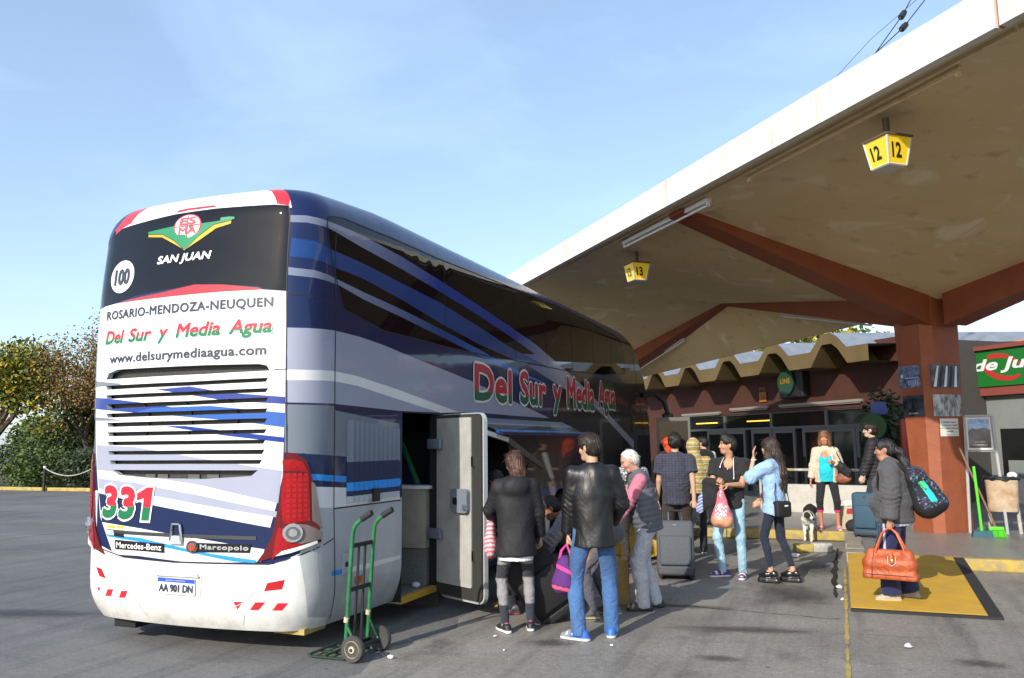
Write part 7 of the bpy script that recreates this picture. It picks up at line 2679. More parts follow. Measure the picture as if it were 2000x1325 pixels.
# 2 man in the leather jacket
lea, Jl = person('dark haired man seen from behind in a black leather jacket and blue jeans', (-2.11, 7.26, 0.004), 17, h=1.775, skin=(.50, .30, .20), lean=1,
    feet=((-.15, -.10, 62), (.14, .06, -6)), hands=((-.235, .10, .84), (.18, .22, .98)), elbow=((-.6, -.8, 0), (.7, -.8, 0)), head=(52, 6), curl=(75, 50), palm=((1, 0, 0), None),
    over=dict(mat=M_LEATH, col=(.008, .008, .009), hem=-.165, hemr=.168, waist=.150, chest=.166, e=.016, arm=(.058, .052, .044), collar=.05, disp=.007, f=15, stz=.55, fold=.005, name='leather_jacket'),
    legs=dict(name='jeans', col=lambda P: V3(.045, .115, .27) * (1 + .35 * np.clip(wob(P, 9, 3), -1, 1))[:, None], r=(.094, .072, .064), cuff=.03, stack=.0045, disp=.004),
    shoes=dict(col=(.03, .13, .48), toe=(.22, .22, .23), stripe=(.55, .58, .62), solecol=(.6, .6, .58)), stubble=.15,
    hair=dict(col=(.020, .013, .009), vol=.016, top=.020, nape=-.075, disp=.004, wob=.007))
# 3 old man in the vest
old, Jo = person('elderly white haired man in a grey padded vest over a pink shirt', (-1.95, 8.66, 0.004), 108, h=1.64, build=1.06, skin=(.50, .27, .20), lean=11, head=(6, 26),
    feet=((-.09, .06, 6), (.10, -.08, -6)), hands=((-.17, .34, .86), (.14, .36, .82)), elbow=((-.5, -1, -.3), (.5, -1, -.3)), curl=(50, 50), belly=.02, hipy=-.02,
    top=dict(col=(.55, .17, .24), hem=.0, e=.012, inset=.004, arm=(.062, .056, .044), fold=.008, collar=.03),
    over=dict(name='padded_vest', mat=M_NYLON, col=(.105, .115, .135), sleeve=0, hem=-.10, hemr=.150, waist=.162, chest=.168, e=.026, quilt=.011, collar=.05, disp=.003),
    legs=dict(col=(.50, .51, .54), r=(.098, .082, .074), cuff=.03, stack=.004, e=.014, disp=.006),
    shoes=dict(col=(.030, .025, .020), solecol=(.03, .028, .026), sole=.012),
    hair=dict(col=(.62, .60, .57), vol=.006, nape=-.055, wob=.003, face=(0, .10, .02, .085, .095, .095)))
# 4 porter bending over the suitcase
ben, Jb = person('porter bending forward in a grey lilac shirt over a black suitcase', (-2.30, 8.15, 0.004), 97, h=1.70, skin=(.27, .125, .065), lean=72, drop=.10, hipy=-.12, head=(14, 32),
    feet=((-.14, .10, 10), (.13, -.08, -10)), hands=((-.10, .66, .50), (.16, .62, .55)), elbow=((-.8, 0, .5), (.8, 0, .5)), curl=(60, 60),
    top=dict(col=(.30, .27, .32), hem=-.04, sleeve=1.99, arm=(.060, .054, .044), disp=.008, fold=.008),
    legs=dict(col=(.10, .10, .12), r=(.096, .074, .066), cuff=.04, e=.014), shoes=dict(col=(.16, .11, .07), solecol=(.45, .38, .28)),
    hair=dict(col=(.012, .010, .010), vol=.007, nape=-.06, top=.008))
# 5 second porter at the bay
bay, _ = person('person in dark clothes and patterned trainers bending into the luggage bay', (-3.10, 8.05, 0.004), 62, h=1.68, skin=(.3, .16, .1), lean=48, drop=.05, hipy=-.08, head=(0, 35),
    feet=((-.10, .06, 5), (.13, -.05, -25)), hands=((-.15, .55, .70), (.2, .5, .62)), elbow=((-.8, -.3, .3), (.8, -.3, .3)),
    over=dict(mat=M_NYLON, col=(.016, .017, .022), hem=-.10, e=.02, disp=.008), legs=dict(col=(.014, .015, .02), r=(.09, .068, .058), cuff=.05),
    shoes=dict(col=(.10, .10, .11), stripe=(.42, .42, .44), solecol=(.5, .1, .14)), hair=dict(col=(.012, .010, .010), vol=.01))
# 6 woman in the glittering jacket
spk, _ = person('woman with long wavy black hair in a black and white speckled jacket', (-2.72, 11.30, 0.004), 24, h=1.60, female=True, skin=(.4, .23, .15), head=(20, 10),
    feet=((-.09, 0, 8), (.09, 0, -8)), hands=((-.2, .22, .95), (.22, .15, .85)),
    over=dict(colf=lambda t, P: np.where((wob(P, 190, 1) + .5 * wob(P, 330, 4) > .18 + .9 * np.clip(.30 - t[:, 2], -.3, .3))[:, None], V3(.62, .62, .64), V3(.012, .012, .013)), col=BLK, hem=-.14, hemr=.155, e=.022, disp=.007, arm=(.062, .056, .046)),
    legs=dict(col=(.03, .026, .022), r=(.088, .062, .05)), shoes=dict(col=BLK),
    hair=dict(col=(.010, .008, .008), vol=.024, ears=False, wob=.010, disp=.007, curl=1.2, long=[([('h', 0, -.06, .02), ('h', 0, -.09, -.12), ('t', 0, -.13, .36), ('t', .01, -.12, .16)], [.085, .095, .10, .04], .6), ([('h', .05, -.02, 0), ('h', .09, 0, -.12), ('t', .13, -.05, .32), ('t', .12, -.06, .14)], [.05, .05, .05, .018], .8), ([('h', -.05, -.02, 0), ('h', -.09, 0, -.12), ('t', -.13, -.05, .32), ('t', -.12, -.06, .18)], [.05, .05, .05, .018], .8)]))
# 7 man in the dark checked polo shirt
pol, Jp = person('tall man seen from behind in a dark checked polo shirt with a rolling suitcase', (-2.17, 11.62, 0.004), 14, h=1.81, build=1.04, skin=(.50, .30, .21), head=(-4, 2),
    feet=((-.11, 0, 8), (.12, .02, -8)), hands=((-.26, .10, .86), (.235, -.16, .845)), elbow=((-.6, -1, 0), (.8, -.4, 0)), curl=(30, 78), palm=(None, (0, 1, .2)), hdir=(None, (0, -.15, -1)),
    top=dict(name='polo_shirt', colf=lambda t, P: V3(.030, .032, .052) * (1 + .55 * (np.sin(t[:, 2] * 190) > .6) + .45 * (np.sin(t[:, 0] * 150) > .7))[:, None], col=BLK, sleeve=.66, hem=-.125, hemr=.150, waist=.152, chest=.172, e=.016, arm=(.064, .064, .05), collar=.03, disp=.005),
    legs=dict(col=(.040, .030, .024), r=(.098, .078, .068), e=.015), shoes=dict(col=(.04, .03, .025), solecol=(.1, .08, .06)),
    hair=dict(col=(.012, .010, .009), vol=.014, top=.016, nape=-.08, wob=.006))
# 8 red haired person
red, _ = person('red haired person in dark clothes half hidden near the coach door', (-3.06, 15.75, PH), 35, h=1.62, female=True, skin=(.5, .3, .22), head=(10, 6),
    over=dict(col=(.035, .012, .012), hem=-.1, e=.02), legs=dict(col=BLK), shoes=dict(col=BLK),
    hair=dict(col=(.62, .055, .008), col2=(.80, .12, .02), vol=.020, ears=False, wob=.008, disp=.006, long=[([('h', 0, -.05, 0), ('h', 0, -.08, -.13), ('t', 0, -.08, .46)], [.085, .085, .05], .8)]))
# 9 hooded yellow check
yel, _ = person('person in a yellow and grey striped hooded top with the hood up', (-2.16, 13.15, 0.004), 20, h=1.725, skin=(.45, .27, .18), head=(10, 6), hands=((-.25, .12, .86), (.24, .16, .88)), curl=(40, 40),
    over=dict(name='hooded_top', colf=lambda t, P: np.where((np.sin(t[:, 2] * 95) > .25)[:, None], V3(.42, .29, .055), np.where((np.sin(t[:, 2] * 95) > -.4)[:, None], V3(.16, .13, .06), V3(.50, .45, .30))), col=BLK, hem=-.02, hemr=.14, e=.022, hood_up=True, disp=.008, arm=(.066, .060, .05)),
    legs=dict(col=(.012, .012, .013), r=(.088, .064, .054)), shoes=dict(col=BLK))
# 10 man in the dark suit
sui, Js = person('man in a black waistcoat with one white sleeve showing beyond the striped hood', (-2.42, 15.95, PH), 40, h=1.63, skin=(.52, .31, .22), head=(28, 4), hands=((-.28, .12, .80), (.24, .05, .76)), curl=(30, 30),
    top=dict(col=(.66, .66, .70), hem=-.05, inset=.008, arm=(.056, .050, .042), disp=.004), over=dict(name='waistcoat', col=(.010, .010, .012), sleeve=.0, hem=-.12, hemr=.15, e=.022, waist=.15, chest=.17),
    legs=dict(col=(.010, .010, .012)), shoes=dict(col=BLK, solecol=BLK), hair=dict(col=(.012, .010, .01), vol=.012, top=.012))
# 11 young man in the black T-shirt
bla, Jt = person('young man in a black T-shirt and pale blue jeans holding a pink carrier bag', (-1.35, 10.95, 0.004), 176, h=1.765, skin=(.52, .27, .16), head=(-62, -2),
    feet=((-.115, .03, 4), (.14, .0, -52)), hands=((-.02, .31, 1.17), (.10, .33, 1.22)), elbow=((-.5, -.5, -1), (.45, -.5, -1)), curl=(62, 55), palm=((.3, -.4, -1), (-.6, -.4, -.6)),
    top=dict(name='t_shirt', col=(.013, .013, .014), sleeve=.62, hem=-.09, hemr=.150, waist=.140, chest=.168, e=.014, arm=(.060, .060, .05), neck=(.50, .095), disp=.005),
    legs=dict(name='jeans', col=lambda P: V3(.33, .53, .66) * (1 + .22 * np.clip(wob(P, 10, 2), -1, 1))[:, None], r=(.086, .060, .050), cuff=.055, stack=.0045, e=.010, disp=.004),
    shoes=dict(col=(.085, .035, .16), stripe=(.62, .60, .62), lining=(.45, .42, .42), solecol=(.70, .66, .68)), stubble=.12,
    hair=dict(col=(.012, .010, .009), vol=.012, top=.030, nape=-.07, wob=.007, face=(0, .125, -.03, .085, .085, .105)))
# 12 woman in the pale blue shirt
blu, Ju = person('woman with long dark hair in a pale blue shirt and navy trousers', (-.80, 10.74, 0.004), 72, h=1.665, female=True, skin=(.52, .30, .20), head=(-6, 4),
    feet=((-.09, .05, 8), (.10, -.15, 6)), footz=(.062, .062), hands=((-.13, .19, 1.50), (.15, .26, .98)), elbow=((-.25, .35, -1), (.6, -.8, -.3)), curl=(14, 40), hdir=((.06, -.02, 1), None), palm=((.3, -1, 0), None),
    top=dict(col=(.30, .47, .72), sleeve=1.02, hem=-.15, hemr=.172, waist=.135, chest=.15, e=.020, arm=(.062, .062, .055), disp=.009, f=18, collar=.03, hemn=(0, .25, -1)),
    legs=dict(col=(.010, .016, .038), r=(.083, .056, .042), cuff=.135, e=.008, stack=.003, disp=.0025),
    shoes=dict(col=(.010, .010, .011), solecol=(.014, .014, .015), sole=.058, lift=.058, solez=.055, ankle=2, mat=mat('patent_leather', (.01, .01, .01), .2, attr=True, coat=.6)),
    hair=dict(col=(.030, .018, .014), col2=(.060, .032, .025), vol=.016, ears=False, disp=.005, face=(0, .135, -.05, .075, .075, .10), long=[([('h', 0, -.05, .03), ('h', 0, -.085, -.10), ('t', .01, -.125, .36), ('t', .02, -.15, .14)], [.08, .085, .078, .022], .7), ([('h', -.055, -.01, 0), ('h', -.075, .0, -.12), ('t', -.09, -.06, .36), ('t', -.05, -.13, .16)], [.045, .045, .04, .015], .8)]))
# 13 woman in turquoise
tur, Jq = person('woman in a turquoise top and cream cardigan facing the camera', (-.27, 15.78, PH), 180, h=1.70, female=True, build=1.05, skin=(.50, .22, .13), head=(-6, 2),
    feet=((-.15, .03, 14), (.13, .03, -12)), hands=((-.13, .20, 1.18), (.27, .05, .84)), elbow=((-.6, -.6, -1), (.7, -.8, 0)), curl=(70, 30), belly=.02,
    top=dict(col=(.010, .50, .60), sleeve=0, inset=.006, hem=-.085, hemr=.150, waist=.145, chest=.155, e=.018, neck=(.44, .115), disp=.006),
    over=dict(name='cardigan', col=(.58, .50, .40), hem=-.10, hemr=.168, waist=.165, chest=.166, e=.016, arm=(.050, .046, .040), open=.135, disp=.006, sleeve=1.9),
    legs=dict(name='leggings', e=.005, r=(.092, .060, .046), cuff=.315, disp=.002, col=bands([(.345, (.80, .04, .16)), (2, (.010, .011, .016))])),
    shoes=dict(col=(.80, .13, .22), stripe=(.75, .55, .55), solecol=(.66, .60, .58), ankle=2),
    hair=dict(col=(.17, .075, .035), col2=(.30, .15, .07), vol=.020, ears=False, face=(0, .125, -.045, .066, .085, .085), long=[([('h', -.07, .0, .0), ('h', -.078, .01, -.12)], [.04, .034], .9), ([('h', .07, .0, .0), ('h', .078, .01, -.12)], [.04, .034], .9), ([('h', 0, -.06, 0), ('h', 0, -.06, -.13)], [.08, .07], .8)]))
# 14 young man in the puffer jacket
you, Jy = person('tall young man in a black puffer jacket looking left beside the pillar', (.52, 15.9, PH), 84, h=1.84, skin=(.56, .36, .27), head=(8, 2), hands=((-.22, .18, .95), (.22, .18, .95)),
    over=dict(name='puffer_jacket', mat=M_NYLON, col=(.012, .013, .017), hem=-.10, hemr=.15, waist=.152, chest=.172, e=.024, quilt=.012, collar=.06, arm=(.066, .06, .05), disp=.003),
    legs=dict(col=(.02, .025, .05)), shoes=dict(col=BLK), hair=dict(col=(.014, .011, .010), vol=.022, top=.02, wob=.009))
# 15 woman with the handbag
gre, Jr = person('stout woman in a grey hooded top and navy track trousers carrying an orange handbag', (.49, 9.80, .04), 84, h=1.665, build=1.46, female=True, skin=(.36, .19, .12), head=(2, 4), lean=2,
    feet=((-.12, .07, 10), (.12, -.10, -2)), hands=((-.34, .05, .615), (.30, .10, .70)), elbow=((-.5, -1, 0), (.6, -1, 0)), curl=(82, 40), palm=((1, .2, 0), None), hdir=((.0, .05, -1), None), belly=.085,
    top=dict(col=(.36, .40, .50), hem=-.135, hemr=.142, waist=.150, chest=.14, sleeve=0, e=.020, inset=.020),
    over=dict(name='hooded_top', col=(.070, .070, .076), hem=-.10, hemr=.142, waist=.152, chest=.145, e=.026, hood=False, arm=(.064, .062, .048), collar=.035, disp=.010, f=15, fold=.012),
    legs=dict(name='track_trousers', col=lambda P: np.where((np.abs(P[:, 1] + .0 - .10) < .012)[:, None] & (P[:, 0] < -.08)[:, None] & (P[:, 2] > .5)[:, None], V3(.45, .45, .52), V3(.012, .018, .075)), r=(.088, .074, .080), cuff=.075, e=.008, cb=.0, stack=.006, disp=.006),
    shoes=dict(col=(.38, .33, .26), solecol=(.50, .38, .26), solez=.02, ankle=2, mat=mat('woven_shoe', (.3, .3, .3), .9, attr=True, var=.4, vscale=160)),
    hair=dict(col=(.010, .009, .010), vol=.012, nape=-.05, face=(0, .125, -.03, .088, .085, .105), pony=([('h', 0, -.10, .02), ('h', 0, -.15, -.03), ('t', 0, -.19, .44), ('t', .01, -.20, .28), ('t', .02, -.18, .16)], [.035, .045, .055, .055, .02]), wob=.005))
# 16 worker in the compartment
wrk, _ = person('worker in dark blue crouching in the open coach compartment', (-4.74, 8.45, 0.62), 20, h=1.60, skin=(.30, .13, .07), lean=35, drop=.28, hipy=-.1, head=(-40, 20), hands=((-.2, .35, .6), (.2, .3, .55)),
    top=dict(col=(.012, .020, .055), hem=-.06, e=.02, arm=(.062, .058, .05)), legs=dict(col=(.012, .014, .03)), shoes=dict(col=BLK), hair=dict(col=(.16, .05, .02), vol=.01))
# ============================================================ LUGGAGE, TRUCK, DOG
def blob(name, label, cat, B, h, m, col, loc=(0, 0, 0), rz=0.0, disp=.003, f=20, fine=(), M=None, sm=1, group=None, child_of=None):
    P, Q = B.mesh(h, fine)
    P = smooth_pq(P, Q, sm)
    N = vnormals(P, Q)
    P = P + N * (wob(P, f, 1.0) * disp)[:, None]
    c = col(P) if callable(col) else np.tile(V3(*col), (len(P), 1))
    o = skin_obj(name, P, Q, [m], child_of, c)
    if child_of is None:
        if M is not None:
            o.matrix_world = M
        else:
            o.location = loc
            o.rotation_euler = (0, 0, rz)
        tag(o, label, cat, group)
    return o

# ---- hand truck
M_TRG = mat('green_enamel_tube', (0.014, 0.105, 0.04), 0.4, var=0.25, vscale=14)
M_TRGD = mat('dark_green_steel', (0.012, 0.045, 0.024), 0.6, var=0.3, vscale=20)
M_TRK = mat('black_steel', (0.016, 0.016, 0.018), 0.5)
M_CREAMW = mat('cream_wheel', (0.50, 0.43, 0.28), 0.5, var=0.2, vscale=20)
M_TYRE = mat('worn_tyre', (0.055, 0.053, 0.05), 0.8, var=0.2, vscale=20)
t = thing('hand_truck', 'green two wheeled hand truck standing behind the coach corner', 'hand truck', (-3.70, 6.03, 0.0))
def upright(y, dx):
    return [(-0.095 + dx, y, 0.10), (-0.075 + dx, y, 0.5), (-0.045 + dx, y, 0.98), (-0.035 + dx, y, 1.04), (-0.005 + dx, y, 1.085), (0.05 + dx, y, 1.125), (0.10 + dx, y, 1.155)]
for y in (-0.165, 0.165):
    a = MB()
    a.tube(upright(y, 0), 0.0175, M_TRG, 10)
    up_ = a.build('upright', t)
    a = MB()
    a.tube([(0.04, y, 1.12), (0.13, y, 1.172), (0.135, y, 1.174)], [0.026, 0.026, 0.022], M_BLACK, 10)
    a.build('grip', up_)
    a = MB()
    a.tube([(-0.092, y, 0.30), (-0.088, y, 0.34)], 0.023, M_CREAMW, 10)
    a.build('tape_band', up_)
    a = MB()
    a.tube([(-0.09, y, 0.28), (0.01, y, 0.10)], 0.011, M_TRG, 8)
    a.build('brace', t)
for z, x in ((0.90, -0.055), (0.55, -0.073)):
    a = MB()
    a.box((x, 0, z), (0.02, 0.33, 0.035), M_TRK, bev=0.004)
    a.build('crossbar', t)
for y in (-0.05, 0.05):
    a = MB()
    a.tube([(-0.092, y, 0.06), (-0.055, y, 0.90)], 0.011, M_TRK, 8)
    a.build('rod', t)
a = MB()
a.box((0.0, 0, 0.10), (0.03, 0.40, 0.03), M_TRK)
a.box((-0.09, 0, 0.10), (0.03, 0.36, 0.03), M_TRK)
a.build('axle', t)
a = MB()
for y in (-0.185, -0.02, 0.185):
    a.box((-0.26, y, 0.02), (0.34, 0.026, 0.012), M_TRGD)
for x in (-0.42, -0.27, -0.10):
    a.box((x, 0, 0.032), (0.026, 0.40, 0.010), M_TRGD)
a.build('toe_plate', t)
for y in (-0.205, 0.205):
    a = MB()
    Mx = Matrix.Translation((0.0, y, 0.105)) @ Matrix.Rotation(math.pi / 2 * (1 if y < 0 else -1), 4, 'X')
    a.lathe([(0.066, -0.022), (0.095, -0.026), (0.104, -0.012), (0.104, 0.012), (0.095, 0.026), (0.066, 0.022)], M_TYRE, 28, Mx)
    w = a.build('wheel', t)
    a = MB()
    a.lathe([(0.068, 0.02), (0.064, 0.026), (0.055, 0.012), (0.03, 0.014), (0.026, 0.030), (0.008, 0.032)], M_CREAMW, 24, Mx)
    for k in range(6):
        q = k * 1.047
        p = Mx @ Vector((0.045 * math.cos(q), 0.045 * math.sin(q), 0.0125))
        a.ball(p, 0.006, M_TRK, 5)
    a.lathe([(0.013, 0.03), (0.012, 0.04), (0.004, 0.042)], M_TRK, 12, Mx)
    a.build('rim', w)

# ---- suitcases
def suitcase(label, loc, rz, tilt, w, d, h, col, trim, pocket=True, handle=None, roll=0.0, group='suitcases on wheels', mm=None):
    t = thing('suitcase', label, 'suitcase', loc, 0, group)
    t.rotation_euler = (tilt, roll, rz)
    m = mm or mat('case_' + label.split()[0] + '_' + label.split()[1], col, 0.7, var=0.25, vscale=90, bump=0.3, bscale=150)
    m2 = mat('case_trim_' + label.split()[0], trim, 0.6)
    a = MB()
    a.box((0, 0, h / 2 + 0.055), (w, d, h), m, bev=0.05)
    a.build('shell', t)
    if pocket:
        a = MB()
        a.box((0, -d / 2 - 0.012, h * .42 + 0.055), (w * .84, 0.07, h * .56), m, bev=0.03)
        a.build('pocket', t)
        a = MB()
        a.tube([(w * .40 * math.sin(q), -d / 2 - 0.035 + 0.012 * abs(math.sin(q)) ** 4, h * .70 + 0.04 * math.cos(q)) for q in np.linspace(-1.5, 1.5, 16)], 0.006, m2, 6)
        a.build('zip', t)
        a = MB()
        a.box((0, -d / 2 - 0.004, h * .90 + 0.055), (0.05, 0.012, 0.016), M_GCHR)
        a.build('badge', t)
    a = MB()
    a.box((0, 0, 0.075), (w * .96, d * 1.02, 0.09), m2, bev=0.02)
    a.build('base', t)
    for sx in (-1, 1):
        for sy in (-1, 1):
            a = MB()
            a.tube([(sx * w * .40 - .018, sy * d * .36, 0.028), (sx * w * .40 + .018, sy * d * .36, 0.028)], 0.028, M_BLACK, 12)
            a.box((sx * w * .40, sy * d * .36, 0.06), (0.03, 0.035, 0.05), m2)
            a.build('wheel', t)
    if handle:
        a = MB()
        for sx in (-1, 1):
            a.tube([(sx * 0.085, d * .30, h + 0.03), (sx * 0.085, d * .30, h + handle)], 0.011, M_CHR, 8)
        a.tube([(-0.10, d * .30, h + handle), (0.10, d * .30, h + handle)], 0.016, M_TRK, 8)
        a.build('handle', t)
    return t
hp = wpt(Jp, Jp['wr'][1])
suitcase('large charcoal suitcase on four wheels trailed by the man in the checked polo', (-2.02, 10.62, 0.004), rad(10), rad(-13), 0.47, 0.27, 0.66, (0.075, 0.085, 0.098), (0.03, 0.033, 0.038), handle=0.20)
suitcase('big black suitcase tipped over beside the man in the leather jacket', (-2.62, 7.86, 0.05), rad(24), rad(6), 0.50, 0.32, 0.68, (0.008, 0.008, 0.009), (0.01, 0.01, 0.011), roll=rad(-34))
suitcase('dark blue suitcase standing on the platform behind the woman with the handbag', (0.32, 14.75, PH), rad(-12), 0.0, 0.40, 0.24, 0.66, (0.028, 0.075, 0.12), (0.02, 0.04, 0.06))
suitcase('navy suitcase on a brass wheel half hidden under the compartment door', (-3.42, 8.75, 0.004), rad(20), 0.0, 0.44, 0.26, 0.60, (0.010, 0.014, 0.045), (0.012, 0.014, 0.03), pocket=False)
a = MB()
a.ball((0, 0, 0), 0.045, mat('brass', (0.55, 0.42, 0.16), 0.3, metal=0.8), 10)
o = a.build('door_stop')
o.location = (-3.42, 8.12, 0.045)
tag(o, 'round brass ball on the ground under the open compartment door', 'ball')

# ---- bags
M_BAG = mat('bag_fabric', (0.1, 0.1, 0.1), 0.8, attr=True, var=0.12, vscale=40, bump=0.25, bscale=140)
M_BLEA = mat('bag_leather', (0.1, 0.1, 0.1), 0.45, attr=True, var=0.25, vscale=9, bump=0.25, bscale=90, bump2=0.5, b2scale=7)
M_FILM = mat('thin_plastic_film', (0.1, 0.1, 0.1), 0.25, attr=True, var=0.1, vscale=30, spec=0.6)
def strap(mb, pts, w, m, th=0.006):
    pts = [Vector(p) for p in pts]
    V, Fc = [], []
    for i, p in enumerate(pts):
        tt = (pts[min(i + 1, len(pts) - 1)] - pts[max(i - 1, 0)]).normalized()
        sd = tt.cross(Vector((0.3, 0.9, 0.2))).normalized()
        nn = tt.cross(sd)
        for q, r in ((-1, -1), (1, -1), (1, 1), (-1, 1)):
            V.append(p + sd * q * w / 2 + nn * r * th / 2)
    for i in range(len(pts) - 1):
        for k in range(4):
            Fc.append((4 * i + k, 4 * i + (k + 1) % 4, 4 * i + 4 + (k + 1) % 4, 4 * i + 4 + k))
    mb.add(V, Fc, m, True)

# orange handbag in the stout woman's left hand
hp = wpt(Jr, Jr['wr'][0] + V3(0, .0, -.10))
B = Body()
for x in (-.26, .26):
    B.cap((x, -.085, .04), (x, .085, .04), .035, None, .02)
    B.cap((x * .84, -.03, .33), (x * .84, .03, .33), .03, None, .03)
B.cap((-.26, -.06, .05), (.26, -.06, .05), .06, None, .05)
B.cap((-.26, .06, .05), (.26, .06, .05), .06, None, .05)
B.cap((-.23, -.03, .2), (.23, -.03, .2), .10, None, .08)
B.cap((-.215, 0, .335), (.215, 0, .335), .035, None, .08)
B.cut((0, 0, .012), (0, 0, -1))
bz = .29
hb = blob('handbag', 'large orange leather handbag carried by the woman in the grey hooded top', 'handbag', B, .0095, M_BLEA, (.40, .080, .022), (hp.x - .02, hp.y - .04, bz), rad(-13), disp=.004, f=16)
M_BRN = mat('dark_piping', (0.06, 0.018, 0.01), 0.5)
M_ORL = mat('orange_strap_leather', (0.50, 0.11, 0.03), 0.4)
M_BRASS = MATS['brass']
a = MB()
hb.scale = (.82, .82, .82)
hz = (hp.z + .01 - hb.location.z) / .82
for y in (-.055, .055):
    a.tube([(-.15, y * 1.1, .33), (-.14, y * 1.1, .40), (-.07, y * .6, hz - .05), (-.01, y * .15, hz + .005), (.04, y * .15, hz + .005), (.10, y * .6, hz - .05), (.17, y * 1.1, .40), (.18, y * 1.1, .33)], 0.012, M_ORL, 8)
a.build('handle', hb)
a = MB()
a.tube([(-.275, -.125, .07), (.275, -.125, .07)], .005, M_BRN, 6)
a.tube([(-.20, -.135, .02), (-.19, -.135, .2), (-.17, -.07, .36)], .004, M_BRN, 6)
a.build('piping', hb)
a = MB()
a.tube([(.03, -.10, .35), (.04, -.135, .28), (.05, -.142, .22)], .022, M_ORL, 8)
a.ball((.045, -.15, .25), (.026, .012, .026), M_BRASS, 8)
a.build('clasp', hb)
a = MB()
a.tube([(.0, -.13, .30), (.0, -.145, .22), (.04, -.152, .185), (.09, -.145, .22), (.09, -.13, .30)], .004, M_CHR, 6)
a.build('charm', hb)

# patterned backpack on her back
B = Body()
T = Jr['T']
o_ = V3(0, -.23, .02)
B.cap((0, .0, -.14), (0, .02, .14), .145, .12, .06)
B.cap((-.09, .0, -.16), (.09, .0, -.16), .11, None, .06)
B.cap((-.07, .02, .16), (.07, .02, .16), .09, None, .06)
B.cap((0, -.10, -.15), (0, -.07, .02), .11, .085, .04)
def galaxy(P):
    n = wob(P, 95, 2)
    n2 = wob(P, 60, 7)
    c = np.tile(V3(.010, .010, .014), (len(P), 1))
    c[(n > .30)] = (.055, .018, .085)
    c[(n < -.36)] = (.012, .11, .15)
    c[(n > .60)] = (.20, .20, .30)
    c[(np.abs(P[:, 0] + .12) < .035) & (P[:, 1] < .03) & (P[:, 2] < .12) & (P[:, 2] > -.1)] = (.01, .011, .013)
    c[P[:, 2] < -.17] = (.010, .010, .012)
    c[(P[:, 1] > .06)] = (.012, .012, .014)
    m = (np.abs(P[:, 1] + .055 - .25 * P[:, 2]) < .030) & (P[:, 0] < -.04) & (P[:, 2] > -.13) & (P[:, 2] < .10)
    c[m] = (.02, .50, .52)
    return c
Mb = Jr['M'] @ Matrix.Translation([float(q) for q in T(0, -.30, .24)]) @ Matrix.Rotation(rad(-16), 4, 'X')
bp = blob('backpack', 'bulging black backpack with purple and turquoise print worn on her back', 'backpack', B, .010, M_BAG, galaxy, M=Mb, disp=.004)
M_STR = mat('black_webbing', (0.014, 0.014, 0.016), 0.8)
a = MB()
inv = Mb.inverted() @ Jr['M']
for sx in (-1, 1):
    pts = [T(sx * .09, -.20, .42), T(sx * .12, -.10, .535), T(sx * .145, .02, .545), T(sx * .17, .115, .46), T(sx * .20, .135, .30), T(sx * .215, .03, .14), T(sx * .15, -.18, .06)]
    q = []
    for i in range(len(pts) - 1):
        for s_ in range(4):
            q.append(inv @ Vector([float(z) for z in (pts[i] * (1 - s_ / 4) + pts[i + 1] * s_ / 4)]))
    strap(a, q, .055, M_STR, .012)
a.build('strap', bp)
a = MB()
a.tube([(-.142, -.02, .10), (-.15, -.05, .02)], .012, M_LIME, 6)
a.build('zip_tag', bp)

# purple backpack hanging from the hand of the man in leather
hp = wpt(Jl, Jl['wr'][0] + V3(.02, .0, -.10))
B = Body()
B.cap((0, 0, -.06), (0, 0, .06), .105, .085, .04, ((0, 1, 0), .8))
B.cap((-.05, 0, -.11), (.05, 0, -.11), .085, None, .05, ((0, 1, 0), .85))
B.cap((0, -.06, -.10), (0, -.055, -.01), .075, .06, .03, ((0, 1, 0), .8))
def purp(P):
    c = np.tile(V3(.085, .018, .15), (len(P), 1))
    c[np.abs(P[:, 2] - .015 + .5 * P[:, 0]) < .016] = (.75, .05, .24)
    c[(np.abs(P[:, 2] + .145 + .2 * P[:, 0]) < .014)] = (.80, .10, .16)
    c[(P[:, 2] > .055) & (P[:, 0] > .01)] = (.02, .015, .03)
    return c
pb = blob('backpack', 'small purple backpack with pink trim dangling from the hand of the man in leather', 'backpack', B, .009, M_BAG, purp, (hp.x - .03, hp.y - .06, hp.z - .24), rad(30), disp=.005)
a = MB()
strap(a, [(-.05, .05, .10), (-.03, .05, .18), (.02, .05, .235), (.05, .04, .16), (.06, .04, .10)], .022, mat('pink_webbing', (.60, .05, .30), .7), .01)
a.build('strap', pb)

# pink checked bag at the girl's side
B = Body()
B.cap((0, -.02, -.12), (0, .02, -.12), .11, None, .05, ((1, 0, 0), .6))
B.cap((0, 0, -.08), (0, 0, .12), .10, .07, .05, ((1, 0, 0), .55))
hp = wpt(Jg, Jg['wr'][0])
pk = blob('shoulder_bag', 'pink and white striped cloth bag at the side of the girl in the hooded jacket', 'bag', B, .010, M_BAG,
          lambda P: np.where((np.sin(P[:, 2] * 150 + P[:, 1] * 60) > 0)[:, None], V3(.55, .12, .17), V3(.66, .52, .54)), (hp.x - .02, hp.y - .08, .86), rad(20), disp=.006)
a = MB()
strap(a, [(.0, .03, .16), (.04, .02, .30), (.11, -.08, .42), (.18, -.22, .50)], .02, mat('brown_strap', (.15, .06, .035), .6))
a.build('strap', pk)

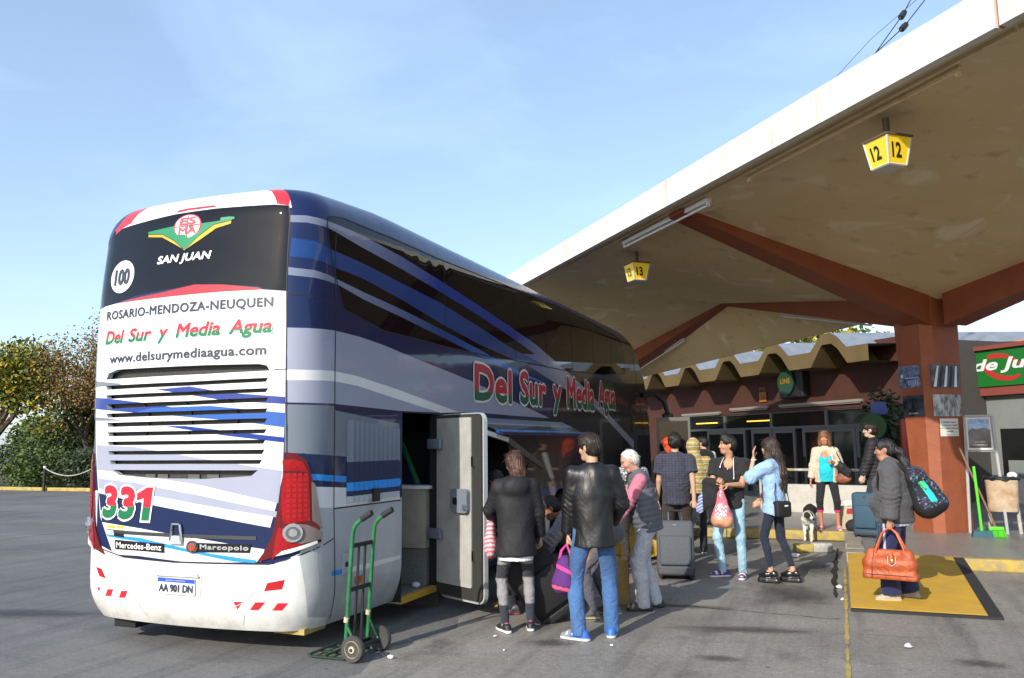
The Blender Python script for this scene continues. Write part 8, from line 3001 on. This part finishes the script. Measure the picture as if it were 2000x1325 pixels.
# spotted bag held by the old man
hp = wpt(Jo, Jo['wr'][0] + V3(0, .05, -.06))
B = Body()
B.cap((0, -.04, -.12), (0, .04, -.12), .055, None, .03)
B.cap((0, 0, -.10), (0, 0, .03), .055, .03, .04)
blob('cloth_bag', 'small black bag with white dots held by the old man', 'bag', B, .008, M_BAG, lambda P: np.where((wob(P, 210, 3) > .45)[:, None], V3(.6, .6, .6), V3(.012, .012, .014)), (hp.x - .03, hp.y + .02, hp.z + .02), 0, disp=.003)

# pink carrier bag and folded jacket held by the young man
hp = wpt(Jt, (Jt['wr'][0] + Jt['wr'][1]) / 2 + V3(0, .07, -.04))
B = Body()
B.cap((-.05, 0, -.42), (.05, 0, -.42), .085, None, .05)
B.cap((0, 0, -.34), (0, 0, -.12), .12, .05, .06, ((0, 1, 0), .75))
B.cap((0, 0, -.14), (.0, 0, .0), .035, .018, .04)
def carrier(P):
    c = np.tile(V3(.62, .17, .22), (len(P), 1))
    lo_ = P[:, 2] < -.36
    c[lo_] = (.62, .30, .18)
    m = (np.sin(P[:, 0] * 130) * np.sin((P[:, 2] + .02 * np.sin(P[:, 0] * 40)) * 130) > .12) & (P[:, 2] < -.22) & (P[:, 2] > -.38) & (np.abs(P[:, 0]) < .075)
    c[m] = (.80, .68, .68)
    return c
blob('carrier_bag', 'thin pink plastic carrier bag of fruit hanging from the young man', 'bag', B, .009, M_FILM, carrier, (hp.x, hp.y, hp.z), rad(176), disp=.007, f=34)
hp2 = wpt(Jt, Jt['wr'][1] + V3(.06, .02, -.02))
B = Body()
B.cap((-.06, 0, 0), (.07, .0, .01), .045, None, .03)
B.cap((-.03, 0, -.02), (-.02, .01, -.22), .06, .075, .04, ((0, 1, 0), .6))
B.cap((.05, 0, -.02), (.10, .02, -.26), .06, .07, .04, ((0, 1, 0), .55))
B.cap((.10, .02, -.2), (.16, .02, -.34), .055, .045, .04, ((0, 1, 0), .5))
blob('folded_jacket', 'black jacket with a blue striped lining draped over his forearm', 'jacket', B, .0095, M_CLOTH,
     lambda P: np.where(((P[:, 0] > .115) & (P[:, 2] < -.12))[:, None], np.where((np.sin(P[:, 2] * 160 + P[:, 0] * 90) > 0)[:, None], V3(.06, .12, .40), V3(.45, .50, .60)), V3(.011, .011, .013)), (hp2.x, hp2.y, hp2.z), rad(176), disp=.008, f=30)
# earphones
a = MB()
Tt, Hd_ = Jt['T'], Jt['Hd']
ea = [[Tt(-.055, .03, .555), Tt(-.07, .085, .50), Tt(-.075, .135, .42), Tt(-.080, .158, .34), Tt(-.078, .165, .29)], [Tt(.055, .03, .555), Tt(.07, .09, .51), Tt(.085, .13, .46), Tt(.09, .145, .43)]]
for e_ in ea:
    a.tube([Vector([float(x) for x in p]) for p in e_], .0045, M_LWHITE, 5)
    a.ball([float(x) for x in e_[-1]], (.009, .009, .014), M_LWHITE, 6)
o = a.build('earphones')
o.matrix_world = Jt['M']
tag(o, 'white earphones hanging round the neck of the young man in black', 'earphones')
a = MB()
nk = [Tt(.06 * math.sin(q), .075 + .045 * math.cos(q), .52 - .055 * (1 + math.cos(q))) for q in np.linspace(-2.2, 2.2, 18)]
a.tube([Vector([float(x) for x in p]) for p in nk], .004, M_CHR, 5)
p_ = Tt(0, .138, .40)
a.ball([float(x) for x in p_], (.010, .006, .014), M_CHR, 6)
o = a.build('necklace')
o.matrix_world = Jt['M']
tag(o, 'thin silver necklace with a pendant on the young man in black', 'necklace')

# small black shoulder bag of the woman in blue
Tu = Jq_ = Ju['T']
a = MB()
c_ = Tu(-.13, -.155, -.02)
t = thing('shoulder_bag', 'small black bag hung on two cords behind the woman in pale blue', 'bag', wpt(Ju, c_), rad(72 - 28))
a.box((0, 0, -.05), (.22, .085, .19), mat('black_bag_fabric', (.010, .010, .011), .75), bev=.03)
a.build('pouch', t)
a = MB()
a.box((.02, -.045, -.01), (.05, .006, .018), M_LWHITE, bev=.002)
a.build('badge', t)
a = MB()
a.tube([(-.10, 0, .04), (-.085, .03, .14), (-.05, .05, .26)], .006, M_TRK, 6)
a.tube([(.10, 0, .04), (.09, .02, .15), (.075, .04, .30)], .006, M_TRK, 6)
a.build('cord', t)
# bracelet at her raised wrist
a = MB()
w_ = Ju['wr'][0] - V3(0, 0, .02)
a.tube([(float(w_[0]) + .028 * math.cos(q), float(w_[1]) + .028 * math.sin(q), float(w_[2])) for q in np.linspace(0, 6.28, 14)[:-1]], .008, M_LWHITE, 6, closed=True)
o = a.build('bracelet')
o.matrix_world = Ju['M']
tag(o, 'white bracelet on the raised wrist of the woman in blue', 'bracelet')

# bags of the woman in turquoise
Tq = Jq['T']
B = Body()
B.cap((-.09, 0, -.05), (.09, 0, -.05), .06, None, .03)
B.cap((0, 0, -.04), (0, 0, .08), .085, .05, .05, ((0, 1, 0), .6))
hw = blob('handbag', 'brown leather handbag on the shoulder of the woman in turquoise', 'handbag', B, .009, M_BLEA, (.23, .075, .035), wpt(Jq, Tq(-.27, .08, .02)), rad(165), disp=.004)
a = MB()
q0 = Vector([float(x) for x in Tq(-.27, .08, .02)])
for pts in ([Tq(-.30, .06, .10), Tq(-.25, .10, .30), Tq(-.15, .04, .535), Tq(-.16, -.06, .50), Tq(-.24, .02, .10)],):
    q = [Matrix.Rotation(rad(15), 3, 'Z') @ (Vector([float(x) for x in p]) - q0) for p in pts]
    a.tube(q, .010, M_STR, 6)
a.build('strap', hw)
B = Body()
B.cap((-.10, .02, .10), (.02, .0, .03), .045, .05, .03)
B.cap((-.02, .0, .04), (.12, -.01, -.06), .055, .045, .04)
B.cap((-.03, .0, -.02), (.10, 0, -.13), .04, .035, .04)
blob('folded_jacket', 'black jacket bundled over the handbag of the woman in turquoise', 'jacket', B, .0095, M_NYLON, (.012, .012, .014), wpt(Jq, Tq(-.27, .15, .16)), rad(0), disp=.008, f=30)

# floral bag of the man in the waistcoat
hp = wpt(Js, Js['wr'][1] + V3(0, .02, -.06))
B = Body()
B.cap((-.06, 0, -.14), (.06, 0, -.14), .10, None, .06)
B.cap((0, 0, -.12), (0, 0, .0), .10, .03, .06)
blob('cloth_bag', 'dark floral bag held low behind the young man in black', 'bag', B, .010, M_BAG, lambda P: np.where((wob(P, 70, 3) > .35)[:, None], V3(.42, .20, .16), np.where((wob(P, 80, 9) > .4)[:, None], V3(.45, .40, .25), V3(.03, .018, .02))), (hp.x + .12, hp.y - .1, hp.z - .10), 0, disp=.005)

# paper bags and boxes
M_KRAFT = mat('kraft_paper', (0.50, 0.30, 0.11), 0.75, var=0.15, vscale=6, bump=0.2, bscale=20)
M_KRAFD = mat('dark_kraft', (0.26, 0.14, 0.055), 0.8, var=0.2, vscale=6)
t = thing('paper_bag', 'upright brown paper bag on the ground behind the man in blue jeans', 'paper bag', (-2.30, 8.90, 0.004), rad(16))
a = MB()
a.box((0, 0, .235), (.17, .30, .47), M_KRAFT, bev=.008)
a.build('bag_body', t)
a = MB()
a.box((.088, 0, .24), (.006, .26, .46), M_KRAFD)
a.build('side_fold', t)
a = MB()
a.tube([(0, -.08, .465), (0, -.07, .53), (0, .07, .53), (0, .08, .465)], .006, M_KRAFD, 6)
a.build('handle', t)
t = thing('paper_bag', 'pale paper bag with red print beside the dark blue suitcase', 'paper bag', (.00, 15.95, PH), rad(8))
a = MB()
a.box((0, 0, .20), (.26, .16, .40), mat('pale_paper', (.48, .42, .30), .8, var=.1, vscale=6), bev=.01)
a.build('bag_body', t)
a = MB()
a.prism([(-.05, 0), (.07, .0), (.08, .10), (-.04, .09)], frame((.06, -.081, .27), (1, 0, 0), (0, 0, 1), (0, -1, 0)), .004, M_SRED)
a.prism([(-.02, 0), (.10, .05), (.08, .11), (-.05, .09)], frame((.02, -.05, .40), (1, 0, 0), (0, 0, 1), (0, -1, 0)), .004, M_PWHITE)
a.build('printed_flap', t)
B = Body()
B.cap((-.08, 0, .10), (.08, 0, .10), .10, None, .05)
B.cap((0, 0, .12), (0, 0, .22), .10, .04, .05)
B.cut((0, 0, .004), (0, 0, -1))
blob('cloth_bag', 'black soft bag between the pale paper bag and the blue suitcase', 'bag', B, .010, M_BAG, (.016, .016, .018), (.17, 15.55, PH), 0, disp=.006)

# ---- dog
B = Body()
B.ell((0, .0, .37), (.095, .15, .125), .05)
B.cap((0, -.05, .39), (0, -.36, .50), .105, .085, .05)
B.ell((0, -.40, .50), (.085, .10, .09), .04)
for sx in (-1, 1):
    B.chain([(sx * .055, -.40, .48), (sx * .075, -.33, .385), (sx * .070, -.44, .29), (sx * .070, -.42, .18), (sx * .070, -.39, .168)], [.070, .045, .025, .021, .024], .015)
fw = ((.06, 0), (-.055, .10))
for (x, dy) in fw:
    B.chain([(x, .06, .36), (x * 1.1, .0 + dy * .5, .25), (x * 1.05, .06 + dy, .13), (x * 1.05, .06 + dy * 1.3, .03), (x * 1.05, .09 + dy * 1.3, .018)], [.055, .036, .023, .020, .023], .015)
B.cap((0, .06, .42), (-.02, .20, .45), .075, .058, .04)
hd_ = V3(-.035, .25, .445)
md = V3(-.62, .62, -.42)
md = md / np.linalg.norm(md)
B.ell(hd_, (.060, .066, .058), .02)
B.cap(hd_ + md * .03, hd_ + md * .135, .038, .022, .02)
B.cap(hd_ + md * .135 + V3(0, 0, .010), hd_ + md * .142 + V3(0, 0, .010), .012, None, .006)
lt_ = np.cross(md, V3(0, 0, 1))
lt_ = lt_ / np.linalg.norm(lt_)
for sx in (-1, 1):
    B.cap(hd_ + lt_ * sx * .050 + V3(0, -.01, .035), hd_ + lt_ * sx * .078 + V3(0, .005, -.025), .020, .014, .012)
B.chain([(0, -.47, .54), (.02, -.53, .60), (.03, -.55, .67)], [.026, .020, .012], .02)
def dogc(P):
    c = np.tile(V3(.62, .60, .56), (len(P), 1))
    n = wob(P, 18, 4) * .03
    bk = (P[:, 1] < -.02 + n) & (P[:, 1] > -.49 + n) & (P[:, 2] > .40 + n - .18 * (P[:, 1] + .1)) 
    c[bk] = (.014, .013, .013)
    d = P - hd_
    along = d @ md
    inh = (np.linalg.norm(d - md * .05, axis=1) < .15) & (P[:, 1] > .15)
    lat = d @ lt_
    c[inh & (np.abs(lat) > .014) & (along < .075) & (d[:, 2] > -.05)] = (.016, .014, .014)
    c[inh & (along > .128)] = (.012, .010, .010)
    c[(P[:, 1] < -.45) & (P[:, 2] > .55)] = (.55, .53, .5)
    return c
blob('dog', 'small black and white dog stepping down from the platform kerb', 'dog', B, .0075, mat('dog_fur', (.5, .5, .5), .9, attr=True, var=.15, vscale=60, bump=.4, bscale=90), dogc, (-.60, 15.33, .004), rad(176), disp=.004, f=60)
